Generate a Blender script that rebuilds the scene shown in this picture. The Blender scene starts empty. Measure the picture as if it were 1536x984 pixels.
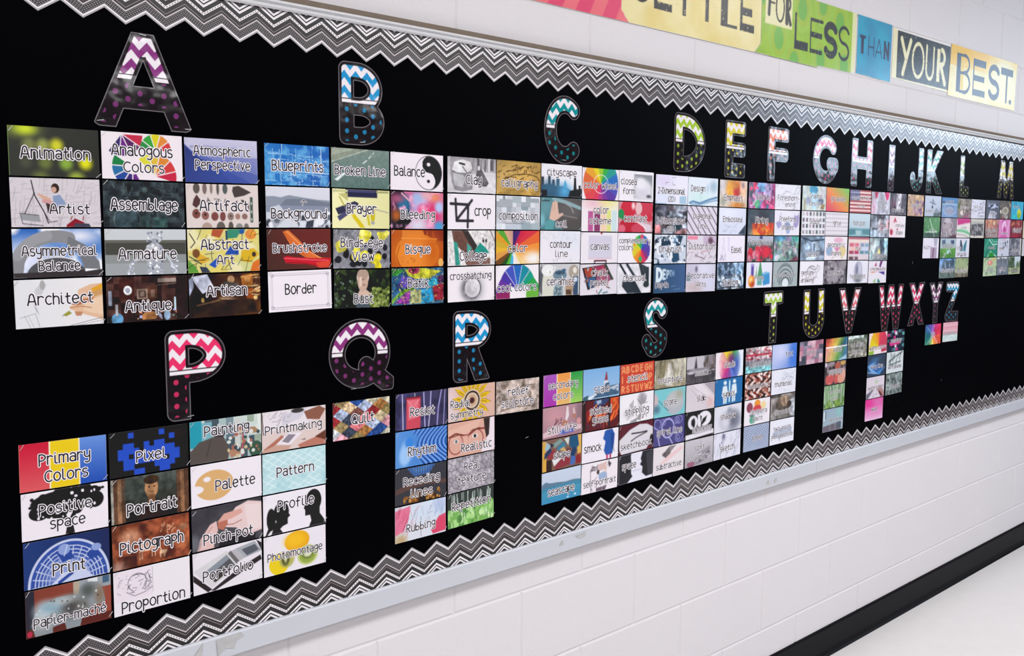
import bpy, math, random
import numpy as np
from mathutils import Matrix, Vector

SC = bpy.context.scene
COL = SC.collection
W = 0.14                       # width of one vocabulary card in metres
OX, OZ = 0.0, 12.525           # board coordinates (x, z in card widths) -> world metres

def wx(x): return (x + OX) * W
def wz(z): return (z + OZ) * W

# ------------------------------------------------------------------ camera
cam_d = bpy.data.cameras.new('camera')
cam_d.sensor_width = 36.0
cam_d.lens = 1512.30 / 1536.0 * 36.0
cam_d.clip_start = 0.05
cam = bpy.data.objects.new('camera', cam_d)
COL.objects.link(cam)
ya, pi_, ro = 0.769617, -0.0946035, 0.00817608
fw = Vector((math.sin(ya) * math.cos(pi_), math.cos(ya) * math.cos(pi_), math.sin(pi_)))
r0 = Vector((math.cos(ya), -math.sin(ya), 0.0))
u0 = r0.cross(fw)
rr = math.cos(ro) * r0 + math.sin(ro) * u0
uu = -math.sin(ro) * r0 + math.cos(ro) * u0
M = Matrix((rr, uu, -fw)).transposed().to_4x4()
M.translation = Vector((wx(-1.0), -11.949362 * W, wz(-2.0)))
cam.matrix_world = M
SC.camera = cam

# ------------------------------------------------------------------ world, lights, exposure
world = bpy.data.worlds.new('world')
SC.world = world
world.use_nodes = True
bgn = world.node_tree.nodes['Background']
bgn.inputs[0].default_value = (0.86, 0.92, 1.0, 1)
bgn.inputs[1].default_value = 0.5
SC.view_settings.view_transform = 'Standard'
SC.view_settings.look = 'None'
SC.view_settings.exposure = 0.0
SC.view_settings.gamma = 1.0
SC.view_settings.use_curve_mapping = False
SC.cycles.max_bounces = 6
SC.cycles.diffuse_bounces = 4

def area(name, loc, rot, sx, sy, power, color):
    d = bpy.data.lights.new(name, 'AREA')
    d.shape = 'RECTANGLE'
    d.size, d.size_y, d.energy, d.color = sx, sy, power, color
    o = bpy.data.objects.new(name, d)
    COL.objects.link(o)
    o.location, o.rotation_euler = loc, rot
    return o

CEIL = 2.811
WARM = (0.985, 0.99, 1.0)
for lx in (-1.2, 0.8, 2.8, 4.8):
    for ly in (-1.75, -4.0):
        area('ceiling_lamp', (lx, ly, CEIL - 0.03), (0, 0, 0), 1.2, 0.6, 35.5, WARM)
LAMPS_DONE = True

# ------------------------------------------------------------------ helpers
def srgb(h):
    h = h.strip()
    if len(h) == 3: h = h[0]*2 + h[1]*2 + h[2]*2
    c = np.array([int(h[i:i+2], 16) for i in (0, 2, 4)], float) / 255.0
    return c
def lin(c):
    c = np.asarray(c, float)
    return np.where(c <= 0.04045, c / 12.92, ((c + 0.055) / 1.055) ** 2.4)
PAPER = 0.82                   # reflectance of blank white card

def link(o, parent=None):
    COL.objects.link(o)
    if parent is not None: o.parent = parent
    return o
def tag(o, label=None, cat=None, group=None, kind=None):
    if label: o['label'] = label
    if cat: o['category'] = cat
    if group: o['group'] = group
    if kind: o['kind'] = kind
    return o
def empty(name, loc=(0, 0, 0)):
    o = bpy.data.objects.new(name, None)
    o.empty_display_size = 0.05
    o.location = loc
    return link(o)

def mesh_poly(name, verts, polys, cols=None, smooth=False):
    """verts (n,3); polys: list of int arrays, each (m,k); cols (n,3) linear."""
    me = bpy.data.meshes.new(name)
    verts = np.asarray(verts, np.float32)
    me.vertices.add(len(verts)); me.vertices.foreach_set('co', verts.ravel())
    idx, start, n = [], [], 0
    for p in polys:
        p = np.asarray(p, np.int32)
        if p.size == 0: continue
        idx.append(p.ravel()); start.append(n + np.arange(len(p), dtype=np.int32) * p.shape[1]); n += p.size
    idx = np.concatenate(idx); start = np.concatenate(start)
    me.loops.add(n); me.loops.foreach_set('vertex_index', idx)
    me.polygons.add(len(start)); me.polygons.foreach_set('loop_start', start)
    me.update(calc_edges=True)
    if cols is not None:
        at = me.color_attributes.new('Col', 'FLOAT_COLOR', 'POINT')
        c4 = np.ones((len(verts), 4), np.float32); c4[:, :3] = cols
        at.data.foreach_set('color', c4.ravel())
    me.polygons.foreach_set('use_smooth', np.full(len(start), bool(smooth)))
    return me
def obj(name, me, m, parent=None):
    o = bpy.data.objects.new(name, me)
    if m: me.materials.append(m)
    return link(o, parent)

class MB:
    """collects boxes and extruded profiles into one mesh"""
    def __init__(s): s.v = []; s.f = []
    def add(s, vs, fs):
        k = len(s.v); s.v += [tuple(v) for v in vs]; s.f += [[i + k for i in f] for f in fs]
    def box(s, x0, x1, y0, y1, z0, z1):
        s.add([(x0,y0,z0),(x1,y0,z0),(x1,y1,z0),(x0,y1,z0),(x0,y0,z1),(x1,y0,z1),(x1,y1,z1),(x0,y1,z1)],
              [(0,3,2,1),(4,5,6,7),(0,1,5,4),(1,2,6,5),(2,3,7,6),(3,0,4,7)])
    def prof(s, pts, x0, x1):
        """closed (y,z) profile extruded along x"""
        n = len(pts)
        vs = [(x0, y, z) for y, z in pts] + [(x1, y, z) for y, z in pts]
        fs = [(i, (i+1) % n, n + (i+1) % n, n + i) for i in range(n)]
        fs += [tuple(range(n))[::-1], tuple(range(n, 2*n))]
        s.add(vs, fs)
    def profy(s, pts, y0, y1):
        """closed (x,z) profile extruded along y"""
        n = len(pts)
        vs = [(x, y0, z) for x, z in pts] + [(x, y1, z) for x, z in pts]
        fs = [(i, (i+1) % n, n + (i+1) % n, n + i) for i in range(n)]
        fs += [tuple(range(n))[::-1], tuple(range(n, 2*n))]
        s.add(vs, fs)
    def mesh(s, name):
        me = bpy.data.meshes.new(name); me.from_pydata(s.v, [], s.f); me.update()
        import bmesh
        bm = bmesh.new(); bm.from_mesh(me); bmesh.ops.recalc_face_normals(bm, faces=bm.faces); bm.to_mesh(me); bm.free()
        return me
    def build(s, name, m, parent=None): return obj(name, s.mesh(name), m, parent)

def mat(name, color, rough=0.5, spec=0.4, metal=0.0, noise=0.0, nscale=8.0, bump=0.0, bscale=60.0, attr=False, coat=0.0, bdist=0.002):
    m = bpy.data.materials.new(name); m.use_nodes = True
    nt = m.node_tree; N = nt.nodes; L = nt.links; b = N['Principled BSDF']
    b.inputs['Roughness'].default_value = rough
    b.inputs['Specular IOR Level'].default_value = spec
    b.inputs['Metallic'].default_value = metal
    if coat:
        b.inputs['Coat Weight'].default_value = coat; b.inputs['Coat Roughness'].default_value = 0.12
    tc = N.new('ShaderNodeTexCoord')
    if attr:
        a = N.new('ShaderNodeAttribute'); a.attribute_name = 'Col'
        L.new(a.outputs['Color'], b.inputs['Base Color'])
    else:
        c = lin(srgb(color)); b.inputs['Base Color'].default_value = (*c, 1)
        if noise:
            t = N.new('ShaderNodeTexNoise'); t.inputs['Scale'].default_value = nscale; t.inputs['Detail'].default_value = 5
            r = N.new('ShaderNodeMixRGB'); r.blend_type = 'MIX'
            r.inputs[1].default_value = (*(c * (1 - noise)), 1); r.inputs[2].default_value = (*np.minimum(c * (1 + noise), 1), 1)
            L.new(tc.outputs['Object'], t.inputs['Vector']); L.new(t.outputs['Fac'], r.inputs[0]); L.new(r.outputs[0], b.inputs['Base Color'])
    if bump:
        t2 = N.new('ShaderNodeTexNoise'); t2.inputs['Scale'].default_value = bscale; t2.inputs['Detail'].default_value = 4
        bp = N.new('ShaderNodeBump'); bp.inputs['Strength'].default_value = bump; bp.inputs['Distance'].default_value = bdist
        L.new(tc.outputs['Object'], t2.inputs['Vector']); L.new(t2.outputs['Fac'], bp.inputs['Height']); L.new(bp.outputs[0], b.inputs['Normal'])
    return m

MAT = dict(
    wall=mat('painted_block', 'cfcbce', 0.6, 0.2, noise=0.012, nscale=3.0, bump=0.35, bscale=90),
    plain=mat('painted_plaster', 'e6e2de', 0.7, 0.2, noise=0.03, nscale=2.0),
    dim=mat('dark_unseen_wall', '5a5a5e', 0.7, 0.2, noise=0.05, nscale=3),  # made-up dark tone for the unseen walls, weakens their reflection in glossy prints
    floor=mat('vinyl_floor', 'd4d0cf', 0.42, 0.35, noise=0.05, nscale=14),
    base=mat('black_vinyl', '0e0d10', 0.45, 0.06, noise=0.35, nscale=9),
    black=mat('black_paper', '010103', 0.5, 0.012, noise=0.2, nscale=5),
    alu=mat('satin_aluminium', 'b7b9c1', 0.38, 0.5, noise=0.03, nscale=6),
    alu2=mat('bright_aluminium', 'cdcdd0', 0.3, 0.5, metal=0.0, noise=0.03, nscale=10),
    cork=mat('cork_strip', '74685d', 0.9, 0.1, noise=0.15, nscale=120),
    card=mat('printed_card', 'fff', 0.38, 0.25, attr=True),
    strip=mat('printed_border', 'fff', 0.28, 0.42, attr=True, bump=0.5, bscale=4, bdist=0.008),
    poster=mat('printed_poster', 'fff', 0.26, 0.17, attr=True, bump=0.5, bscale=3, bdist=0.008),
    lam=mat('laminated_letter', 'fff', 0.14, 0.4, attr=True, bump=1.0, bscale=4.5, bdist=0.012),
    steel=mat('staple_steel', 'c9c9cc', 0.35, 0.6, metal=0.6, noise=0.05),
    tape=mat('old_tape', 'aaa9aa', 0.6, 0.3, noise=0.3, nscale=60),
    frame=mat('white_frame', 'e0e0e2', 0.5, 0.3, noise=0.02),
)

# ------------------------------------------------------------------ room
X0, X1, Y0, YW = -2.6, 6.8, -5.6, 0.02
CH, BL, VJ = 0.2008, 0.4345, 1.757
def block_wall(name):
    g, d = 0.0055, 0.0022      # half groove width, depth
    vs, qs = [], []
    rows = 14
    for r in range(rows):
        z0, z1 = r * CH, (r + 1) * CH
        off = VJ if r % 2 == 1 else VJ + BL / 2
        k0 = math.floor((X0 - off) / BL)
        x = off + k0 * BL
        while x < X1:
            a, b = max(x, X0), min(x + BL, X1)
            if b - a > 0.03:
                k = len(vs)
                o4 = [(a, z0), (b, z0), (b, z1), (a, z1)]
                i4 = [(a + g, z0 + g), (b - g, z0 + g), (b - g, z1 - g), (a + g, z1 - g)]
                vs += [(p, YW + d, q) for p, q in o4] + [(p, YW, q) for p, q in i4]
                qs += [(k+4, k+5, k+6, k+7)] + [(k + j, k + (j+1) % 4, k + 4 + (j+1) % 4, k + 4 + j) for j in range(4)]
            x += BL
    k = len(vs)
    vs += [(X0, YW + 0.15, 0), (X1, YW + 0.15, 0), (X1, YW + 0.15, rows*CH), (X0, YW + 0.15, rows*CH)]
    qs += [(k+3, k+2, k+1, k)]
    return mesh_poly(name, vs, [qs])
tag(obj('wall_front', block_wall('wall_front'), MAT['wall']), kind='structure')
m_ = MB(); m_.box(X0, X1, Y0, YW + 0.15, -0.1, 0.0); tag(m_.build('floor', MAT['floor']), kind='structure')
m_ = MB(); m_.box(X0, X1, Y0, YW + 0.15, CEIL, CEIL + 0.1); tag(m_.build('ceiling', MAT['plain']), kind='structure')
m_ = MB(); m_.box(X0 - 0.1, X0, Y0, YW + 0.15, 0, CEIL); tag(m_.build('wall_left', MAT['dim']), kind='structure')
m_ = MB(); m_.box(X0, X1, Y0 - 0.1, Y0, 0, CEIL); tag(m_.build('wall_back', MAT['dim']), kind='structure')
# right end wall with a bank of windows (lights the far end of the board)
WY0, WY1, WZ0, WZ1 = -2.6, -0.7, 1.9, 2.72
m_ = MB()
m_.box(X1, X1 + 0.1, Y0, WY0, 0, CEIL); m_.box(X1, X1 + 0.1, WY1, YW + 0.15, 0, CEIL)
m_.box(X1, X1 + 0.1, WY0, WY1, 0, WZ0); m_.box(X1, X1 + 0.1, WY0, WY1, WZ1, CEIL)
tag(m_.build('wall_right', MAT['dim']), kind='structure')
wr = tag(empty('window_1', (X1, (WY0 + WY1) / 2, WZ0)), kind='structure')
def loc_box(mb, x0, x1, y0, y1, z0, z1):
    ox, oy, oz = X1, (WY0 + WY1) / 2, WZ0
    mb.box(x0 - ox, x1 - ox, y0 - oy, y1 - oy, z0 - oz, z1 - oz)
m_ = MB()
for yy in np.linspace(WY0, WY1, 5): loc_box(m_, X1 + 0.01, X1 + 0.06, max(yy - 0.025, WY0), min(yy + 0.025, WY1), WZ0, WZ1)
for zz in (WZ0 + 0.025, WZ1 - 0.025): loc_box(m_, X1 + 0.015, X1 + 0.055, WY0, WY1, zz - 0.024, zz + 0.024)
m_.build('window_frame', MAT['frame'], wr)
em = bpy.data.materials.new('daylit_glass'); em.use_nodes = True
nt = em.node_tree; nt.nodes.clear()
e_ = nt.nodes.new('ShaderNodeEmission'); o_ = nt.nodes.new('ShaderNodeOutputMaterial'); t_ = nt.nodes.new('ShaderNodeTexNoise')
t_.inputs['Scale'].default_value = 1.5; rmp = nt.nodes.new('ShaderNodeMixRGB')
rmp.inputs[1].default_value = (0.35, 0.55, 0.85, 1); rmp.inputs[2].default_value = (0.8, 0.92, 1.0, 1)
nt.links.new(t_.outputs['Fac'], rmp.inputs[0]); nt.links.new(rmp.outputs[0], e_.inputs[0]); nt.links.new(e_.outputs[0], o_.inputs[0])
e_.inputs[1].default_value = 9
m_ = MB(); loc_box(m_, X1 + 0.03, X1 + 0.04, WY0, WY1, WZ0, WZ1); m_.build('pane', em, wr)
# baseboard with a rounded top and a coved toe
m_ = MB()
m_.prof([(YW + 0.002, 0), (YW - 0.02, 0), (YW - 0.012, 0.006), (YW - 0.008, 0.02), (YW - 0.008, 0.096), (YW - 0.005, 0.102), (YW + 0.002, 0.103)], X0, X1)
tag(m_.build('baseboard_front', MAT['base']), kind='structure')

# ------------------------------------------------------------------ bulletin board
BX0, BX1 = wx(-2.2), wx(35.45)
board = tag(empty('bulletin_board', (0, 0, wz(-7.6))), 'long black paper covered bulletin board in an aluminium frame on the block wall', 'bulletin board')
def bpart(mb, name, m):
    mb.v = [(x, y, z - wz(-7.6)) for x, y, z in mb.v]
    return mb.build(name, m, board)
m_ = MB(); m_.box(BX0, BX1, 0.0, YW - 0.001, wz(-7.5), wz(1.02)); bpart(m_, 'panel', MAT['black'])
zb = wz(-7.335)
m_ = MB(); m_.prof([(YW - 0.001, zb - 0.046), (-0.007, zb - 0.046), (-0.009, zb - 0.043), (-0.009, zb - 0.003), (-0.007, zb), (0.002, zb), (YW - 0.001, zb)], BX0, wx(20.65))
o = bpart(m_, 'bottom_rail', MAT['alu'])
m_ = MB(); m_.prof([(YW - 0.001, zb - 0.046), (-0.007, zb - 0.046), (-0.009, zb - 0.043), (-0.009, zb - 0.003), (-0.007, zb), (0.002, zb), (YW - 0.001, zb)], wx(20.65) + 0.0012, BX1)
o = bpart(m_, 'bottom_rail', MAT['alu'])
zt = wz(0.885)
m_ = MB()
m_.prof([(0.0, zt + 0.001), (-0.006, zt), (-0.0095, zt + 0.003), (-0.0105, zt + 0.006), (-0.007, zt + 0.0085), (-0.008, zt + 0.010),
         (-0.013, zt + 0.0115), (-0.0135, zt + 0.0145), (-0.011, zt + 0.016), (0.006, zt + 0.016), (0.006, zt + 0.001)], BX0, BX1)
bpart(m_, 'top_rail', MAT['alu2'])
m_ = MB()
m_.prof([(0.006, zt + 0.0155), (-0.004, zt + 0.0155), (-0.0045, zt + 0.028), (YW - 0.001, zt + 0.028), (YW - 0.001, zt + 0.0155)], BX0, BX1)
bpart(m_, 'cork_strip', MAT['cork'])
m_ = MB(); m_.box(BX1, BX1 + 0.024, -0.010, YW - 0.001, wz(-7.335) - 0.046, wz(0.885) + 0.028); bpart(m_, 'side_rail', MAT['alu'])
# ------------------------------------------------------------------ painter: evaluates a small drawing list on a grid of points
def hashgrid(seed, n):
    return np.random.RandomState(seed & 0x7fffffff).rand(n, n)
def vnoise(x, y, seed, octaves=3):
    out = 0; amp = 1; tot = 0
    for o in range(octaves):
        g = hashgrid(seed * 31 + o * 7 + 3, 64)
        xi = np.floor(x).astype(int); yi = np.floor(y).astype(int)
        fx = x - xi; fy = y - yi
        fx = fx * fx * (3 - 2 * fx); fy = fy * fy * (3 - 2 * fy)
        a = g[xi % 64, yi % 64]; b = g[(xi + 1) % 64, yi % 64]; c = g[xi % 64, (yi + 1) % 64]; d = g[(xi + 1) % 64, (yi + 1) % 64]
        out = out + amp * ((a * (1 - fx) + b * fx) * (1 - fy) + (c * (1 - fx) + d * fx) * fy)
        tot += amp; amp *= 0.5; x = x * 2.03 + 7.1; y = y * 2.03 + 3.7
    return out / tot

class Paint:
    def __init__(s, U, V, asp, eps):
        s.U, s.V, s.A, s.eps = U, V, asp, eps       # asp: length of one v in u units
        s.C = np.ones(U.shape + (3,)) * np.array([0.93, 0.90, 0.93])
        s.x, s.y = U, V * asp
    def mix(s, c, m):
        s.C = s.C * (1 - m[..., None]) + np.asarray(c) * m[..., None]
    def cov(s, d, soft=0.0):                        # d: signed distance in u units, negative inside
        w = max(s.eps, soft)
        t = np.clip(0.5 - d / (2 * w), 0, 1)
        return t * t * (3 - 2 * t)
    def ell(s, cx, cy, rx, ry, c, soft=0.0):
        ry *= s.A; cy *= s.A
        k = np.sqrt(((s.x - cx) / rx) ** 2 + ((s.y - cy) / ry) ** 2)
        s.mix(c, s.cov((k - 1) * min(rx, ry), soft))
    def segd(s, a, b):
        ax, ay, bx, by = a[0], a[1] * s.A, b[0], b[1] * s.A
        dx, dy = bx - ax, by - ay
        L2 = dx * dx + dy * dy + 1e-12
        t = np.clip(((s.x - ax) * dx + (s.y - ay) * dy) / L2, 0, 1)
        return np.hypot(s.x - ax - t * dx, s.y - ay - t * dy)
    def line(s, c, w, pts):
        d = None
        for a, b in zip(pts[:-1], pts[1:]):
            e = s.segd(a, b); d = e if d is None else np.minimum(d, e)
        w = max(w, 0.0)
        h = max(w / 2, s.eps * 0.35)
        s.mix(c, s.cov(d - h) * min(1.0, (w / 2) / h))
    def polyd(s, pts):
        d = None; ins = np.zeros(s.U.shape, bool)
        n = len(pts)
        for i in range(n):
            a, b = pts[i], pts[(i + 1) % n]
            e = s.segd(a, b); d = e if d is None else np.minimum(d, e)
            ay, by = a[1] * s.A, b[1] * s.A
            if ay != by:
                t = (s.y - ay) / (by - ay)
                ins ^= ((s.y > min(ay, by)) & (s.y <= max(ay, by))) & (s.x < a[0] + t * (b[0] - a[0]))
        return np.where(ins, -d, d)
    def poly(s, c, pts): s.mix(c, s.cov(s.polyd(pts)))
    def rect(s, x0, y0, x1, y1, c):
        d = np.maximum(np.abs(s.U - (x0 + x1) / 2) - (x1 - x0) / 2, (np.abs(s.V - (y0 + y1) / 2) - (y1 - y0) / 2) * s.A)
        s.mix(c, s.cov(d))
    def run(s, art):
        for op in art.split(';'):
            t = op.split()
            if not t: continue
            k, a = t[0], t[1:]
            f = lambda i, d=None: float(a[i]) if len(a) > i else d
            P = lambda i: [tuple(float(q) for q in z.split(',')) for z in a[i:]]
            cs = lambda i: [srgb(z) for z in a[i].split(',')]
            if k == 'bg': s.C[:] = srgb(a[0])
            elif k in ('gv', 'gh', 'gvs', 'gvx', 'gvr'):
                if k == 'gv': q, m, c0, c1 = s.V, np.ones(s.U.shape), a[0], a[1]
                elif k == 'gh': q, m, c0, c1 = s.U, np.ones(s.U.shape), a[0], a[1]
                elif k == 'gvr': q, m, c0, c1 = (s.V - f(0)) / (1 - f(0)), ((s.V > f(0)) * 1.0), a[1], a[2]
                else: q, m, c0, c1 = s.V, ((s.U > f(0)) & (s.U < f(1))) * 1.0, a[2], a[3]
                q = np.clip(q, 0, 1)[..., None]
                col = srgb(c0) * (1 - q) + srgb(c1) * q
                s.C = s.C * (1 - m[..., None]) + col * m[..., None]
            elif k in ('w4', 'gvq'):
                m = (s.V < f(0)) if k == 'w4' else (s.V >= f(0))
                if k == 'w4': cl = cs(1)
                else: cl = [srgb(z) for z in a[1:]]
                q = np.clip(s.U + (s.V - 0.5) * 0.3, 0, 0.9999) * (len(cl) - 1)
                i = np.floor(q).astype(int); fr = (q - i)[..., None]; cl = np.array(cl)
                s.C = np.where(m[..., None], cl[i] * (1 - fr) + cl[np.minimum(i + 1, len(cl) - 1)] * fr, s.C)
            elif k == 'G':
                q = np.clip(0.5 + (s.U - 0.5) * 0.6 - (s.V - 0.5) * 0.55, 0, 0.9999) * 2; i = np.floor(q).astype(int); fr = (q - i)[..., None]
                cl = np.array([srgb(z) for z in a]); s.C = cl[i] * (1 - fr) + cl[i + 1] * fr
            elif k == 'e': s.ell(f(0), f(1), f(2), f(3), srgb(a[4]), f(5, 0.0))
            elif k == 'r': s.rect(f(0), f(1), f(2), f(3), srgb(a[4]))
            elif k == 'p': s.poly(srgb(a[0]), P(1))
            elif k == 'l': s.line(srgb(a[0]), f(1), P(2))
            elif k == 'a':
                n = max(6, int(abs(f(7) - f(6)) / 14))
                th = np.radians(np.linspace(f(6), f(7), n + 1))
                s.line(srgb(a[0]), f(1), [(f(2) + f(4) * math.cos(q), f(3) + f(5) * math.sin(q)) for q in th])
            elif k == 'n':
                v = vnoise(s.x * f(1), s.y * f(1), int(f(2)), 3) - 0.5
                s.C = np.clip(s.C * (1 + 2 * f(0) * v[..., None]), 0, 1)
            elif k == 'N':
                v = vnoise(s.x * f(1) * 1.6, s.y * f(1) * 1.6, int(f(2)) + 50, 3)
                w = f(4, 0.05); s.mix(srgb(a[0]), np.clip((v - f(3) + w) / (2 * w), 0, 1))
            elif k == 'b':
                R = random.Random(int(f(0)) * 977 + 5); cl = cs(2)
                for i in range(int(f(1))):
                    r = R.uniform(f(3), f(4)); x = R.uniform(f(5), f(7)); y = R.uniform(f(6), f(8)); c = R.choice(cl)
                    s.ell(x, y, r * R.uniform(0.8, 1.25), r * R.uniform(0.8, 1.25) / s.A, c, f(9, 0.0))
            elif k == 'k':
                R = random.Random(int(f(0)) * 613 + 9); cl = cs(2)
                for i in range(int(f(1))):
                    x = R.uniform(f(7), f(9)); y = R.uniform(f(8), f(10)); th = math.radians(f(5) + R.uniform(-f(6), f(6))); L = f(4) * R.uniform(0.5, 1.1) / 2
                    dx, dy = L * math.cos(th), L * math.sin(th) / s.A
                    mx, my = R.uniform(-.15, .15) * L, R.uniform(-.15, .15) * L
                    s.line(R.choice(cl), f(3) * R.uniform(0.7, 1.3), [(x - dx, y + dy), (x + mx, y + my), (x + dx, y - dy)])
            elif k == 'w':
                cx, cy, r = f(0), f(1), f(2); cl = np.array(cs(3)); a0 = f(4, 0.0)
                gap = srgb(a[5]) if len(a) > 5 and a[5] != '-' else None
                span = f(6, 360.0)
                th = np.degrees(np.arctan2(s.y - cy * s.A, s.x - cx))
                q = ((th - a0) * (1 if span > 0 else -1)) % 360.0
                sp = abs(span); i = np.minimum((q / sp * len(cl)).astype(int), len(cl) - 1)
                if 'w' == k and span > 0 and len(a) > 6: q2 = (th - a0) % 360.0
                d = np.hypot(s.x - cx, s.y - cy * s.A)
                m = s.cov(d - r) * (q <= sp)
                s.C = s.C * (1 - m[..., None]) + cl[i] * m[..., None]
                if gap is not None:
                    for j in range(len(cl) + 1):
                        an = math.radians(a0 + (1 if span > 0 else -1) * sp * j / len(cl))
                        s.line(gap, 0.012, [(cx, cy), (cx + r * 1.02 * math.cos(an), cy + r * 1.02 * math.sin(an) / s.A)])
            elif k == 'ch':
                nx, ny = int(f(0)), int(f(1)); cl = np.array(cs(3)); R = np.random.RandomState(int(f(2)))
                g = R.randint(0, len(cl), (nx, ny))
                i = np.clip((s.U * nx).astype(int), 0, nx - 1); j = np.clip((s.V * ny).astype(int), 0, ny - 1)
                s.C = cl[g[i, j]].astype(float)
            elif k == 'B':
                nx, ny = int(f(0)), int(f(1)); cl = cs(3); R = random.Random(int(f(2)))
                for i in range(nx):
                    for j in range(ny):
                        x, y = (i + 0.25) / nx, (j + 0.12) / ny
                        s.rect(x, y, x + 0.55 / nx, y + 0.62 / ny, R.choice(cl))
            elif k == 's':
                n = int(f(1)); cl = np.array(cs(2)); q = s.V if a[0] == 'h' else s.U
                s.C = cl[np.clip((q * n).astype(int), 0, n - 1) % len(cl)].astype(float)
            elif k == 'f':
                th = math.radians(f(2)); d = s.x * math.sin(th) + s.y * math.cos(th); sp = f(1)
                e = np.abs((d / sp) % 1.0 - 0.5) * sp; m = s.cov(e - f(3) / 2)
                if len(a) > 4: m = m * ((s.U < f(4)) & (s.V < f(5)))
                s.mix(srgb(a[0]), m)
            elif k == 'Y':
                bk, wt = srgb('1a181c'), srgb('ede4ec'); cx, cy, r = 0.72, 0.5, 0.252; ry = 0.455 * s.A
                kx, ky = (s.x - cx) / r, (s.y - cy * s.A) / ry
                d = np.hypot(kx, ky); right = kx > 0
                up = np.hypot(kx, ky + 0.5) < 0.5; dn = np.hypot(kx, ky - 0.5) < 0.5
                dark = (right & ~dn) | up
                s.mix(bk, s.cov((d - 1) * r) * dark)
                s.ell(cx - 0.005, cy - 0.23, 0.035, 0.05, wt); s.ell(cx - 0.005, cy + 0.23, 0.03, 0.045, bk)
            elif k == 'X':
                rows = ['0010000010000', '0000000000100', '0110010110000', '1111011111100', '1101111101110', '0111111110110', '0110000111100', '0001100011000']
                for j, rw in enumerate(rows):
                    for i, b in enumerate(rw):
                        if b == '1': s.rect(0.1 + i * 0.065, 0.04 + j * 0.118, 0.1 + i * 0.065 + 0.070, 0.04 + (j + 1) * 0.118 + 0.008, srgb('2c50c0'))
            elif k == 'T':
                if a[0] == 'DEPTH':
                    for ch, x, y, h, w, lw, c in (('D', .1, .56, .4, .15, .075, 'd8e4ee'), ('E', .29, .5, .3, .08, .05, 'c8d8e6'), ('P', .41, .45, .24, .07, .035, 'b4c8da'), ('T', .49, .42, .2, .07, .022, 'a0b8cc'), ('H', .58, .4, .17, .06, .02, '90accc')):
                        for st in glyph(ch)[0]: s.line(srgb(c), lw, [(x + q[0] / 7 * w, y - q[1] / 13 * h) for q in st])
                    s.line(srgb('6c8cac'), .012, [(.55, .78), (.7, .76)]); s.line(srgb('6c8cac'), .012, [(.65, .9), (.85, .86)])
                else:
                    for j, rw in enumerate(('ABCDEGH', 'IJKMNOP', 'RSTUVWZ')):
                        for i, ch in enumerate(rw):
                            for st in glyph(ch)[0]: s.line(srgb('e89c68'), .03, [(.05 + i * .135 + q[0] / 8 * .085, .28 + j * .33 - q[1] / 13 * .2) for q in st])
            elif k == 'D':
                nx, ny = int(f(0)), int(f(1)); cl = np.array(cs(2)); R = np.random.RandomState(4)
                g = R.randint(0, len(cl), (40, 40))
                p = s.U * nx * 0.6 + s.V * ny * 0.6; q = s.U * nx * 0.6 - s.V * ny * 0.6 + 8
                s.C = cl[g[p.astype(int) % 40, q.astype(int) % 40]].astype(float)
                v = vnoise(s.x * 30, s.y * 30, 4, 2) - 0.5; s.C = np.clip(s.C * (1 + 0.9 * v[..., None]), 0, 1)
            elif k == 'W':
                c0, c1 = srgb(a[0]), srgb(a[1])
                ph = s.U * 13 + 1.8 * np.sin((s.V - 0.1) * 4.6) * (0.5 + s.U * 0.8)
                q = 0.5 + 0.5 * np.cos(2 * math.pi * ph / 1.15); m = np.clip((s.U - 0.34 - 0.25 * np.abs(s.V - 0.5)) * 12, 0, 1)
                m = np.maximum(m, np.clip((0.12 - s.V + (s.U - 0.3)) * 6, 0, 1) * (s.U > 0.33))
                s.mix(c1, m); s.mix(c0, m * np.clip(q * 2 - 1.0, 0, 1)); s.mix(srgb('88b0ec'), m * np.clip(-q * 3 + 0.9, 0, 1))
            elif k == 'S':
                cx, cy, r, n = f(0), f(1), f(2), int(f(3))
                for i in range(n):
                    an = 2 * math.pi * i / n + 0.15
                    pt = lambda rr, da: (cx + rr * math.cos(an + da), cy + rr * math.sin(an + da) / s.A)
                    s.poly(srgb(a[4] if i % 2 else a[4]), [pt(.15, -.17), pt(r * .72, -.13), pt(r, 0), pt(r * .72, .13), pt(.15, .17)])
                    s.line(srgb('5c4420'), .007, [pt(.18, 0), pt(r * .75, 0)]); s.line(srgb('8c7020'), .006, [pt(.15, -.19), pt(r * .72, -.14), pt(r, 0)])
            elif k == 'R':
                cx, cy, r, n = f(0), f(1), f(2), int(f(3))
                for i in range(n):
                    an = 2 * math.pi * i / n
                    s.line(srgb(a[4]), f(5), [(cx + .4 * r * math.cos(an), cy + .4 * r * math.sin(an) / s.A), (cx + r * math.cos(an), cy + r * math.sin(an) / s.A)])
            elif k == 'C':
                nx, ny = int(f(1)), int(f(2)); R = np.random.RandomState(3)
                px = (np.arange(-1, nx + 1)[:, None] + R.rand(nx + 2, ny + 2)) / nx; py = (np.arange(-1, ny + 1)[None] + R.rand(nx + 2, ny + 2)) / ny * s.A
                px, py = px.ravel(), py.ravel()
                d = np.sort(np.hypot(s.x[..., None] - px, s.y[..., None] - py), axis=-1)
                s.mix(srgb(a[0]), np.clip(1 - (d[..., 1] - d[..., 0]) / f(3) * 2.2, 0, 1))
            elif k == 'H':
                nx, ny = int(f(0)), int(f(1)); cl = np.array(cs(2))
                p = s.U * nx + 0.3 * np.sin(s.V * ny * 6.3); q = s.V * ny + 0.3 * np.sin(s.U * nx * 6.3)
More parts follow.
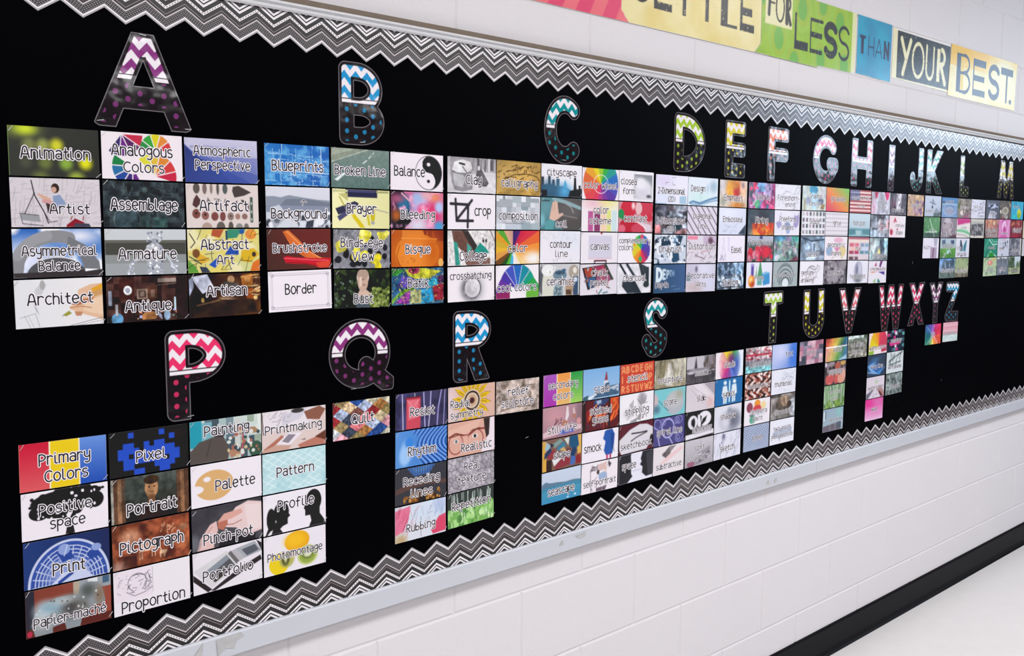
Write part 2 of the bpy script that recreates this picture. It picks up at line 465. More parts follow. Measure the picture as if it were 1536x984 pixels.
                i = (np.floor(p * 2).astype(int) + 2 * np.floor(q * 2).astype(int)) % len(cl); s.C = cl[i].astype(float)
                s.run('b 4 40 fff0ec,2c2024,b06050 .02 .04 0 0 1 1')
            elif k == 'O':
                sp = f(1); th = 0.5
                p = (s.x * math.cos(th) + s.y * math.sin(th)) / sp; q = (-s.x * math.sin(th) + s.y * math.cos(th)) / (sp * 0.7)
                m = np.clip((0.3 - np.hypot(p % 1 - .5, q % 1 - .5)) * 5, 0, 1) * np.clip(1.15 - np.abs(s.V - 0.4) * 1.3, 0.1, 1)
                s.mix(srgb(a[0]), m)
            elif k == 'Z':
                for j in range(8):
                    y = 0.06 + j * 0.12
                    s.line(srgb(a[0] if j < 5 else a[1]), .035, [(i / 10, y + (0.05 if i % 2 else -0.05)) for i in range(11)])
        return np.clip(s.C, 0, 1)

# ------------------------------------------------------------------ handwritten stroke alphabet
GL = {
'a':"o3.1,7.2,2.9,2.8,150,0 6,0|o3,3,3,3,0,360", 'b':"0,13 0,0|o3,3.6,3,3.6,0,360", 'c':"o3.4,5,3.4,5,52,308", 'd':"6,13 6,0|o3,3.6,3,3.6,0,360",
'e':"0.3,4.8 6.4,5.6 o3.3,5,3.3,5,7,318", 'f':"o4.2,10.5,2.2,2.2,30,180 2,0|0,7.5 4.6,7.5", 'g':"o3,6.4,3,3.6,0,360|6,10 6,-1 o3,-1,3,2.8,0,-140",
'h':"0,13 0,0|0,6 o2.8,6,2.8,3.4,180,0 5.6,0", 'i':"0.3,9.6 0.3,2 o1.9,2,1.6,1.8,180,290|0.4,12.4 0.5,12.6", 'j':"3,9.6 3,-1 o1,-1,2,2.4,0,-130|3,12.4 3.1,12.6",
'k':"0,12 0,0|5,9 0.2,4|1.6,5.2 5.4,0", 'l':"0.3,13 0.3,2.2 o2.1,2.2,1.8,2,180,300", 'm':"0,10 0,0|0,7.2 o2.3,7.2,2.3,2.6,180,0 4.6,0|4.6,7.2 o6.9,7.2,2.3,2.6,180,0 9.2,0",
'n':"0,10 0,0|0,6.8 o3,6.8,3,3,180,0 6,0", 'o':"o3.5,5,3.5,5,90,450", 'p':"0,10 0,-4.5|o3,6.2,3,3.6,0,360", 'q':"6,10 6,-4.5|o3,6.2,3,3.6,0,360",
'r':"0,10 0,0|0,6 o3,6.4,3,3.4,180,40", 's':"o2.8,7.5,2.6,2.5,40,255 o2.6,2.5,2.9,2.6,75,-140", 't':"1.8,12.5 1.8,2.4 o3.9,2.4,2.1,2.3,180,290|0,8.4 4.4,8.8",
'u':"0,10 0,3.2 o2.9,3.2,2.9,3.2,180,360 5.8,10|5.8,4 5.8,0", 'v':"0,10 2.8,0 5.6,10", 'w':"0,10 2,0 4,8 6,0 8,10", 'x':"0,10 5.4,0|5.4,10 0,0",
'y':"0,10 0,5.5 o2.8,5.5,2.8,2.6,180,360|5.6,10 5.6,-1 o2.8,-1,2.8,2.8,0,-140", 'z':"0,9.6 5,9.6 0,0 5.2,0",
'A':"0,0 1.9,9.6 o4,9.6,2.1,3.4,170,10 8,0|0.8,4.2 7.2,4.2", 'B':"0,13 0,0|0,13 o2,10,3.6,3,90,-90 0,7|0,7 o2.4,3.5,4,3.5,90,-90 0,0", 'C':"o4.4,6.5,4.4,6.5,50,310",
'D':"0,13 0,0|0,13 o1.5,6.5,5,6.5,90,-90 0,0", 'E':"5.4,13 0,13 0,0 5.6,0|0,6.8 4.6,6.8", 'F':"5.4,13 0,13 0,0|0,6.8 4.4,6.8", 'G':"o4.4,6.5,4.4,6.5,50,360 4.8,6.2",
'H':"0,13 0,0|6.4,13 6.4,0|0,6.6 6.4,6.6", 'I':"1,13 1,0", 'J':"4.5,13 4.5,3 o2.2,3,2.3,3,0,-170", 'K':"0,13 0,0|6,13 0.2,5.6|1.8,7.2 6.2,0", 'L':"0,13 0,0 5,0",
'M':"0,0 0.6,13 4.4,4 8.2,13 8.8,0", 'N':"0,0 0,13 6.6,0 6.6,13", 'O':"o4.4,6.5,4.4,6.5,90,450", 'P':"0,12.4 0,-1|0,12.4 o2.4,8.7,4,3.7,90,-90 0,5",
'Q':"o4.4,6.5,4.4,6.5,90,450|5,3.5 8.6,-0.8", 'R':"0,13 0,0|0,13 o2.2,9.7,3.8,3.3,90,-90 0,6.4|2,6.4 6.2,0", 'S':"o3.2,9.8,3,3.2,40,262 o3,3.4,3.3,3.4,80,-145",
'T':"0,13 7,13|3.5,13 3.5,0", 'U':"0,13 0,3.4 o3.2,3.4,3.2,3.4,180,360 6.4,13", 'V':"0,13 3.4,0 6.8,13", 'W':"0,13 2.2,0 4.6,10 7,0 9.2,13", 'X':"0,13 6.4,0|6.4,13 0,0",
'Y':"0,13 3.2,6.4 6.4,13|3.2,6.4 3.2,0", 'Z':"0,13 6,13 0,0 6.2,0", '2':"o2.8,10,2.8,3,160,-30 0,0 5.8,0", '3':"o2.6,9.9,2.7,3.1,150,-80 o2.6,3.5,3,3.6,85,-150",
'(':"o3,5.5,2.6,8,130,230", ')':"o0,5.5,2.6,8,50,-50", '-':"0,5 4,5", '^':"0,0 2,13|-1.6,8 2,13 4.4,7", 'é':"0.3,4.8 6.4,5.6 o3.3,5,3.3,5,7,318|3,11.6 4.6,13.6"}
_gc = {}
def glyph(ch):
    if ch in _gc: return _gc[ch]
    out = []
    for st in GL[ch].split('|'):
        pts = []
        for tk in st.split():
            if tk[0] == 'o':
                cx, cy, rx, ry, a0, a1 = (float(q) for q in tk[1:].split(','))
                n = max(4, int(abs(a1 - a0) / 22))
                pts += [(cx + rx * math.cos(math.radians(t)), cy + ry * math.sin(math.radians(t))) for t in np.linspace(a0, a1, n + 1)]
            else:
                pts.append(tuple(float(q) for q in tk.split(',')))
        out.append(pts)
    wd = max(p[0] for s_ in out for p in s_)
    _gc[ch] = (out, wd)
    return _gc[ch]

def layout(text, x0, x1, yc, h, scale_h):
    """strokes of a line of writing in card coordinates (metres, origin at the card's lower left)"""
    gap = 2.3; x = 0.0; put = []
    for ch in text:
        if ch == ' ': x += 4.5; continue
        g, wd = glyph(ch); put.append((g, x)); x += wd + gap
    x -= gap
    k = (x1 - x0) / max(x, 1e-6)
    return [[(x0 + (px + q[0]) * k, yc + (q[1] - 6.0) * h / 13.0) for q in st] for g, px in put for st in g], k
STRIPDATA = '''
A1 4 2.821 -0.868 3.821 -0.857 2.831 -3.129 3.812 -3.116
A2 4 3.850 -0.857 4.844 -0.852 3.862 -3.121 4.892 -3.120
A3 4 4.882 -0.858 5.890 -0.843 4.907 -3.116 5.911 -3.104
B1 4 5.997 -0.852 7.007 -0.845 6.036 -3.099 7.033 -3.080
B2 4 7.039 -0.843 8.046 -0.840 7.088 -3.094 8.056 -3.109
B3 4 8.072 -0.841 9.071 -0.846 8.091 -3.095 9.089 -3.094
C1 4 9.166 -0.843 10.185 -0.841 9.177 -3.097 10.158 -3.086
C2 4 10.201 -0.839 11.216 -0.845 10.200 -3.091 11.186 -3.080
C3 4 11.235 -0.844 12.248 -0.840 11.215 -3.076 12.210 -3.086
C4 4 12.263 -0.857 13.249 -0.862 12.233 -3.101 13.236 -3.102
C5 4 13.262 -0.857 14.262 -0.862 13.246 -3.112 14.233 -3.116
D1 4 14.336 -0.882 15.352 -0.884 14.326 -3.142 15.318 -3.148
D2 4 15.359 -0.888 16.362 -0.886 15.355 -3.149 16.350 -3.164
E1 4 16.445 -0.896 17.437 -0.897 16.419 -3.140 17.378 -3.141
F1 4 17.508 -0.903 18.530 -0.901 17.500 -3.142 18.501 -3.154
F2 4 18.538 -0.905 19.593 -0.896 18.555 -3.150 19.569 -3.159
G1 4 19.686 -0.896 20.742 -0.884 19.678 -3.152 20.741 -3.168
G2 4 20.764 -0.891 21.834 -0.896 20.759 -3.159 21.833 -3.165
H1 4 21.901 -0.905 22.963 -0.902 21.899 -3.167 22.943 -3.185
I1 4 23.004 -0.921 24.008 -0.916 22.979 -3.198 23.938 -3.206
I2 2 24.046 -0.923 24.922 -0.922 24.000 -2.046 24.919 -2.052
J1 1 25.016 -0.919 25.972 -0.924 25.014 -1.481 25.950 -1.483
K1 3 26.050 -0.922 27.072 -0.918 26.041 -2.608 27.030 -2.619
L1 4 27.135 -0.936 28.174 -0.935 27.159 -3.182 28.183 -3.186
L2 4 28.193 -0.936 29.128 -0.934 28.200 -3.178 29.138 -3.184
L3 2 29.148 -0.934 30.178 -0.932 29.192 -2.048 30.155 -2.054
M1 4 30.262 -0.922 31.278 -0.916 30.267 -3.204 31.272 -3.196
M2 4 31.305 -0.915 32.227 -0.910 31.304 -3.196 32.236 -3.187
M3 4 32.254 -0.910 33.262 -0.906 32.281 -3.188 33.238 -3.189
P1 4 2.807 -4.447 3.799 -4.455 2.819 -6.721 3.806 -6.727
P2 4 3.838 -4.453 4.846 -4.451 3.840 -6.735 4.825 -6.733
P3 4 4.869 -4.447 5.891 -4.448 4.873 -6.727 5.866 -6.714
P4 4 5.901 -4.446 6.915 -4.447 5.901 -6.726 6.890 -6.725
Q1 1 7.040 -4.445 8.049 -4.448 7.035 -4.996 8.032 -4.992
R1 4 8.159 -4.438 9.174 -4.453 8.136 -6.734 9.137 -6.729
R2 4 9.192 -4.445 10.194 -4.445 9.187 -6.720 10.178 -6.697
R3 1 10.224 -4.448 11.236 -4.463 10.223 -4.998 11.218 -5.005
S1 4 11.342 -4.451 12.340 -4.449 11.321 -6.720 12.330 -6.715
S2 4 12.363 -4.448 13.369 -4.446 12.349 -6.723 13.352 -6.739
S3 4 13.394 -4.450 14.398 -4.441 13.393 -6.727 14.411 -6.716
S4 4 14.423 -4.456 15.431 -4.466 14.437 -6.720 15.422 -6.731
S5 4 15.453 -4.466 16.444 -4.475 15.474 -6.731 16.442 -6.729
S6 4 16.463 -4.461 17.476 -4.455 16.468 -6.726 17.453 -6.721
T1 4 17.578 -4.444 18.611 -4.449 17.583 -6.713 18.582 -6.721
T2 4 18.636 -4.451 19.664 -4.461 18.637 -6.714 19.650 -6.724
U1 1 19.796 -4.463 20.865 -4.467 19.809 -5.009 20.867 -5.006
V1 4 21.004 -4.479 22.046 -4.477 20.985 -6.734 21.950 -6.751
V2 1 22.073 -4.479 23.082 -4.496 22.090 -5.026 23.041 -5.046
W1 4 23.184 -4.486 24.169 -4.480 23.105 -6.731 24.064 -6.741
W2 3 24.177 -4.480 25.165 -4.477 24.204 -6.174 25.124 -6.172
Y1 1 26.436 -4.455 27.468 -4.466 26.471 -5.015 27.443 -5.023
Z1 1 27.583 -4.457 28.617 -4.473 27.624 -5.007 28.593 -5.020
N1 2 33.34 -1.50 34.34 -1.50 33.34 -2.62 34.34 -2.62'''
CARDDATA = '''
A1|Animation card with blurry yellow-green lights on dark grey|Animation@.13,.89,.53,.22|bg 343630;gh 3a3c36 32332f;e .15 .05 .13 .12 9a4 .1;e .19 .05 .09 .1 cd3 .06;e .22 .36 .07 .13 7a8050 .05;e .37 .37 .07 .13 97a052 .05;e .52 .36 .07 .13 cc3 .05;e .18 .72 .06 .11 4c5040 .05;e .39 .72 .07 .13 69743e .05;e .62 .72 .07 .13 8a4 .05;e .84 .7 .07 .13 dd2 .05;e .33 1 .08 .1 6a7040 .05;e .73 1 .08 .11 9a4 .05;l 8a5 .006 0,.0 0,1
A1|Artist card with a person drawing at an easel on pale paving|Artist@.42,.87,.63,.2|bg d4ccd2;k 3 60 a89ea6,b8b0b8 .005 .18 78 12 0 0 1 1;k 4 60 b0a8b0 .004 .12 5 6 0 0 1 1;l 222 .012 .23,.05 .26,.35 .36,.7 .4,.92;l 222 .009 .26,.3 .14,.75;l 333 .007 .3,.5 .42,.9 .5,.88;p 999aa0 .1,.72 .3,.76 .32,.9 .12,.86;l 444 .008 .09,.72 .3,.76;l 445 .008 .1,.75 .12,.93 .34,.97;p d4a890 .3,.3 .44,.42 .42,.48 .3,.36;p c99 .34,.42 .5,.48 .46,.56 .34,.5;p 889abc .46,.36 .54,.33 .6,.5 .58,.62 .47,.6;e .49 .2 .045 .1 3a2820;e .475 .23 .03 .06 c9a090;p 433 .38,.5 .5,.58 .48,.68 .4,.72;p 8c1c30 .6,.96 .7,.82 .8,.9 .82,1 .6,1;p 445 .7,.92 .86,.93 .88,1 .68,1;l 811 .01 .65,.85 .67,.78;l 811 .01 .79,.86 .8,.78
A1|Asymmetrical Balance card with a grey arch against blue sky|Asymmetrical@.1,.94,.46,.19/Balance@.28,.74,.77,.19|gv 2f62b4 8fb0d8;N f0f0f6 3 5 .52 .1;e .12 .6 .25 .3 eef .2;e .75 .15 .2 .15 e8e8f4 .1;a 8b8c90 .14 .48 .85 .44 .7 180 290;a 9a9ba0 .12 .46 .85 .45 .72 205 260;p 77787e .62,.15 .82,.35 .97,.7 .98,.9 .8,.86 .74,.55 .6,.35;p d8d8e0 .12,.98 .28,.62 .5,.56 .66,.62 .8,.96;e .48 .98 .34 .38 55555a;p 3c3638 0,.9 1,.86 1,1 0,1;p f4f4fa .8,.84 .98,.86 .8,.9
A1|Architect card with a hand holding a pencil over white plans|Architect@.14,.88,.42,.22|bg e6e2e6;gh dfe0e4 e8e4e6;p c8c8cc .22,.22 .3,.06 .36,.1 .3,.3 .24,.4;e .31 .12 .03 .1 aaa;l 999aa0 .006 .05,.78 .22,.7 .26,.98;l 9a9aa0 .005 .1,.74 .16,1;l a8a8b0 .004 .14,.74 .2,1;l aab .006 .2,.45 .26,.72;p dfb798 .72,.24 .86,.14 1,.12 1,.92 .92,.86 .78,.78 .68,.7 .62,.66 .6,.6 .66,.56;p e8c8ac .8,.5 1,.4 1,.8 .88,.76 .76,.68;p b06a44 .62,.55 .74,.46 .9,.42 .86,.5 .7,.58;l b07850 .01 .62,.62 .74,.6 .86,.64;p dca030 .86,.24 1,.13 1,.24 .9,.3;p c89860 .84,.32 1,.24 1,.36 .88,.42;p 98983c .53,.76 .6,.68 .63,.74 .56,.8;l 555 .006 .52,.79 .54,.76;p c08868 .66,.7 .76,.72 .74,.8 .68,.8;l 555 .005 .6,1 1,.86;l 778 .004 .7,1 1,.92;l 8a8a92 .006 .2,.46 .24,.68
A2|Analogous Colors card with rainbow wheel segments on white|Analogous@.12,.87,.38,.22/Colors@.26,.76,.74,.2|bg eee4ea;w .24 .03 .26 3a2c6c,6a2d84,5a2860,c0304a 128 eee4ea -128;w .66 .36 .2 2e8c48,38a040,d8cc28,dd8a3c,d03c40 180 eee4ea 180;w .37 .72 .25 1d7c45,2d6fa0,2c4c98,3f2f74,6a2d84 212 eee4ea -150;w .64 .92 .28 d9d440,dcb840,d88838,d04040,c42c48 225 eee4ea 150;e .37 .72 .1 .17 eee4ea;e .66 .38 .06 .1 eee4ea
A2|Assemblage card with dark teal machine parts|Assemblage@.09,.91,.51,.23|bg 2e3438;ch 14 9 4 2a3034,333c40,262b2e,3a4448;k 5 40 48555a,3f4b50,1d2124 .012 .14 0 90 0 0 1 1;e .28 .85 .14 .28 3a4a50;a 56666a .014 .28 .85 .16 .3 100 420;r .45 .74 .56 1 3f5556;r .6 .78 .78 1 3a5452;a 56666a .01 .1 .8 .14 .3 90 200;e .5 .18 .03 .06 566;n .5 14 3
A2|Armature card with a silver foil figure before grey bands|Armature@.16,.87,.55,.22|bg c8ccd0;r 0 .24 1 .58 4a4a44;r 0 .24 1 .3 66665e;r 0 .56 1 .75 8e9292;r 0 .75 1 1 9ea3a6;e .62 .17 .08 .14 c0c4cc;e .6 .28 .05 .08 9aa0a8;e .6 .5 .12 .2 b4b8c0;l bcc2ca .03 .5,.48 .3,.78 .27,.97;l bcc2ca .03 .72,.48 .82,.78 .88,.97;r .5 .5 .68 1 aab0b8;b 3 90 fff,667,99a,ccd .006 .018 .5 .06 .7 1;b 8 20 eef,99a .006 .014 .27 .7 .36 1;b 9 20 eef,99a .006 .014 .8 .7 .89 1
A2|Antique card with clock and frames in a dark brown room|Antique@.22,.78,.66,.22|bg 3a2a2a;ch 12 7 2 33201f,452c28,2a1c20,4d3430;r .15 .05 .33 .5 402420;e .25 .3 .05 .1 d8dcd8;e .25 .3 .03 .06 889;r .36 .28 .49 .5 8f7868;r .38 .31 .47 .47 4a3a38;r .4 .33 .45 .44 8a7468;r .5 .2 .61 .5 5a3a30;r .53 .3 .58 .46 846858;r .62 .05 .95 .14 94847c;l 6a5a54 .01 .62,.2 .92,.16;e .12 .92 .07 .13 5a8cb0;r .1 .6 .13 .85 a8a8b0;r .02 .3 .06 .62 8890a0;r .82 .48 .845 .78 b8d0dc;b 6 40 b07050,d0a080,a0a0c0,556,824,788 .008 .02 .35 .7 .9 .95;p b07848 .42,.85 .5,.76 .62,.82 .58,.96 .42,.96;e .73 .88 .04 .12 8098b0;r .85 0 1 1 2c2022;n .4 12 3
A3|Atmospheric Perspective card with hazy blue-violet mountain ridges|Atmospheric@.12,.9,.28,.2/Perspective@.14,.89,.6,.2|gv c8c4dc dcd8ea;l a8a8c4 .03 .08,.2 .3,.18 .5,.22 .7,.2;p 9c9cc8 .2,.35 .5,.38 .8,.4 1,.4 1,1 0,1;p 6c74b0 0,.15 .1,.3 .3,.42 .55,.6 .75,.68 1,.8 1,1 0,1;p 48549c 0,.15 .08,.28 .2,.45 .4,.55 .6,.75 .85,.95 .9,1 0,1;p 303870 0,.18 .12,.38 .3,.55 .5,.78 .62,1 0,1;e .5 .9 .4 .3 3c52a0 .4
A3|Artifact card with brown stone tools laid in rows|Artifact@.18,.85,.5,.23|bg dccfcb;e .14 .1 .045 .12 5c544e;e .25 .1 .03 .13 7c6a66;e .34 .1 .02 .12 8c7c74;e .43 .1 .02 .14 5c5854;e .53 .1 .035 .12 545c5c;p 4a4040 .64,.05 .72,.02 .9,.17 .8,.25 .66,.3 .63,.15;p 55383a .1,.35 .14,.24 .19,.36 .19,.45 .13,.55 .08,.48;p 7c7470 .27,.42 .29,.3 .34,.42;p 88807c .37,.32 .47,.34 .42,.46;p 5a4a48 .51,.42 .53,.32 .57,.44;p 556 .63,.46 .7,.36 .7,.5;p 4a4444 .75,.34 .8,.36 .78,.5;p 706a66 .84,.5 .87,.4 .87,.62;e .13 .68 .055 .11 7c4c46;e .25 .72 .05 .1 90605a;e .38 .74 .05 .1 7c4844;e .49 .74 .04 .11 7a4a46;e .6 .74 .045 .09 8a7670;e .7 .74 .035 .07 a47c70;e .8 .74 .04 .07 8a6c64;e .13 .67 .015 .03 322;e .25 .7 .015 .03 322;e .6 .73 .012 .02 433;e .27 1 .07 .12 b0988c;e .46 1 .06 .14 665e58;e .6 .98 .035 .12 5c5650;e .72 1 .05 .1 8a8a84;e .82 1 .035 .1 76706a;r .88 .28 .92 .88 4a5a54;r .89 .4 .91 .46 aba;r .89 .6 .91 .66 aba;r .89 .78 .91 .84 aba
A3|Abstract Art card of yellow swirls with blue patches|Abstract@.18,.84,.36,.22/Art@.39,.63,.72,.2|bg d8cf80;b 12 16 e0d070,d8c050,cfd090,e8e0b0 .05 .14 0 0 1 1 .03;p b05838 .34,0 .5,0 .44,.2 .32,.15;e .88 .12 .08 .12 d84;e .9 .1 .04 .07 e9a23c;p 2c50a8 .5,.6 .58,.4 .7,.5 .7,.6;p 2c54b0 .28,.82 .4,.65 .42,.8 .36,.9;p 3a8a70 .55,0 .75,0 .68,.2 .55,.22;r .52 .03 .55 .25 2a4a68;p 2a5ca0 .72,0 .8,0 .78,.1 .72,.12;p d8a838 .06,.45 .2,.6 .3,.7 .18,.8 .08,.6;e .11 .55 .05 .1 7a5030;p 5c9840 0,.7 .1,.85 .14,1 0,1;p d8b030 .74,.5 .92,.45 1,.6 .85,.8 .72,.75;p d87030 .9,.8 1,.7 1,1 .86,1;p 3a4050 .15,.85 .25,.88 .3,1 .18,1;k 4 26 3a3428,2c3448 .007 .2 50 60 0 0 1 1;l 222 .012 .03,.1 .1,.3 .04,.42;l 233 .012 .02,.62 .18,.8;e .92 .6 .03 .06 433
A3|Artisan card with a smith working by firelight in a dark forge|Artisan@.24,.8,.4,.23|bg 2a1c16;gh 241a18 54341e;p d0d4e8 .04,.05 .25,0 .34,.32 .18,.45 .08,.2;p 9aa0b8 0,.1 .06,.08 .06,.3 0,.5;e .58 .14 .05 .09 9a7858;p 4a4440 .4,.3 .5,.18 .68,.24 .7,.45 .42,.45;p b06a30 .72,.06 .88,.02 .9,.3 .74,.3;p d89858 .76,.1 .86,.1 .84,.24 .78,.22;l e0b070 .012 .72,.1 .98,.04;l d0a060 .012 .72,.32 .98,.3;p 984c20 .78,.4 .9,.36 .9,.62 .8,.6;k 7 18 d8b888,a87848,644 .012 .1 10 20 .86 .08 1 .55;e .52 .66 .08 .08 f0c8a0 .06;e .52 .66 .03 .05 fff;e .18 .6 .02 .06 e8b870;p 33261f .05,.7 .4,.6 .9,.65 .95,.95 .05,1;l 7a5c44 .02 .1,.72 .4,.62;e .93 .6 .03 .05 e8c080;n .5 9 6
B1|Blueprints card with white line plans on bright blue|Blueprints@.11,.9,.53,.23|gh 2c7cc4 2a58a8;e .5 .1 .4 .4 2468b8 .3;k 9 36 a8d4f0,d0e8f8 .006 .2 0 0 0 .2 1 1;k 10 36 a8d4f0,c0e0f4 .006 .16 90 0 .05 .1 1 1;l e8f4ff .012 .2,.64 .99,.68;l c8e4f4 .008 .06,.25 .26,.24 .26,0;b 4 40 d8ecf8 .004 .01 .3 .25 .9 .95;N 6ab0e0 6 3 .62 .2;l cfe6f6 .008 .87,.05 .87,.6
B1|Background card with grey shore rocks, sea and distant hills|Background@.08,.94,.66,.23/^@.56,.62,.38,.13|gv d8d8e4 c8ccd8;p 8c94a4 0,.24 .12,.23 .22,.26 .35,.2 .6,.26 .8,.3 1,.32 1,.5 0,.5;gv_ 0;p 747c8c .3,.3 .6,.28 1,.38 1,.5 .2,.48;r 0 .46 1 .62 8890a4;p c8ccd8 .08,.5 .2,.44 .26,.56 .22,.7 .05,.72;b 5 60 3c404c,d8dce4,a8acb8,666c78,e8e8f0 .03 .07 0 .72 1 1.02 .01;p d0d4dc .14,1 .3,.78 .46,.84 .5,1;p 404450 .62,.85 .74,.8 .72,1 .6,1
B1|Brushstroke card with orange and red paint strokes on maroon|Brushstroke@.09,.93,.47,.2|gh 4a302c 66342e;e .7 .2 .4 .3 6c2c2a .3;p d87038 .24,.06 .33,.02 .48,.25 .62,.5 .82,.72 1,.76 .92,.92 .74,.88 .5,.62 .34,.35;l f0a468 .012 .3,.05 .46,.3 .6,.52 .84,.74;l b85428 .01 .27,.1 .42,.4 .6,.7;p c82434 .24,.7 .3,.66 .42,.7 .6,.72 .8,.74 1,.74 .98,.92 .85,.98 .6,.88 .4,.86 .28,.84;l f07078 .01 .26,.72 .45,.74 .7,.78 .95,.8;l 8c1824 .012 .3,.82 .5,.84 .75,.92;p d84838 .75,.85 1,.8 .96,.98 .8,.98
B1|Border card, plain white with a thin ornamental frame|Border@.26,.75,.46,.24|bg eee6ee;l 8c8890 .005 .06,.1 .94,.1 .94,.9 .06,.9 .06,.1;l b0acb4 .004 .08,.06 .92,.06;l b0acb4 .004 .08,.94 .92,.94;l b0acb4 .004 .04,.14 .04,.86;l b0acb4 .004 .96,.14 .96,.86;a 667 .006 .06 .1 .02 .035 0 360;a 667 .006 .94 .1 .02 .035 0 360;a 667 .006 .06 .9 .02 .035 0 360;a 667 .006 .94 .9 .02 .035 0 360
B2|Broken Line card with dashed white road marking on grey-green asphalt|Broken Line@.06,.93,.56,.22|gv 7a8c84 5c7470;p 8a9484 0,0 .55,0 0,.35;p a0a898 0,.02 .4,0 .3,.06 0,.2;l b8bcb0 .014 0,.36 .62,0;p dce4e4 .05,.8 .2,.62 .24,.64 .1,.84;l e8ecec .014 .54,.36 .6,.28;l e8ecec .012 .64,.22 .68,.16;l e8ecec .01 .7,.12 .73,.06;n .12 30 4
B2|Brayer card with dark rollers and yellow carving tools|Brayer@.25,.76,.5,.24|bg e8e4a8;gh f0ecb8 e0dca0;r .22 .0 .78 .2 2c2c4a;r .24 .02 .74 .07 4a4a74;r .0 .02 .26 .08 c8c890;r .76 .02 .98 .07 a0a070;p c0bc78 .1,.12 .26,.1 .26,.3;p 33344c .05,.5 .38,.3 .45,.35 .42,.48 .1,.66;p 4c4c70 .08,.7 .3,.5 .36,.55 .12,.82;p 5a5a80 .2,.46 .4,.36 .4,.4 .22,.52;p d8c020 .3,.58 .36,.6 .5,.85 .56,.98 .48,.98 .36,.75;p d0c030 .58,.6 .62,.6 .66,.92 .62,.92;e .7 .64 .04 .2 c8b820;e .7 .85 .035 .05 a8a8a0;l 999 .012 .74,.5 .98,.58;l b8b040 .02 .12,.2 .2,.42
B2|Birds-eye View card with yellow blossoms over grey paving|Birds-eye@.13,.87,.34,.22/View@.33,.71,.7,.22|bg 86868e;k 6 50 3a3a44,606068,aaaab0 .01 .07 60 30 0 0 1 1;b 7 16 25252a .04 .06 .05 .1 .95 .95;b 21 6 d8d050,e0d860 .04 .06 .08 .3 .2 .55;b 22 9 e0d848,d8cc40,e8e080 .04 .06 .45 .05 .65 .3;b 23 7 d8d048,e4dc68 .04 .055 .74 .08 .96 .22;b 24 8 e0d848,d0c840 .04 .06 .36 .5 .56 .7;b 25 8 e0d030,d8c830 .045 .06 .62 .68 .82 .98;n .3 18 4
B2|Bust card with a pale stone head before dark shrubs|Bust@.35,.68,.77,.22|bg 22261e;b 3 120 1c2418,2c3822,3c4a2c,141a12 .02 .05 0 0 1 1;b 4 120 6c7c3c,8a9a50,4c5c2c,a0ac68 .015 .03 .58 .5 1 1;b 9 30 4c5c44,66766a .012 .02 0 .3 .4 1;p 4c5660 .38,1 .4,.82 .6,.8 .64,1;p d0b4a4 .4,.66 .46,.5 .54,.5 .64,.62 .6,.7;e .5 .2 .11 .2 dcc8bc;e .5 .3 .095 .28 c8a898;e .5 .12 .1 .14 b09888;e .49 .26 .03 .03 a88474;e .52 .4 .03 .02 9c7868;r .46 .25 .54 .27 94786a;p e0c8b8 .44,.2 .48,.18 .48,.42 .44,.45
B3|Balance card with a black and white yin-yang circle|Balance@.07,.64,.5,.24|bg ede4ec;e .72 .5 .26 .47 1a181c;e .72 .5 .252 .455 ede4ec;Y
B3|Bleeding card with pink and blue watercolour blots|Bleeding@.19,.83,.62,.22|bg c86a94;e .5 .3 .12 .25 a8a8dc .1;e .62 .35 .16 .25 c8b8e0 .1;e .85 .3 .16 .3 d87aa0 .1;e .6 .5 .1 .16 e8487c .06;e .78 .6 .16 .3 d83c70 .08;e .92 .4 .08 .15 b0c4ec .05;e .5 .15 .1 .12 a0b8e0 .05;e .82 .12 .1 .1 e88858 .06;e .92 .92 .1 .12 4a9cd0 .05;e .5 .9 .2 .25 d8d8e8 .15;e .68 .08 .1 .1 e0b0b8 .06;e .08 .5 .26 .6 282430;e .06 .3 .16 .3 5a2a40 .1;e .24 .35 .12 .25 2c6c94 .06;e .12 .2 .12 .1 a05878 .05;e .1 .65 .08 .14 b0602c .07;p 1e1c24 .05,.9 .2,.7 .36,.6 .38,.8 .25,1 .05,1;l d8a0b0 .03 .2,.05 .35,.25;N f0a8c8 5 8 .68 .1
B3|Bisque card with round orange clay pots|Bisque@.27,.74,.53,.22|bg a84c20;r 0 0 .28 1 b8581c;p d87c34 .2,0 .58,0 .66,.2 .2,.2;r .62 0 1 .3 7c2c1c;r .66 .02 .7 .25 a84828;r .78 .02 .82 .25 9c3c24;e .5 .62 .42 .52 df7f30;p d8742c .18,.2 .88,.22 .84,.38 .2,.36;l b85c20 .012 .18,.38 .5,.42 .86,.38;l f0a050 .016 .2,.22 .86,.24;e .4 .66 .25 .36 e88c38 .2;e .8 .6 .14 .4 c86420 .15;b 5 30 a84c1c .004 .008 .18 .55 .5 .9;l 8a3c18 .01 .16,.4 .1,.7 .16,.98;e .95 .9 .05 .12 e8b060
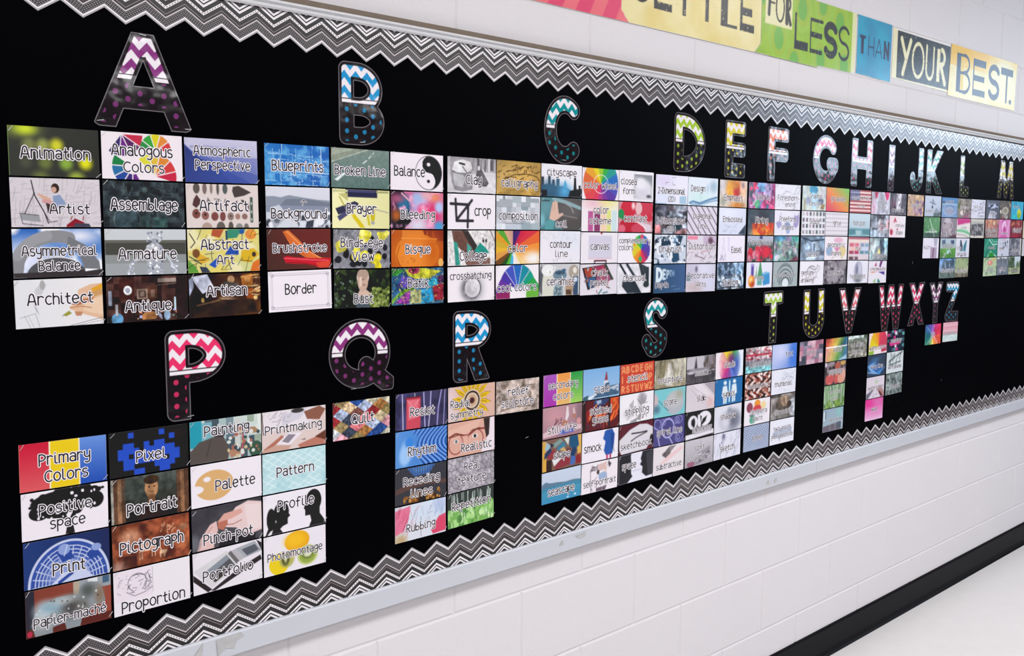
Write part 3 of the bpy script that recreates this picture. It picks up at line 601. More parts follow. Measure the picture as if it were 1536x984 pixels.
B3|Batik card with a multicoloured crackled dye pattern|Batik@.31,.7,.42,.22|bg 3c6488;p 2c5478 0,0 .3,.1 .3,.5 0,.7;p 5c48a0 .2,.2 .45,.3 .3,.55 .1,.5;p 3c8c3c 0,.02 .25,.04 .1,.2 0,.2;p b8b838 .25,.02 .6,0 .8,.06 .95,.1 .7,.3 .45,.3 .3,.2;e .42 .06 .11 .1 902c50;e .42 .05 .05 .05 4c1c30;p 6a9c30 0,.85 .2,.6 .4,.5 .42,.58 .1,.8 0,1;p 8c3c94 .06,.95 .25,.68 .36,.6 .32,.98;p a4a878 .36,.62 .56,.6 .56,.98 .34,.98;p 2c90c0 .56,.62 .76,.55 .8,.95 .56,.98;p 8c2838 .78,.5 1,.44 1,.92 .82,.92;p 2c98b8 .6,.34 .86,.3 .88,.5 .66,.5;p 4c2850 .88,.25 1,.2 1,.42 .9,.45;n .5 20 4;N e0d868 30 9 .74 .05;N 1c1c34 26 5 .74 .05
C1|Clay card with a black-and-white photo of bagged clay|Clay@.37,.69,.63,.25|bg b8b4b8;gv 98949a d4d0d4;k 3 12 6c686c,8c888c,dcd8dc .03 .3 85 4 .5 0 1 .25;r .6 0 .66 .22 5c585a;r .88 .02 .95 .34 605c60;p dcd8dc .4,.6 .62,.38 1,.4 1,1 .4,1;p 8c8a90 .07,.35 .12,.2 .3,.3 .5,.4 .52,.7 .5,.9 .3,.97 .14,.93 .08,.7;p e4e2e4 .08,.36 .14,.14 .3,.06 .46,.12 .5,.3 .4,.44 .2,.44;p b8b6ba .1,.45 .3,.46 .36,.6 .3,.85 .14,.8;p a4a2a6 .38,.5 .5,.44 .5,.8 .4,.85;l 2c2a2e .03 .24,.17 .34,.2;l 3c3a3e .014 .3,.26 .34,.34 .4,.44;l 5c5a5e .01 .1,.4 .2,.46 .36,.47;p 58565a .6,.35 .7,.33 .85,.7 .8,.8 .64,.8 .56,.6;p 6c6a6e .7,.4 .82,.62 .76,.76 .66,.6;r 0 .0 .05 1 c8c4c8;n .12 12 5
C1|Crop card with a bold black crop symbol on white|crop@.56,.9,.48,.26|bg ede6ee;l 333034 .045 .06,.28 .44,.3;l 333034 .045 .16,.15 .18,.76 .52,.76;l 333034 .045 .42,.3 .41,.94;l 333034 .045 .5,.17 .18,.74
C1|Collage card with brown bark and teal scraps on white print|Collage@.25,.82,.74,.24|bg e0dcdc;k 3 60 6c686c,988 .008 .05 30 90 0 0 1 1;p 6c4c44 .08,0 .36,0 .6,.5 .66,.9 .5,1 .38,.98 .3,.6 .12,.3;p 3a3434 .3,0 .42,0 .62,.45 .55,.6;p 3c9488 .12,.3 .2,.35 .26,.98 .16,1;p 4ca094 .4,.35 .5,.5 .45,.7 .4,.6;p 2c9488 .55,.6 .68,.35 .8,.5 .88,.65 .7,.72;p 7c5c54 .38,.85 .6,.82 .9,.8 .9,.98 .4,1;e .75 .3 .02 .05 222;e .81 .3 .02 .05 222;l 988 .03 .9,0 1,.3;n .15 25 5
C1|Crosshatching card with a pencil-shaded sphere|crosshatching@.05,.93,.27,.19|bg ede6ec;e .52 .64 .24 .4 b8b4bc .12;e .49 .63 .2 .33 6c6a70 .07;e .52 .62 .175 .3 d8d2d8;a 4a484e .018 .52 .62 .175 .3 0 360;e .53 .62 .15 .26 e8e2e8;e .49 .66 .12 .2 b8b4ba .06;e .56 .58 .07 .12 e8e4ea .05;k 5 40 a8a4ac,c4c0c8 .006 .1 45 60 .36 .36 .68 .92
C2|Calligraphy card with dark brown script on golden parchment|calligraphy@.11,.92,.66,.21|bg b89450;n .3 4 5;e .2 .5 .2 .3 d0ac68 .2;k 3 16 4c3418 .012 .12 15 20 .02 .1 1 .55;l 4c3418 .014 .2,.52 .4,.4 .7,.36 .9,.42 .98,.55;k 4 26 5c4020 .012 .05 60 50 .35 .1 .9 .32;k 5 14 5c4424 .01 .06 20 40 .0 .3 .3 .6;k 6 10 7c6030 .01 .1 5 10 .05 .85 .95 .98
C2|Composition card with grey and white overlapping blocks|composition@.06,.94,.6,.22|bg d0d4dc;ch 9 6 8 d8dce4,b8bcc4,c8ccd4,e4e6ec,a0a8b0;r .06 .1 .36 .32 a8acb4;r .14 0 .2 .12 889098;r .36 .02 .56 .2 a8b4bc;r .56 .3 .72 .42 8c9ca4;r .2 .84 .56 1 c0c8d4;r .56 .78 .78 1 98a8b0;r .8 .8 1 1 a8b4bc;r .75 .05 .98 .18 9ca4ac;l 787c84 .012 .2,.82 .6,.82;l 8a9098 .01 .06,.33 .36,.33
C2|Color card with a fan of coloured pencil tips|color@.27,.71,.53,.22|w .38 .55 1.1 e89040,e8a048,f0b060,e8c878,eadccc,eae6e6,4cb0d8,58b048,2c5028,6c4828,d8984c,e0b038,c8a838,d89830,58a038,d8a488,c89888,3c2868,4c2c70,c82c48,d03848,e06838 -10;e .85 .85 .2 .2 f0eeee .1;e .38 .55 .05 .1 2c2018 .03
C2|Cool Colors card with half a wheel of violet, blue and green|cool colors@.03,.94,.68,.21|bg ece6ec;w .5 .74 .43 4c3aa0,4656b8,2c68b8,24889c,1f9880 200 d8d4e8 140;p 6a3a94 0,.75 .14,.5 .35,.68 .3,.8 0,.9;p 6a3898 .0,.72 .1,.42 .36,.62 0,.8;p 35a050 .68,.6 .88,.38 1,.62 1,.8 .8,.78;p 8c2c60 0,.82 .32,.8 .32,1 0,1;r .32 .8 .7 1 ece6ec;p 68b040 .7,.8 1,.7 1,1 .7,1
C3|Cityscape card with a blue and black skyline|cityscape@.14,.86,.25,.21|bg e8e6ee;r .0 .4 .06 1 20242c;r .16 .36 .22 1 22303c;r .26 .48 .32 1 28384a;r .36 .44 .44 1 3c6078;p 58a0c8 .54,.6 .58,.46 .62,.6 .66,1 .5,1;p 30506a 0,.66 .2,.6 .4,.7 .5,.66 .7,.76 .72,1 0,1;e .56 .82 .16 .2 58a8d8 .12;e .2 .75 .18 .2 3c6480 .12;p 1c1c24 .7,.8 .8,.76 1,.72 1,1 .66,1;p 1c1c22 .79,.8 .8,.4 .82,.34 .85,.4 .87,.8;r .92 .62 .97 .85 1c1c22;r 0 .8 .14 1 1e2228
C3|Coil card with a hand pressing a clay vessel|coil@.37,.64,.82,.2|bg 4c7880;e .1 .3 .2 .3 6898a0 .2;e .75 .5 .42 .55 54504f;e .7 .35 .3 .3 625e5e .1;l 8caab0 .06 .3,.04 .6,.12 .98,.3;l a0a0a0 .02 .6,.16 .75,.28 .8,.45;l 948a88 .014 .46,.52 .9,.62;l 38404a .02 0,.1 .2,.1;p d8b4a4 .2,.7 .24,.4 .28,.14 .34,.1 .4,.12 .42,.35 .44,.5 .54,.46 .55,.52 .42,.66 .34,.72;l c09484 .01 .33,.15 .33,.4;l c09484 .01 .28,.2 .29,.42;p 5c9aa0 .1,.8 .22,.66 .34,.74 .3,1 .1,1;e .02 .7 .08 .2 7cb4c0 .05
C3|Contour Line card, white with faint grey outlines|contour@.24,.78,.42,.21/line@.37,.68,.72,.19|bg e8e4ec;e .7 .3 .3 .3 dde0ee .2;k 5 40 c8ccd8,d4d4e0 .006 .12 40 90 .05 .05 .95 .3;k 6 20 b8b8c4,ccc .006 .06 30 90 .3 .85 .8 .98
C3|Ceramics card with white and blue pottery jars|ceramics@.18,.87,.56,.22|bg c8c8cc;e .04 .5 .05 .45 585c64;e .2 .7 .14 .6 d4d4c8;e .2 .2 .16 .18 e8e8e8;e .5 .35 .17 .17 6c8494;e .5 .28 .12 .06 3c5468;e .6 .2 .05 .05 40607c;e .85 .25 .13 .22 a89c90;e .88 .2 .05 .1 e0dcd4;e .74 .8 .1 .3 b09478;r .66 .82 .8 .98 584438;r .84 .4 .97 1 3c506c;e .9 .5 .05 .08 c8d4e0;e .46 .9 .12 .3 90a4ac;k 4 24 48606c,3c5464 .012 .04 40 90 .36 .7 .56 1;k 5 16 8c8c88,fff .015 .05 30 90 .1 .1 .9 .9
C4|Color Wheel card with a full rainbow polygon|color wheel@.04,.95,.55,.19|bg ede6ee;w .5 .5 .48 5050b0,5c3c9c,7c3c98,b03c84,d43c5c,d84850,d85848,d86838,e0a030,e0cc28,98c030,38a848,2c988c,2c6cb8 0;a f4eef0 .012 .5 .5 .2 .3 0 360
C4|Color Scheme card with pink, plum and yellow bars|color@.32,.73,.31,.21/scheme@.22,.8,.66,.2|bg ece6ea;e .6 .0 .35 .25 e8e090 .15;e .3 .1 .2 .15 e8b8d0 .12;r .17 .35 .31 1 b85c94;r .34 .35 .5 1 883c68;r .52 .3 .67 1 ecccac;r .68 .3 .8 1 d8dc84;r .82 .3 .96 1 c8dce0
C4|Canvas card with a blank canvas on a red easel|canvas@.26,.76,.46,.21|bg e8e2ea;r .2 .1 .84 .86 cfcbdc;r .2 .84 .84 .87 e0b8c0;r .36 .9 .7 .95 5c2030;r .36 .94 .39 1 402028;r .67 .94 .7 1 402028;e .55 .02 .03 .04 a85048
C4|Chalk Pastel card with a tilted box of coloured pastels|chalk@.3,.74,.28,.2/pastel@.28,.76,.61,.2|bg ded8e2;p 282428 .05,.12 .7,0 .9,.5 .2,.84;p a04838 .1,.14 .3,.1 .36,.4 .16,.44;p 3c5c84 .16,.46 .4,.4 .42,.7 .24,.78;p a03858 .35,.08 .66,.02 .74,.3 .4,.38;p 985878 .42,.42 .78,.34 .84,.52 .46,.68;k 5 30 d87848,e8a060,c83c4c,d85878,4878a8,68a0b0,eee,602838 .02 .05 75 8 .12 .06 .8 .74;l 3c4c3c .04 .66,.03 .88,.5;l 4c7c84 .03 .5,.98 .58,.84;l 587c8c .025 .62,.96 .74,.93;l 98646c .02 .44,.86 .46,.96;l 706470 .025 .72,.76 .8,.8
C5|Closed Form card with a pale shape in a grey square|closed@.05,.49,.36,.2/form@.11,.45,.68,.19|bg ece8f0;r .42 .1 .96 .92 a8a8b0;p 8a8c94 .42,.1 .96,.1 .96,.5;e .7 .6 .26 .34 dcdae4 .06;e .62 .4 .15 .2 e8e6ee .05;e .62 .74 .2 .14 d4d0dc .06;e .86 .82 .06 .05 4c4c54 .02;r .42 .88 .96 .94 d8d4dc
C5|Contrast card with shiny red apples and a green one|contrast@.16,.83,.55,.21|bg c89098;e .3 .2 .24 .3 c82c40;e .8 .2 .22 .3 c83c50;e .58 .2 .1 .2 e0b8bc;e .42 .12 .05 .12 f0d0d4 .03;e .07 .4 .09 .16 2c8c50;p 2c7c44 .1,.45 .3,.62 .5,.68 .3,.75 .1,.6;e .3 .8 .28 .25 b82438;e .62 .9 .25 .2 c8485c;p d8c8d4 .6,.65 .95,.75 .98,.95 .8,1 .75,.85;e .1 .9 .1 .14 d8687c;e .9 .5 .1 .14 c83044;l f8e8ec .02 .55,.66 .8,.86
C5|Complementary Colors card with a six-pointed rainbow badge|complementary@.04,.94,.26,.16/colors@.03,.44,.49,.17|bg ece8f0;w .68 .54 .27 e0c030,c8cc38,58b048,30a060,2c6cb0,4848a8,5c40a0,883878,d03860,e06038,e09030 150;e .7 .13 .05 .1 d84868;e .66 .88 .05 .1 3ca85c;e .48 .7 .04 .08 d0cc40;e .9 .7 .04 .08 4c50a8;e .48 .38 .03 .06 e08c38;e .9 .38 .03 .06 604898
C5|Charcoal card with black charcoal sticks and strokes on white|charcoal@.17,.85,.48,.2|bg dcdae2;l 2a3038 .05 .08,.02 .3,.45;l 38404a .06 .28,.02 .5,.42;p 323a42 .16,.55 .35,.55 .68,.98 .3,1 .14,.75;p 2c343c .4,.6 .52,.58 .72,1 .5,1;p 343c42 .62,0 .7,.0 .85,.1 .94,.12 .94,.75 .84,.72 .72,.45;e .86 .72 .09 .1 343c42;l 50565e .02 .72,.05 .8,.3;n .12 10 3
D1|2-Dimensional card with pale lilac and blue shapes|2-Dimensional@.07,.9,.55,.2/(2D)@.38,.6,.83,.17/r L@.3,.6,.28,.1|bg e8e6f4;e .25 .2 .25 .25 dcd4f0 .1;p a8c4dc .74,.72 .96,.7 .96,.98 .74,.98;e .18 .95 .16 .14 98b4cc;r .04 .6 .6 .98 dce0f4;l 99a .01 .5,.08 .62,.06
D1|3-Dimensional card with dark grey stonework|3-Dimensional@.06,.95,.55,.2/(3D)@.38,.64,.84,.18|bg 70707c;ch 7 5 5 5c5c68,808490,98a0b0,484854,6c5c64;l b8c4d8 .05 .4,.4 .7,.3 .95,.4;p 3c5c6c .6,.7 .85,.68 .78,.88 .6,.82;p 4c4448 .15,.68 .5,.66 .4,.8 .2,.84;p a8686c 0,.7 .15,.7 .2,1 0,1;p b08084 .7,.9 1,.8 1,1 .6,1;n .9 10 5
D1|Drybrush card with ragged navy brush marks on white|Drybrush@.16,.84,.51,.21|bg c8d0e0;p 283c50 .1,.1 .5,.02 .9,.02 .8,.4 .5,.35 .2,.4;p 2c4c68 .45,.6 .75,.55 .8,.9 .6,.98 .5,.85;p 1c2c3c 0,.2 .1,.1 .1,.55 0,.6;e .62 .15 .1 .14 6890b8 .06;p 1c2830 0,.8 .15,.88 .02,.84;N e8ecf4 7 4 .64 .05;N 30485c 9 8 .72 .05
D1|Depth card with shrinking white capitals on slate blue|Depth@.06,.46,.72,.18|bg 3c5474;gh 34506c 44608c;T DEPTH
D2|Design card with blue ribbon curves on white|Design@.1,.56,.4,.2|bg e0e8f4;e .4 .7 .3 .2 cce8e8 .15;e .85 .3 .12 .2 a8c0d4 .08;e .65 .38 .04 .14 b8cce0 .04;l 5c88b0 .04 .06,.92 .16,.86 .4,.92 .7,.78 .98,.68;l 88a8c8 .03 .1,.96 .4,.97 .7,.86 .98,.78;l 8cb0c8 .01 .42,.6 .42,.86
D2|Diagonal Line card with thin dark slanting lines on lilac|Diagonal@.2,.8,.34,.19/line@.36,.68,.7,.17|bg dcd4e4;f 4c4454 .13 -45 .022
D2|Distortion card with pink smear over warped sketch lines|Distortion@.08,.95,.4,.21|bg dcd4e0;r .02 .02 .36 .15 e888a0;r .55 .0 1 .3 c8b4cc;e .8 .18 .08 .12 68485c .04;k 4 44 8c8490,b0a8b4,604c58 .01 .1 20 70 .02 .2 1 1;l c89098 .02 .5,.6 .8,.5;l 604450 .012 .3,.72 .6,.85
D2|Decorative Arts card with a blurred lilac vase scene|Decorative@.06,.96,.42,.19/Arts@.36,.68,.74,.17|bg d0cce0;e .55 .3 .25 .4 dcdaec .2;e .2 .3 .2 .3 c4c0d4 .15;r .02 .38 .14 .6 58788c;e .34 .18 .04 .1 706478 .03;e .3 .85 .3 .2 c8b8bc .1;l a098b0 .01 .3,.6 .34,.9;e .75 .6 .2 .4 d4d4ea .15
E1|Emphasis card with orange and red pears among pale ones|Emphasis@.17,.83,.66,.22|bg dccdc4;e .1 .2 .12 .25 e8e0e8 .08;e .5 .3 .28 .4 e0a050 .1;e .38 .35 .12 .3 e8a840 .05;e .62 .38 .13 .32 c83c3c .06;e .55 .16 .14 .16 d88c40 .06;e .85 .35 .12 .3 ecc0a0 .06;e .85 .15 .05 .12 988090 .05;e .65 .95 .25 .16 c88038 .08;e .12 .8 .1 .1 98a08c .1;n .2 8 4
E1|Embossed card of pale blue paper with a slate corner|Embossed@.15,.85,.43,.19|bg d8dcf0;p 3c4858 .72,.98 1,.6 1,1;k 4 20 b0bcd8,c4cce4 .012 .1 20 40 .15 .6 .7 .95;e .3 .2 .3 .2 e8ecf8 .2
E1|Easel card, white with a faint lilac easel|Easel@.5,.88,.55,.21|bg ece6f4;r .36 .05 .42 .6 dcd4ee;l b0a8c4 .01 .2,.1 .16,.8 .1,1;l ccc4e0 .012 .22,.2 .28,.95;k 4 14 a49cb8,887c9c .012 .06 40 60 .08 .7 .3 .95
E1|Etching card with blue-black tree texture|Etching@.22,.78,.76,.22|bg 94a8c0;b 4 60 38485c,4c5c74,6c8098 .03 .06 .02 0 .5 .55;b 5 50 88a8cc,5c7c98,a8c4e0 .02 .05 .5 .05 .95 .5;b 6 110 3c4858,a8b4c4,647488,ccd4e0 .02 .04 0 .45 1 1;l 2c3440 .02 .0,.98 .4,.9 .9,.95;n .7 14 3
F1|Fabric card with bright pink and blue woven cloth|Fabric@.26,.8,.55,.2|bg a870a0;p 7ca8d8 .3,0 .62,0 .6,.35 .3,.35;p c83c60 .2,.4 .32,.0 .16,.0 .14,.4;p b8a4d4 .62,0 .85,0 .82,.5 .6,.5;p 8c3c6c .88,0 1,0 1,.6 .9,.6;p c04c84 .5,.7 1,.55 1,1 .5,1;l f090b0 .025 .65,.7 1,.98;p 58a078 .2,.75 .4,.6 .42,1 .2,1;e .08 .3 .09 .3 586070;p d8d4e8 .05,.9 .3,.6 .2,.9;b 6 30 d04870,e8a8d0,5c4c88,48a0c0 .02 .04 0 .2 1 1;n .5 10 3
F1|Firing card with orange kiln flames under dark smoke|Firing@.28,.76,.43,.22|bg 505c68;e .55 .15 .3 .3 3c3c44 .2;p b84838 .15,.55 1,.5 1,1 .2,1;e .55 .9 .3 .3 f08838 .15;e .6 .98 .28 .14 f0c858 .1;b 7 20 e86030,f0a040,d84c38 .03 .06 .3 .6 .95 .95 .02;e .3 .65 .06 .1 a03030 .04;n .3 8 5
F1|Foreground card with a field of red poppies|Foreground@.08,.92,.24,.19|gv b8bcd0 88909c;r .46 0 .58 .12 4c4c7c;r 0 .25 1 .5 6c7c80;b 5 60 485c50,3c5048,587060 .03 .06 0 .4 1 1;e .62 .62 .32 .24 c83850 .08;b 6 20 d8384c,c03048,e05870 .05 .1 .02 .5 1 .9 .02;b 7 14 d88ca0,986878 .03 .05 0 .6 .4 1;p 40584c .5,.9 .56,.7 .6,.95
F1|Form card with a purple cylinder, green cone, blue cube and orange sphere|Form@.33,.68,.62,.18|bg e4e4f2;r .17 .1 .28 .55 6050a0;e .22 .1 .06 .06 a898d0;p 509868 .5,0 .54,0 .64,.6 .42,.6;p 88b088 .34,.6 .38,.15 .42,.6;p 4494cc .58,.45 .9,.4 .92,.85 .66,.92;p 80b8e0 .58,.46 .75,.36 .9,.42 .7,.5;r .42 .6 .6 .9 68a8a0;e .2 .74 .13 .24 e88838;e .17 .68 .07 .12 f8d488 .05;e .24 .86 .07 .1 b8482c .05
F2|Foreshortening card, white with faint leafy pencil lines|Foreshort-@.1,.95,.54,.19/ening@.4,.78,.8,.17|bg e8e6f2;k 4 30 b8b8c8,ccd0dc,a8b0b8 .012 .16 50 60 .02 .05 1 1;l b0b0c4 .014 .3,.5 .4,.25 .6,.3;l a0a8b4 .014 .7,.5 .85,.1
F2|Freeform Shapes card with lilac and blue splash shapes|Freeform@.2,.85,.35,.19/shapes@.28,.76,.68,.18|bg e6e4f0;p a4a0cc .05,.5 .2,.4 .3,.55 .2,.7 .14,.75;p a89cc8 .8,.1 .85,.3 .95,.1 1,.3 .95,.6 .85,.72 .75,.6;p 98acd4 .4,.6 .55,.45 .65,.6 .6,.9 .5,.96;p b8b4d8 .22,.1 .26,.1 .24,.3;e .85 .3 .1 .1 a89cc8;e .5 .55 .1 .08 8c98b8
F2|colourful folk painting card, third down in second F column|Folk@.38,.64,.24,.15/Art@.3,.85,.5,.2|bg 7c9898;p 5090b8 0,0 .5,0 .4,.2 0,.25;p 9888b0 .5,0 .9,.05 .7,.2 .4,.22;p 50a8a0 .7,0 1,0 1,.2 .7,.2;p a8b8b0 0,.9 .3,.6 .6,.55 .7,.7 .4,.8 .1,1;p 5c6870 .1,.5 .4,.5 .3,.7 .05,.8;p 80485c .7,.85 1,.82 1,1 .65,1;p 5c8c88 .5,.75 .65,.7 .6,.95 .45,.9;b 6 50 6c9cac,98acac,5c7478,88b094,b0a0b8 .03 .06 0 .15 1 .9;n .5 9 5
F2|grey card with nested concentric arch lines, bottom of second F column|focal point@.06,.95,.53,.15|bg a8b4b8;a 384448 .03 .5 .9 .17 .28 180 360;a 384448 .024 .5 .9 .24 .44 180 360;a 485458 .022 .5 .8 .3 .5 180 360;a 586468 .02 .5 .7 .36 .56 190 350;a 788488 .02 .5 .6 .34 .5 195 345;a 788488 .02 .5 .5 .3 .44 200 340;e .5 .88 .12 .2 e0e8ec;r .0 .8 .08 1 98a4a8
G1|Graphic Design card with a light blue figure between grey panels|Graphic@.26,.82,.42,.17/Design@.3,.78,.72,.17|bg d0d8d4;r 0 0 .16 1 d8e4e8;p b0b088 .06,.5 .14,.5 .12,1 .04,1;e .46 .14 .18 .2 4c9cc4;p b4d8ec .4,.25 .6,.3 .7,.6 .55,1 .4,.9 .36,.6;e .24 .6 .1 .16 98a0bc .04;p a4845c .8,.7 .96,.75 .9,.96 .76,.92;e .78 .62 .12 .14 6c7890;r .75 .0 1 .5 c4c4c8;n .2 8 4
G1|Glaze card with rows of small colour sample tiles|Glaze@.34,.74,.42,.21|bg e8e8f0;B 7 4 5 786878,98949c,4c5058,b8a0b0,c8c0c8,685868,5c6460,a098a0
G1|Gallery card with a blue-grey exhibition hall|Gallery@.24,.8,.74,.2|gv 8ca4bc 8898ac;l 28344c .025 .06,.05 .45,.2 1,.12;l 34405c .02 0,.0 .2,.2;p b8d0e8 .1,.35 .3,.25 .4,.5 .2,.6;p c8d8ec .45,.25 .7,.2 .8,.55 .5,.6;p 5c6478 .8,.65 1,.6 1,.8 .8,.8;r .52 .3 .6 .6 5c7488;p c8d8e0 .2,.95 .5,.75 .7,.85 .5,1;n .5 7 4
G1|Gesture Drawing card with a loose grey scribbled horse|gesture@.07,.58,.48,.17/drawing@.06,.58,.79,.17|bg ece8f2;a 585464 .014 .5 .6 .24 .4 150 300;l 686474 .014 .4,.25 .6,.36 .7,.3 .74,.18;l 787484 .012 .7,.55 .66,.7 .4,.8;l 888494 .01 .72,.15 .84,.25 .78,.42;k 4 20 a8a4b4,8c8898 .01 .1 60 60 .3 .3 .8 .8
G2|Gradate card blending red to orange to green|gradate@.2,.84,.47,.2|G d84c68 e89048 7cc058
G2|Grid card with fine grey squared lines on white|grid@.34,.65,.46,.19|bg ece8f0;f a8a0ac .09 0 .012;f c4bcc8 .045 90 .008
G2|Geometric Shapes card with pale pink, blue and gold figures|geometric@.12,.9,.36,.19/shapes@.26,.74,.72,.18|bg ece4ec;e .6 .15 .2 .12 e4b4cc;e .2 .6 .14 .22 98b0d0;e .8 .62 .15 .24 e0cc98;p d48cb0 .4,.45 .7,.45 .55,.7;p c8c4bc .3,.95 .45,.78 .4,.95;p d8cca8 .7,.9 .85,.8 .8,.98
G2|Greenware card with stacks of round grey pots|greenware@.16,.9,.5,.2|bg 58545a;b 4 34 8c868e,a49ea6,78727a,948c94 .06 .1 0 .05 1 1;b 5 16 b4aeb6,3c383e .025 .04 0 0 1 1;e .85 .2 .12 .2 989298;e .5 .75 .14 .2 a09aa2
H1|Horizontal Line card with a striped red and white flag|Horizontal@.1,.94,.34,.17/line@.36,.7,.7,.15|bg e0b8b8;s h 13 a84c50,eccccc;r 0 0 .46 .46 5c5c84;f a8a8c0 .12 0 .03 .46 .46
H1|Horizon card with misty teal sea under pale sky|horizon@.2,.75,.42,.2|gv c8d8e4 b0c8d4;r 0 .64 1 .72 80a8b8;gvr .7 5c98a4 94b8c4;p 588894 0,.7 .3,.68 .3,.9 0,.95;p 5c8a94 .65,.7 1,.68 1,.92 .66,.9;p a8c4cc .3,.74 .6,.74 .56,.95 .36,.95
H1|Hue card with rows of soft paint swatches|hue@.36,.62,.5,.18|bg dcd0d8;r 0 0 1 .1 b05c70;r 0 .1 1 .25 e8d8d0;r .06 .26 .26 .42 d86c80;r .3 .26 .5 .42 e07c90;r .58 .26 .76 .42 8c9cbc;r .8 .26 .98 .42 8cacc8;r .04 .6 .26 .74 a8485c;r .3 .6 .5 .74 b83c64;r .56 .6 .76 .74 6090a4;r .8 .6 .98 .74 6c98b4;r .04 .86 .26 1 6c4c54;r .32 .86 .48 1 745864;r .1 .44 .5 .58 ecc0b8;r .6 .44 .96 .58 c8d4ec
H1|Highlight card with a shaded grey egg on white|highlight@.14,.88,.7,.18|bg e6e4f0;e .52 .45 .2 .42 a8a8bc;e .56 .38 .14 .3 c8c8dc .08;e .46 .4 .05 .2 70708a .05;e .52 .88 .14 .08 585c68 .04;e .52 .75 .22 .14 8c949c .05
I1|lilac card with pink tulip shapes, top of the I column|implied@.3,.8,.46,.14/space@.35,.78,.68,.14|bg c8c8d8;p c83c68 .14,0 .35,0 .3,.25 .2,.3;p d02c68 .68,0 .95,0 .9,.3 .8,.38;e .1 .7 .12 .3 e0b4cc .1;p a8a8b8 .4,.2 .5,.0 .6,.3 .8,.9 .3,1;n .3 8 4
I1|blurred grey and pink studio card, second in the I column|interior@.3,.85,.5,.15/design@.4,.9,.72,.15|bg a0a8b8;p 5c5864 .3,0 .8,0 .7,.3 .35,.3;e .55 .3 .14 .14 d0d0dc;p 4c5058 .15,.55 .4,.6 .35,.7 .1,.65;p b08090 .5,.35 .75,.4 .7,.65 .5,.65;p e0b0b8 .85,.2 1,.2 1,.65 .85,.6;p b0c4d8 0,.7 .3,.65 .4,1 0,1;n .7 8 4
I1|pale blue card with a grey tower, third in the I column|installation@.2,.9,.8,.15|bg b8d0d8;p 58687c .55,0 .75,0 .85,.4 .8,1 .55,.9;p 889098 .3,.4 .6,.3 .6,.9 .2,1;p d0c880 .48,.5 .58,.5 .6,.7 .45,.7;e .15 .3 .2 .3 dce8ec .1;e .9 .3 .12 .2 98c8dc .05;p 788088 .5,.9 1,.8 1,1 .4,1;n .6 8 4
I1|white card with a pinwheel of bright colour points, bottom of I column|intermediate@.1,.94,.36,.14|bg e6e0ec;p b02c64 .32,.22 .42,.04 .44,.24;p 6c2c70 .58,.25 .64,0 .78,.0 .66,.3;p 4c3c90 .55,.5 .9,.48 .9,.65;p d88860 .1,.48 .5,.48 .2,.54;p 28806c .5,.98 .55,.78 .68,.98;p 90c888 .25,.95 .42,.78 .4,1;p c88ca0 .5,.3 .6,.4 .4,.44
I2|dark vertical stripes card beside the letter I tulips card|impasto@.14,.84,.77,.16|bg 605c68;p d0ccd8 .36,0 .7,0 .6,.8 .35,.8;k 3 20 48444c,786c78,703c54 .03 .3 88 5 0 .1 .4 .8;k 4 20 34303a,5c5860 .03 .3 88 5 .7 .1 1 .8;k 5 20 8c8894,b0a8b4 .015 .2 85 6 .36 0 .7 .7;n .6 12 4
I2|Implied Shape card with red paint daubs on pink-white|implied@.38,.92,.44,.14/shape@.42,.84,.78,.17|bg ece4ec;gh f0d8e0 ece8f0;p b82c4c .24,.3 .34,.06 .44,.28 .38,.3 .34,.2 .3,.32;e .14 .75 .09 .15 b83450;p ece4ec .13,.55 .2,.6 .16,.7;e .5 .63 .04 .05 982c44
J1|glittering beige and violet mosaic card under letter J|jewelry@.2,.8,.5,.16|bg c0a088;b 4 40 e8d0a0,d8b070,9c7c60 .03 .05 0 0 1 1;b 5 50 a878a8,8888b0,b898b8,6c4c88 .025 .045 .35 .3 1 .95;b 6 40 e8d8c8,604838,b89080,d8c0b8 .015 .03 0 0 1 1
K1|pale sky card with a thin dark sculpture, top of K column|kinetic@.08,.55,.74,.15|gv c4cce0 b8c4d8;l 384050 .02 .5,.15 .46,.6;l 485060 .02 .3,.3 .66,.4;l 485060 .016 .42,.2 .58,.3;e .46 .55 .05 .06 384050;b 4 20 586468,6c7c80 .02 .05 .5 .85 1 1;b 5 12 8c98a4 .02 .04 .65 .62 .95 .8
K1|green grass card with a white sail shape under the pale K card|kite@.35,.7,.66,.13|bg 609468;b 4 60 588c5c,74a878,4c7c54 .03 .06 0 0 1 .7;l c8e8c8 .04 .35,.1 .6,.75;p d0e8d8 .1,.72 .85,.68 .8,.76 .2,.8;r 0 .8 1 1 485c54;b 5 30 3c4c48,587064 .02 .04 0 .78 1 1;l a8c0b0 .03 .62,.75 .68,1
K1|Kiln card, white with two soft grey upright shapes|kiln@.08,.44,.46,.19|bg e4e0ee;p b4b0c4 .65,0 .92,0 .86,.4 .72,.4;r .5 .45 .88 1 b0a0b8;l 88788c .02 .5,.45 .5,1;p 886880 .62,.5 .72,.5 .7,1 .6,1;l 9888a0 .02 .84,.5 .84,1
L1|blue card with a grey round dish, top of the L columns|loom@.2,.76,.2,.18|bg 7c9cc8;r 0 0 1 .3 4c84bc;e .48 .65 .42 .28 98b0d0;a 5c70a0 .03 .5 .6 .3 .2 150 400;e .5 .7 .25 .16 a0a0b8;r 0 .2 .2 .32 3c5468;r .0 .3 1 .36 a8c4e0
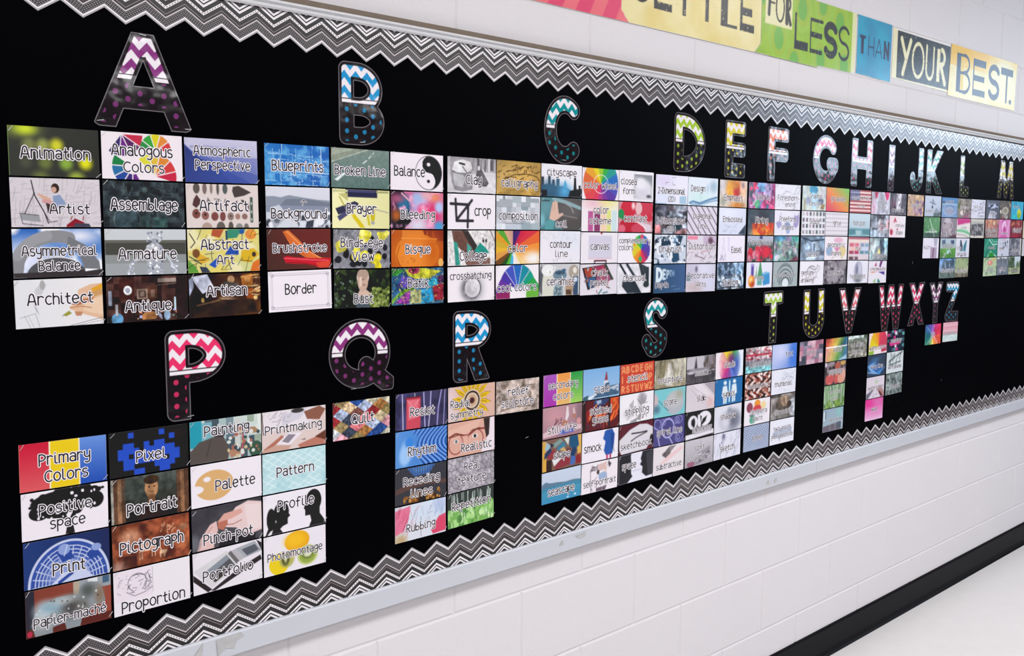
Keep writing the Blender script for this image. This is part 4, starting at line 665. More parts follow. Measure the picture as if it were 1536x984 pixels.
L1|grey pitcher card under the blue dish card|luster@.15,.8,.8,.18|bg 8c8490;e .35 .4 .25 .35 b0a4ac;e .4 .1 .2 .14 c4bcc8;a b8b0bc .05 .6 .4 .12 .2 250 460;e .22 .28 .05 .04 4c4450;b 4 40 c4b8c0,786c78,a094a0 .03 .05 .02 .6 1 1;r .55 .85 1 1 5c404c
L1|green garden path card, third down in first L column|linear@.15,.88,.4,.18|bg b4c4d0;p 5c7088 .1,.1 .3,.05 .35,.3 .1,.35;p 485878 .65,.1 .9,.08 .9,.3 .7,.28;e .5 .4 .36 .12 98a8a4;r 0 .52 1 1 5c9848;p a8b8b8 .4,.5 .6,.5 .85,1 .15,1;e .5 .72 .14 .12 b8d4dc;e .5 .92 .2 .12 4c8840;b 5 30 6ca850,4c7c40 .03 .06 0 .55 1 1
L1|grey-green town card under a blue sky, bottom of first L column|landscape@.08,.92,.6,.2|gv 6c94c4 a8bcd0;b 4 20 485c70,586c80 .05 .09 .1 .2 .95 .45;l c8d4d8 .03 .36,.2 .38,.45;l c8d4d8 .03 .66,.2 .66,.4;r 0 .66 1 1 5c6c68;b 5 40 4c5c58,6c7c74,7c8c84 .03 .05 0 .66 1 1;n .4 9 3
L2|brown rocky card with one white patch, top of L|landmark@.2,.85,.45,.13|bg 88807c;b 4 60 6c645c,a09888,5c584c,b0a898 .03 .06 0 0 1 .7;p e8dcd8 .2,.68 .36,.6 .45,.74 .34,.88 .2,.8;b 5 20 5c4c50,9c7484,c8b8bc .03 .05 .4 .5 1 1;p e0dcd0 .4,.42 .7,.4 .55,.5;b 6 8 586c40 .04 .06 0 .3 .2 .6;p a05c80 .4,.9 .8,.85 .8,1 .4,1
L2|pink and mint layered marble card, second column of L|line@.35,.7,.46,.13|bg e4dcdc;p c83c88 .02,.0 1,0 1,.2 .6,.24 .3,.34 .05,.36;l e8e4e0 .05 .05,.4 .4,.34 1,.26;p a8d8b8 0,.6 .4,.5 .8,.6 1,.75 1,.9 .5,.75 0,.7;l 58a878 .03 0,.62 .4,.64 .8,.72 1,.82;l 8c8c8c .02 0,.82 .5,.86 1,1;l d8a8c0 .02 0,.36 .5,.3 1,.22
L2|white card with two dark teal wings over tiny print|line@.08,.4,.5,.18/design@.08,.8,.8,.16|bg dcdcea;p 3c4c60 .3,.1 .38,.08 .5,.4 .5,.66 .3,.66;p 388090 .75,.08 .8,.1 .74,.66 .55,.66 .56,.4;l 70a0b0 .03 .3,.64 .75,.66;b 4 8 6c5c70 .02 .03 .1 .88 .8 .94
L2|olive green field card, bottom right of the L cards|landscape@.1,.9,.68,.16|bg 8c9c7c;b 4 40 7c9468,9cac84,a8b494 .04 .08 0 0 1 .5;b 5 40 b4b49c,8c8c78,c8c4ac .03 .05 0 .5 1 .8;r 0 .82 1 1 706c60;b 6 20 5c584c,948c80 .03 .05 0 .8 1 1;e .5 .3 .25 .2 a4b488 .08
L3|white card of small black handwriting, top right of L|Aa Bb@.2,.8,.4,.12/Ll Mm@.1,.9,.55,.12/Gg@.5,.9,.88,.14|bg dcdcec;k 4 40 8888a0,a8a8c0,585870 .016 .08 5 12 .04 .1 .96 .9
L3|grey engraved landscape print card beneath the handwriting card|litho@.3,.75,.5,.15|bg d8d4cc;r .02 .2 .96 .88 68686c;b 4 60 48484c,8c8c90,a4a4a8,585860 .03 .06 .04 .25 .95 .85;r 0 0 1 .18 d0ccc4;p b8b8b4 .0,.12 1,.1 1,.25 .5,.24 0,.3
M1|black and white brush script card, top of the M cards|mobile@.25,.8,.7,.16|bg 585c6c;p c8d0e8 .15,.15 .8,.2 .9,.4 .4,.45 .15,.45;k 4 12 384058,2c3448 .04 .2 15 20 .15 .15 .9 .5;p d0d0e0 .3,.55 .7,.6 .75,1 .15,1;k 5 12 888ca0,60647c .03 .15 70 20 .3 .6 .7 .95
M1|reddish brown textured card with a pale caption, left of pink marble|mixed@.1,.9,.6,.18/media@.1,.9,.85,.16|bg a87c7c;b 4 50 b87070,c89070,885c5c,d8a888 .03 .07 0 0 1 .45;e .66 .2 .08 .12 e0c8a0;b 5 50 888078,a8a098,5c4848,8c6464 .03 .06 0 .5 1 1
M1|dark green malachite card with white zigzag veins|mosaic@.28,.85,.5,.15|bg 2c8870;l 60b098 .05 0,.6 .3,.1 .4,0;l e0f0e8 .03 .35,.05 .65,.35 1,.3;l 90ccb8 .03 .5,0 .7,.2 1,.15;l 1c6858 .05 .1,1 .3,.5 .6,.6;l d8ece4 .03 .25,1 .5,.7 .95,1;e .55 .92 .2 .18 2c8c38;l 48a08c .03 .05,.9 .2,.5
M1|pale green card with a round salmon blossom, bottom left of M|macro@.2,.8,.68,.16|bg b4c8a4;e .5 .28 .2 .14 d88c80;e .46 .26 .08 .08 e8b4ac;a 586c50 .03 .3 .2 .2 .15 170 290;e .8 .1 .12 .1 d0b878 .05;b 5 20 8ca890,a8bcb0,c8d8b0 .04 .08 0 .5 1 1;k 6 10 607868 .02 .1 70 40 .2 .5 .7 .9
M2|dark patterned card with a pale oval mask, top middle of M|mask@.25,.75,.85,.14|bg 5c5450;b 4 50 3c3834,7c7068,8c8078,48403c .03 .06 0 0 1 1;e .5 .55 .28 .22 bcb8a8;e .5 .54 .18 .14 8c887c;l b8a890 .05 .8,.1 .95,.3;e .1 .6 .08 .1 c8c4bc;p 9c4c40 .2,.88 .4,.84 .4,1 .2,1;p a8a898 .55,.8 .75,.8 .7,1 .5,1
M2|bright pink swirled marble card|marbling@.25,.8,.75,.13|bg d884bc;e .45 .45 .32 .42 e8b0dc;a b83c94 .05 .45 .4 .25 .35 130 420;a e8d8ec .05 .5 .3 .12 .2 0 360;e .5 .6 .12 .25 c04c98 .04;p d060a8 .1,1 .3,.85 .6,.85 .8,1;l f0d8ec .03 .9,.1 .8,.5 .85,1
M2|pale lilac-white card with tiny marks, under the pink marble|minimal@.15,.5,.55,.14|bg c8ccdc;r .35 .06 .7 .1 c88cb0;b 4 10 5c6474,889 .02 .05 .1 .2 .9 .6;p 5c6470 .6,.25 .7,.25 .7,.45 .6,.45;e .4 .92 .06 .05 5c6c70;e .82 .4 .03 .03 405060
M2|mottled dark grey card with a white top edge, bottom of M|monochrome@.25,.85,.65,.13|bg 747c88;r 0 0 1 .1 e0e0dc;b 4 50 646c78,848c98,788894,6c6c78 .04 .07 0 .12 1 1;b 5 10 b8b0c0 .03 .06 .3 .6 .8 .85
M3|cyan card with a yellow blob, top right of M|mural@.15,.7,.3,.15|bg 38a8cc;b 4 20 2c88b4,48b8d8,3894a8 .04 .07 .1 .1 .7 .6;e .66 .68 .17 .26 c8c838;e .64 .8 .12 .14 80b030 .04;e .6 .5 .08 .08 d0d050;e .25 .85 .15 .12 38c0c0
M3|dark red card with a grey caption block, right of pink marble|medium@.2,.9,.6,.16|bg 7c2838;l d08858 .08 .1,.3 .4,.1;l c07868 .08 .5,.1 .85,.35;b 4 30 8c3c40,a85850,64202c .04 .07 0 0 1 .4;r .15 .45 .9 .75 a08488;b 5 20 b89898,744048 .03 .05 .1 .45 .95 .75;e .4 .9 .3 .15 982c40
M3|grey monument photo card with a white right edge|monument@.15,.8,.68,.14|bg 8c8c98;r .9 0 1 1 d0ccc8;p 585c68 .1,0 .5,0 .4,.3 .1,.35;r .5 .1 .75 .6 686874;b 4 40 a4a4b0,787884,5c5c68 .04 .06 0 .3 .85 1;r 0 .6 .2 .66 2c2c34
M3|green woodland card with a pale lawn and sky, bottom right corner of M|middle@.15,.9,.8,.14|gv c8d4e0 a8b8b8;b 4 30 4c6048,3c503c,5c7058 .05 .09 0 .1 .45 .6;b 5 20 5c7054,6c8064 .04 .07 .7 .35 1 .6;r 0 .64 1 1 b0b890;p 687858 .2,.7 .8,.66 .9,.9 .3,.95;e .08 .78 .03 .06 2c342c
N1|cream card cut off by the right picture edge, upper|@0,0,0,0|bg d8d0b8
N1|light grey card at the right picture edge beneath the cream one|@0,0,0,0|bg c8c8cc
P1|Primary Colors card of red, yellow and blue panels|Primary@.22,.8,.37,.22/Colors@.28,.77,.74,.22|bg f0e0b0;r 0 0 .33 1 d0283c;gvs 0 .33 c8203c d85c60;r .345 0 .67 1 e8c818;r .685 0 1 1 2c54b8;gvs .685 1 6890d8 2850b0;l f0ecd8 .01 .34,0 .34,1;l f0ecd8 .01 .678,0 .678,1
P1|Positive Space card with a black tree on white|Positive@.2,.8,.39,.21/space@.32,.72,.72,.21|bg ede6ee;e .5 .26 .4 .24 1c1a1c;b 3 30 1c1a1c .04 .07 .2 .12 .86 .42;b 5 30 1c1a1c .04 .07 .3 .04 .74 .5;b 9 40 1c1a1c .012 .025 .1 .1 .94 .55;e .2 .45 .12 .16 1c1a1c;e .85 .34 .1 .18 1c1a1c;l 1c1a1c .05 .55,1 .54,.75 .62,.5;l 1c1a1c .05 .54,.8 .48,.6 .3,.55;b 8 26 ede6ee .008 .02 .15 .1 .9 .6;p 1c1a1c .49,1 .51,.8 .58,.8 .6,1
P1|Print card with a white woven basket on navy|Print@.33,.7,.68,.23|bg 22366c;gh 243c78 1e2c58;e .52 1 .48 .92 c4cce8;e .52 1 .45 .87 3450a0;a c4cce8 .012 .52 1 .47 .9 180 360;a c4cce8 .012 .52 1 .4 .78 180 360;a c4cce8 .012 .52 1 .36 .7 180 360;a c4cce8 .012 .52 1 .32 .62 180 360;a c4cce8 .012 .52 1 .28 .54 180 360;a c4cce8 .012 .52 1 .24 .46 180 360;R .52 1 .43 26 c4cce8 .012;e .5 .8 .22 .3 8c9cd0 .1;p 2c4898 .36,.3 .5,.2 .58,.5 .44,.56;e .46 .28 .07 .12 8ca0d4;l c4cce8 .012 .46,.42 .5,.2;p 2c4898 .72,.46 .84,.36 .88,.56 .76,.62;e .84 .36 .06 .08 8ca0d4;p c4cce8 .3,1 .45,.78 .7,.78 .8,1;l 2c4898 .04 .4,.98 .55,.82
P1|Papier-mache card with a grey lumpy animal figure|Papier-maché@.09,.93,.72,.19|bg 8c4434;gh 7c3c30 94483a;r 0 0 .1 1 2c2c38;r .55 0 1 .24 98a0a8;r .72 .0 .84 .2 dce0e4;r .9 0 .98 .16 44607c;r .55 .0 .62 .3 b0a490;r 0 .82 1 1 5c281e;p 8a9298 .06,.75 .1,.5 .2,.35 .35,.26 .5,.26 .6,.3 .64,.12 .72,.06 .84,.1 .9,.3 .93,.55 .88,.62 .78,.6 .74,.78 .64,.85 .62,1 .46,1 .44,.84 .3,.88 .3,1 .1,1 .08,.85;e .2 .5 .1 .2 c4ccd0 .08;e .3 .42 .14 .12 86a8ba .07;e .52 .5 .1 .22 4e4c4a .08;e .72 .25 .08 .14 565c58 .06;e .86 .4 .05 .18 84705c .05;e .44 .35 .12 .08 b4bcbc .06;e .66 .6 .06 .16 6c6862 .06;e .2 .75 .1 .12 aeb2b2 .06;b 4 40 c8ccce,444a4c,98a8b0,6c6860 .006 .014 .1 .3 .88 .8 .006;e .04 .92 .03 .06 b83050
P2|Pixel card with square blue blocks on black|Pixel@.33,.7,.6,.22|bg 1c1c1c;e .85 .2 .15 .1 2c1c18 .06;X
P2|Portrait card with a dim framed portrait of a person|Portrait@.2,.83,.73,.24|bg 26241f;r 0 0 .04 1 a8a49c;r .03 0 .18 1 5c4030;r .08 0 .13 1 946c50;r .84 0 1 1 5c4030;r .89 0 .94 1 8c6448;gvx .18 .84 4c5450 1c1814;e .3 .35 .14 .2 3c4440 .1;p 2c2018 .3,1 .4,.66 .62,.64 .76,1;e .51 .3 .085 .24 a87c58;e .51 .12 .1 .1 3a2a1c;p 7c5438 .47,.45 .55,.45 .56,.66 .46,.66;l 5c3c28 .01 .49,.4 .54,.4;e .48 .28 .012 .02 322;e .545 .28 .012 .02 322;n .4 16 4
P2|Pictograph card with pale ancient marks on rust rock|Pictograph@.1,.91,.53,.24|bg 86442c;N 9c5438 4 3 .5 .2;N 5c2c20 5 8 .6 .15;e .22 .3 .12 .16 b88468 .06;e .92 .3 .05 .06 c8906c .03;p c89474 .33,.5 .56,.5 .56,.7 .34,.7;l c8987c .014 .34,.68 .34,.86;l c8987c .014 .37,.68 .37,.86;l c8987c .014 .5,.68 .5,.84;l c8987c .014 .54,.68 .54,.84;l d0a888 .018 .61,.8 .61,.9;l d0a888 .018 .66,.8 .66,.9;p d0a888 .6,.74 .7,.76 .68,.84 .6,.82;l d0a888 .014 .62,.74 .6,.66;k 5 12 c08c70 .014 .06 70 40 .6 .15 .8 .35;e .9 .62 .1 .16 a05c3c .06;p 5c2c20 .05,.7 .3,.75 .3,1 .1,1;e .05 .95 .1 .12 98786c .08;n .5 12 4
P2|Proportion card with thin hand study sketches on white|Proportion@.1,.92,.83,.23|bg eae4ea;r .02 0 .5 .7 e8dce6;k 8 26 8c8894,605c68 .006 .06 40 90 .06 .08 .48 .55;a 55525e .008 .3 .32 .12 .2 120 420;l 55525e .007 .23,.16 .3,.14 .4,.18 .46,.1;l 55525e .007 .16,.5 .26,.62 .4,.58 .5,.5;l 605c68 .007 .44,.15 .48,.4 .4,.5;k 4 12 9c98a4 .006 .03 5 10 .05 .1 .18 .4;k 5 10 9c98a4 .006 .04 5 10 .06 .75 .4 .98;l aaa .004 .5,.05 .5,.62
P3|Painting card with the back of a painter in a workshop|Painting@.2,.82,.26,.22|bg 8ca4a4;ch 10 6 5 5c7480,a8bcbc,7c9098,c8d4d0,485860,98a898;r 0 0 .16 .62 2c98ac;r .16 .05 .3 .5 7cb0bc;r .62 .05 .7 .9 c8ccc8;l b05860 .025 .74,.3 .72,.95;r .78 .3 .86 .45 a8585c;r .86 .3 .96 .45 a88464;r .82 .5 .9 .75 485868;r .95 0 1 .4 e0e4e0;e .92 .85 .1 .2 3c5848;e .4 .35 .08 .12 3c3438;p 58504c 0,.7 .12,.5 .3,.42 .46,.44 .54,.75 .52,1 0,1;p b08068 .52,.8 .7,.74 .72,.9 .56,.98;l 3a3634 .01 .28,.5 .22,.85;b 4 40 d8dcd8,3c4c54,a86858,c8b890 .012 .03 .52 .3 .98 .95
P3|Palette card with a tan artist palette on white|Palette@.34,.9,.55,.23|bg ede6ee;e .32 .52 .27 .36 d8ac74;e .22 .36 .05 .06 ede6ee;e .05 .58 .12 .1 ede6ee
P3|Pinch-pot card with two pale hands shaping clay|Pinch-pot@.16,.86,.76,.23|bg 47464c;n .3 6 4;p e4c8c8 .5,.35 .62,.12 .8,.02 1,.1 1,.8 .84,.85 .7,.75 .62,.62 .45,.55;p e8d4d4 .75,.1 1,.15 1,.75 .8,.75;p e0bcb8 .06,1 .1,.75 .25,.42 .34,.36 .36,.6 .3,.8 .3,1;p b8705c .36,.38 .5,.3 .5,.48 .44,.62 .36,.55;p d8a498 .35,.4 .45,.22 .7,.18 .72,.28 .55,.38;l a86c60 .012 .48,.5 .58,.52 .7,.46;l b88478 .01 .16,.72 .28,.48;e .02 .8 .08 .2 686870 .05;p 242226 .38,.9 .6,.75 .9,.85 .9,1 .36,1
P3|Portfolio card with an open black photo album|Portfolio@.14,.86,.6,.22|bg e6e0e8;p 2c2628 0,.5 .26,.95 .2,1 .0,.66;p 2c2628 .24,.98 .65,.6 .98,.4 1,.52 .7,.72 .3,1;p d4d2d6 0,.42 .48,.1 .64,.5 .26,.92;p 55565a .16,.5 .48,.2 .6,.5 .3,.8;p 88909a .16,.5 .48,.2 .52,.3 .24,.6;p 3c3832 .28,.7 .52,.5 .56,.56 .31,.8;p b4b2b8 .5,.15 .62,.1 .74,.38 .62,.46;p a4a8ae .62,.1 .9,.02 1,.3 .74,.38;p 585c66 .7,.16 .9,.1 .96,.26 .78,.34;p 2a2628 .92,.0 1,.1 1,.3;p 6a6668 .5,.18 .54,.12 .66,.42 .62,.48
P4|Printmaking card with hands over paper and a small print|Printmaking@.05,.93,.46,.2|bg dcc8c4;p e4dce2 0,0 1,0 .7,.45 0,.5;p d0ccd8 .3,.1 .7,.02 .6,.25 .3,.4;e .55 .05 .1 .06 3c3838;p 8c5c4c .65,.1 .9,0 1,.1 .9,.35 .7,.3;k 3 14 908894,b0a8b4 .008 .08 30 40 .05 .05 .45 .3;p b0705c .02,.92 .3,.62 .34,.68 .06,1;p e8e0e8 .22,.82 .4,.58 .62,.62 .42,.9;p 8c8490 .3,.78 .4,.62 .52,.65 .4,.84;p c8a090 0,.95 .2,.85 .45,.9 .4,1 0,1;p b87868 .55,.92 .75,.82 1,.72 1,1 .58,1;p 683c30 .82,.78 1,.64 1,.9;l 4c3830 .014 .02,.55 .0,.0;p 6c5448 .6,.8 .68,.78 .66,.82
P4|Pattern card with white lattice on pale aqua|Pattern@.22,.8,.5,.22|bg bcdce2;f d8ecee .085 32 .014;f d8ecee .085 -32 .014;N aad2d8 5 5 .6 .2
P4|Profile card with two black facing head silhouettes|Profile@.23,.8,.3,.23|bg ece6ee;e .28 .48 .12 .26 141214;p 141214 .34,.3 .38,.32 .38,.5 .42,.6 .38,.66 .38,.8 .3,.84 .26,.9 .3,1 .12,1 .18,.75;e .12 .62 .07 .28 141214;p 141214 .08,.8 .14,.85 .05,1.02 .03,1;e .8 .35 .13 .3 141214;p 141214 .68,.3 .64,.5 .66,.55 .66,.7 .74,.7 .76,.85 .72,1 1,1 .96,.85 .9,.7 .9,.4
P4|Photomontage card with a lemon and two kiwi halves|Photomontage@.06,.94,.54,.18|bg e8e2ea;e .53 .26 .2 .26 e8a81c;e .5 .22 .16 .18 f0bc28 .06;e .24 .74 .16 .28 e8cc18;e .36 .68 .12 .2 b0b060 .02;e .34 .66 .06 .16 4c4c20 .02;e .34 .64 .025 .1 d0d4a8 .02;e .7 .68 .17 .26 c4cc80 .01;e .7 .68 .14 .21 9cb050;e .7 .66 .09 .12 4c5424 .02;e .7 .66 .06 .07 d8dcb8 .02;R .7 .67 .13 22 7c9440 .008;e .7 .66 .06 .07 d8dcb8 .02;e .46 .56 .05 .1 d8c0a0 .04
Q1|Quilt card of multicoloured patchwork diamonds|Quilt@.32,.71,.5,.24|bg a89484;D 6 5 c8c0a8,8c7c50,98845c,a8b4d0,d898a4,704840,d87880,384050,8c2c30,ccd0d8,d4b894,e0dce0,a07040,2c4c8c,b8a888
R1|Resist card with a red block and white lines on violet|Resist@.28,.74,.54,.22|gh 4c4878 403c58;N 2c2a44 4 6 .55 .2;r .2 .15 .47 1 c84c5c;p e07080 .23,.2 .44,.2 .4,.7 .24,.75;r .18 .12 .48 .16 8c2c38;l d8d4f0 .014 .12,.02 .13,.5 .14,1;l b8b4e4 .018 .53,.02 .54,.4 .56,.98;l c0bce8 .018 .67,.02 .66,.5 .63,1;l a8a4e0 .02 .88,0 .82,.5 .8,.98;l a8a4e0 .014 .95,.0 .94,.5 .93,1;l eee .01 .36,.02 .36,.1;l e8a0a8 .01 .22,.2 .3,.35;l e8a0a8 .01 .44,.2 .36,.35
R1|Rhythm card with flowing bright blue curved bands|Rhythm@.24,.78,.6,.23|gh 5c94d8 3c74c4;W 1c3c8c 4c84d0;e .22 .55 .12 .3 8cb8ec .04;e .26 .35 .08 .16 3c84d8 .03;e .17 .7 .1 .26 9cc4f0 .04
R1|Receding Lines card with a dark hall of seats under blue|Receding@.16,.86,.38,.21/lines@.3,.72,.74,.21|bg 34343c;p 3c6cb4 .22,0 .78,0 .66,.24 .36,.26;p 4c80c4 .3,.04 .7,0 .6,.14 .4,.16;f 484850 .05 88 .014;p 5c4440 .0,.55 .4,.4 .6,.42 1,.5 1,.62 .6,.55 .3,.6 0,.7;p 4c3020 .2,1 .42,.66 .62,.64 .9,1;b 4 50 b07c38,8c5428,c89450,603c20 .015 .03 .16 .75 .9 1;p 241c18 .45,1 .5,.62 .54,.62 .6,1
R1|Rubbing card with pink leaf prints on pale blue|Rubbing@.22,.78,.66,.21|bg d8dce6;e .6 .3 .3 .4 d0dcec .2;p e07898 0,.1 .3,.02 .26,.4 .16,.7 0,.8;p d84868 .7,.85 .86,.5 1,.45 1,.95 .74,.98;k 5 14 c04868 .008 .25 65 12 .02 .05 .28 .8;k 6 20 d890a0,a8a8c0 .007 .12 50 50 .3 .1 .7 .6;e .1 .95 .12 .16 c0a880 .06;l 8c8c9c .012 .5,.95 .5,.4;l 8c8c9c .008 .5,.8 .4,.6;l 8c8c9c .008 .5,.75 .62,.55;e .9 .15 .12 .25 b8c4e4 .1;k 7 12 98b0d4 .008 .12 70 30 .7 .05 .98 .5
R2|Radial Symmetry card with a yellow sunflower|Radial@.05,.46,.5,.2/symmetry@.05,.73,.82,.19|bg d8b0a0;e .0 .5 .2 .6 e0c8cc .15;S .5 .45 .42 16 e0b818 c8a010;e .5 .45 .19 .33 d8c4b0;a 382420 .03 .5 .45 .15 .26 0 360;e .5 .45 .1 .18 c8a488;e .5 .45 .055 .09 4c2828
R2|Realistic card with a man's eyes behind red glasses|Realistic@.28,.93,.78,.22|bg d8a898;p e0b4a4 0,.2 .7,0 .6,.3 0,.5;r .88 0 1 1 e8dce4;p e8dce4 .84,.55 1,.4 1,1 .7,1;p 382c2c .76,0 .9,0 .88,.5 .82,.6 .78,.3;a 984c48 .02 .16 .62 .15 .3 0 360;a 984c48 .02 .58 .58 .17 .3 0 360;l 7c2c2c .025 .02,.4 .16,.32 .32,.4 .44,.42 .6,.28 .78,.3;e .17 .55 .05 .06 e8e0e0;e .17 .55 .025 .05 5c6468;e .57 .48 .06 .07 e8e0e0;e .57 .48 .03 .055 2c2420;l 7c5448 .02 .08,.4 .26,.36;l 6c4438 .02 .5,.3 .68,.26;e .38 .62 .06 .2 e0b0a0 .05
R2|Real Texture card of grey cracked ground|Real@.35,.67,.31,.22/texture@.21,.82,.68,.22|bg aca6ae;n .3 12 7;C 6c6670 11 6 .035
R2|Repetition card with rows of green bottles|Repetition@.09,.92,.4,.22|bg 343c38;r 0 .45 1 1 8cc470;b 4 60 78b058,a8d888,c8e8a8,589448 .03 .07 0 .5 1 1 .01;k 5 24 d0d8d4,a8b8b0 .014 .22 88 4 .02 .1 .98 .3;k 6 10 3c5c3c .012 .2 80 20 0 .6 1 1;k 7 10 e0f0d8 .012 .1 88 4 0 .5 1 .9
R3|Relief Sculpture card of carved tan stone|relief@.27,.75,.36,.22/sculpture@.12,.87,.7,.21|bg b4a49c;N c8b8b0 5 3 .5 .15;N 847468 8 7 .64 .08;l 6c5c50 .02 .4,.3 .6,.22 .9,.2;l 6c5c50 .02 .1,.92 .4,.82 .8,.86;a 786860 .02 .06 .6 .05 .12 0 300;e .86 .3 .05 .08 8c7c70 .03;n .4 12 6
S1|Secondary Colors card of purple, orange and green panels|secondary@.13,.88,.36,.2/colors@.25,.75,.72,.2|bg e8d8a0;r 0 0 .33 1 a84cb0;gvs 0 .33 a458b8 a838a8;r .35 0 .67 1 e8a04c;gvs .35 .67 e8964c e0b470;r .69 0 1 1 40a850;gvs .69 1 30984c a0cc60;l f0e4d8 .014 .34,0 .34,1;l f0e4d8 .014 .68,0 .68,1
S1|Still-life card with pink bottles and fruit on mauve|still-life@.13,.86,.74,.22|gv b08a94 a07c88;e .3 .3 .25 .3 c8949c .2;e .95 .3 .1 .6 8c7078 .1;p e0d4d8 .6,.05 .64,.05 .66,.35 .58,.6 .56,.55;p d4b8b8 .76,.15 .8,.1 .84,.4 .78,.5;e .55 .6 .07 .12 b07860;e .8 .4 .05 .08 b07868;k 4 12 5c3c44,7c5058 .014 .06 60 60 .3 .4 .48 .6;p d8b8c0 0,.8 .3,.65 .7,.66 1,.7 1,.85 .4,.9 0,.98;r .42 .78 .78 .96 5468b8;r .42 .78 .48 .96 7c8cd0;p a07884 0,.95 1,.9 1,1 0,1;e .92 .58 .06 .1 d09498
S1|Shape card with a geometric collage of coloured triangles|shape@.29,.7,.55,.22|bg 7c5c50;p d8a848 0,0 .1,.05 .1,1 0,1;p d8ac58 .88,0 1,0 1,.95 .9,.6;p 98b4c4 .1,.05 .22,.2 .14,.35 .06,.3;p 2c3c60 .06,.4 .2,.25 .26,.45 .04,.6;p 903840 .1,.55 .3,.3 .34,.55 .2,.65;p 7c9894 .26,.15 .45,.02 .52,.12 .3,.3;p 3c7c9c .36,.3 .55,.12 .6,.3 .4,.42;p c8d4d0 .55,.05 .68,.02 .66,.3;p 245478 .7,0 .9,0 .94,.35 .8,.5 .68,.3;p 1c3c60 .8,.35 .88,.5 .78,.8 .7,.6;p 4868b0 .74,.65 .86,.7 .82,.95 .7,.95;p c8a868 .42,.38 .54,.3 .62,.48;p 34241c .1,.65 .24,.64 .24,1 .1,1;p e0e0e4 .24,.65 .52,.62 .3,.88;p 8c3440 .3,.9 .55,.6 .7,.6 .7,.92 .35,1;p 5c2c30 .6,.4 .72,.4 .7,.7;p 1c2c3c .2,.1 .3,.2 .2,.25;p 882c30 .85,.7 .98,.6 1,.95 .86,.95
S1|Seascape card with teal sea below hazy hills|seascape@.16,.83,.66,.23|gv c4d0e4 c0c8d8;p 5c7c94 0,.38 .1,.3 .2,.36 .4,.38 .6,.42 .8,.4 1,.44 1,.55 0,.6;gvr .5 4c98b0 3c8cb8;p 4488a8 0,.5 1,.46 1,.6 0,.62;e .85 .9 .03 .03 d8ecf4;e .66 .94 .03 .02 d0e8f0
S2|Scale card with a pointed church spire in blue sky|scale@.3,.72,.69,.22|gv 7cacdc a0c0e0;p 943c44 .62,.15 .64,.15 .67,.42 .58,.42;p d8d4dc .56,.44 .68,.44 .69,.52 .55,.54;p 3c5c7c .58,.54 .7,.5 .76,.8 .5,.82;p 486480 .3,.85 .6,.64 .8,.62 1,.6 1,.95 .1,.98;p e0e4ec .1,.95 .35,.82 .4,.86 .2,1;p b8c4d4 .7,.7 .98,.6 .98,.85;k 4 12 2c4c68,e0e8f0 .014 .08 10 60 .3 .7 1 .95;p 3c6068 0,.9 .15,.84 .12,1 0,1
S2|Stained Glass card in fiery orange, red and blue|stained@.2,.78,.36,.22/glass@.27,.7,.66,.21|bg 5c2428;p 34446c .3,0 .75,0 .6,.2 .3,.25;p a8b8d0 .36,.04 .5,.02 .5,.14 .4,.16;p a03030 .1,.35 .3,.2 .2,.6 .14,.85;p d06838 .3,.5 .72,.45 .6,.6 .4,.66;p d85830 .76,0 1,0 1,.4 .9,.7 .76,.8;k 5 18 f09040,e07040,902820 .02 .2 50 30 .76 .05 1 .7;k 6 40 c04838,701c28,3c3c68,e08848 .02 .1 60 60 .12 .15 .75 .95;r .71 0 .76 1 2c2020;r 0 0 .08 1 2c2424
S2|Smock card with a figure in a long blue coat|smock@.06,.52,.55,.24|bg ece6f0;p 2c58a8 .62,.06 .7,.0 .82,0 .9,.2 .88,.6 .84,.85 .66,.88 .6,.7 .64,.4 .57,.3;p 204890 .78,.1 .88,.2 .86,.6 .8,.7;r .67 .86 .72 1 c83c70;r .76 .84 .81 1 b03868;l 707480 .014 .86,.6 .9,.8;p c8a090 .68,-.02 .8,-.02 .8,.02 .68,.03
S2|Self-portrait card with a person painting at an easel|self-portrait@.06,.95,.7,.19|bg ece4ec;l 5c545c .014 .24,.3 .26,1;l 6c646c .012 .24,.3 .45,.22;p d8b8b4 .45,.1 .7,.05 .66,.3 .46,.32;e .45 .35 .04 .08 4c3c3c;p 9cb0d0 .46,.42 .62,.36 .7,.44 .7,.6 .48,.62;l d8a898 .025 .66,.4 .68,.25;k 4 16 5c5058,84787c .014 .06 40 80 .25 .12 .45 .28;k 5 10 3c343c .016 .06 70 30 .72 .08 .8 .2;p 6c5c6c .4,.88 .7,.85 .66,1 .4,1;k 6 16 b8a8b4,8c7c88 .012 .06 60 60 .26 .5 .7 .95
S3|Stencil card with carved alphabet on red-orange|stencil@.22,.8,.5,.22|bg c84838;T ABCDEGH
S3|Stippling card with grey dotted leaves on white|stippling@.16,.85,.6,.21|bg ece8ee;e .65 .2 .12 .2 a8a4ac .05;p 989498 .58,.4 .5,.2 .62,.3 .62,0 .7,.3 .8,.1 .74,.4;p b4b0b8 .3,.35 .4,.2 .4,.5 .3,.6;l 6c686c .02 .6,.95 .62,.4;p 808084 .5,.9 .6,.7 .58,.95;p 707074 .64,.9 .74,.7 .68,.92;p 98949c .3,.95 .5,.85 .5,1 .3,1;k 4 30 8c888e,b4b0b8 .014 .07 60 60 .2 .3 .8 .95;e .25 .65 .12 .14 c4c0c8 .06
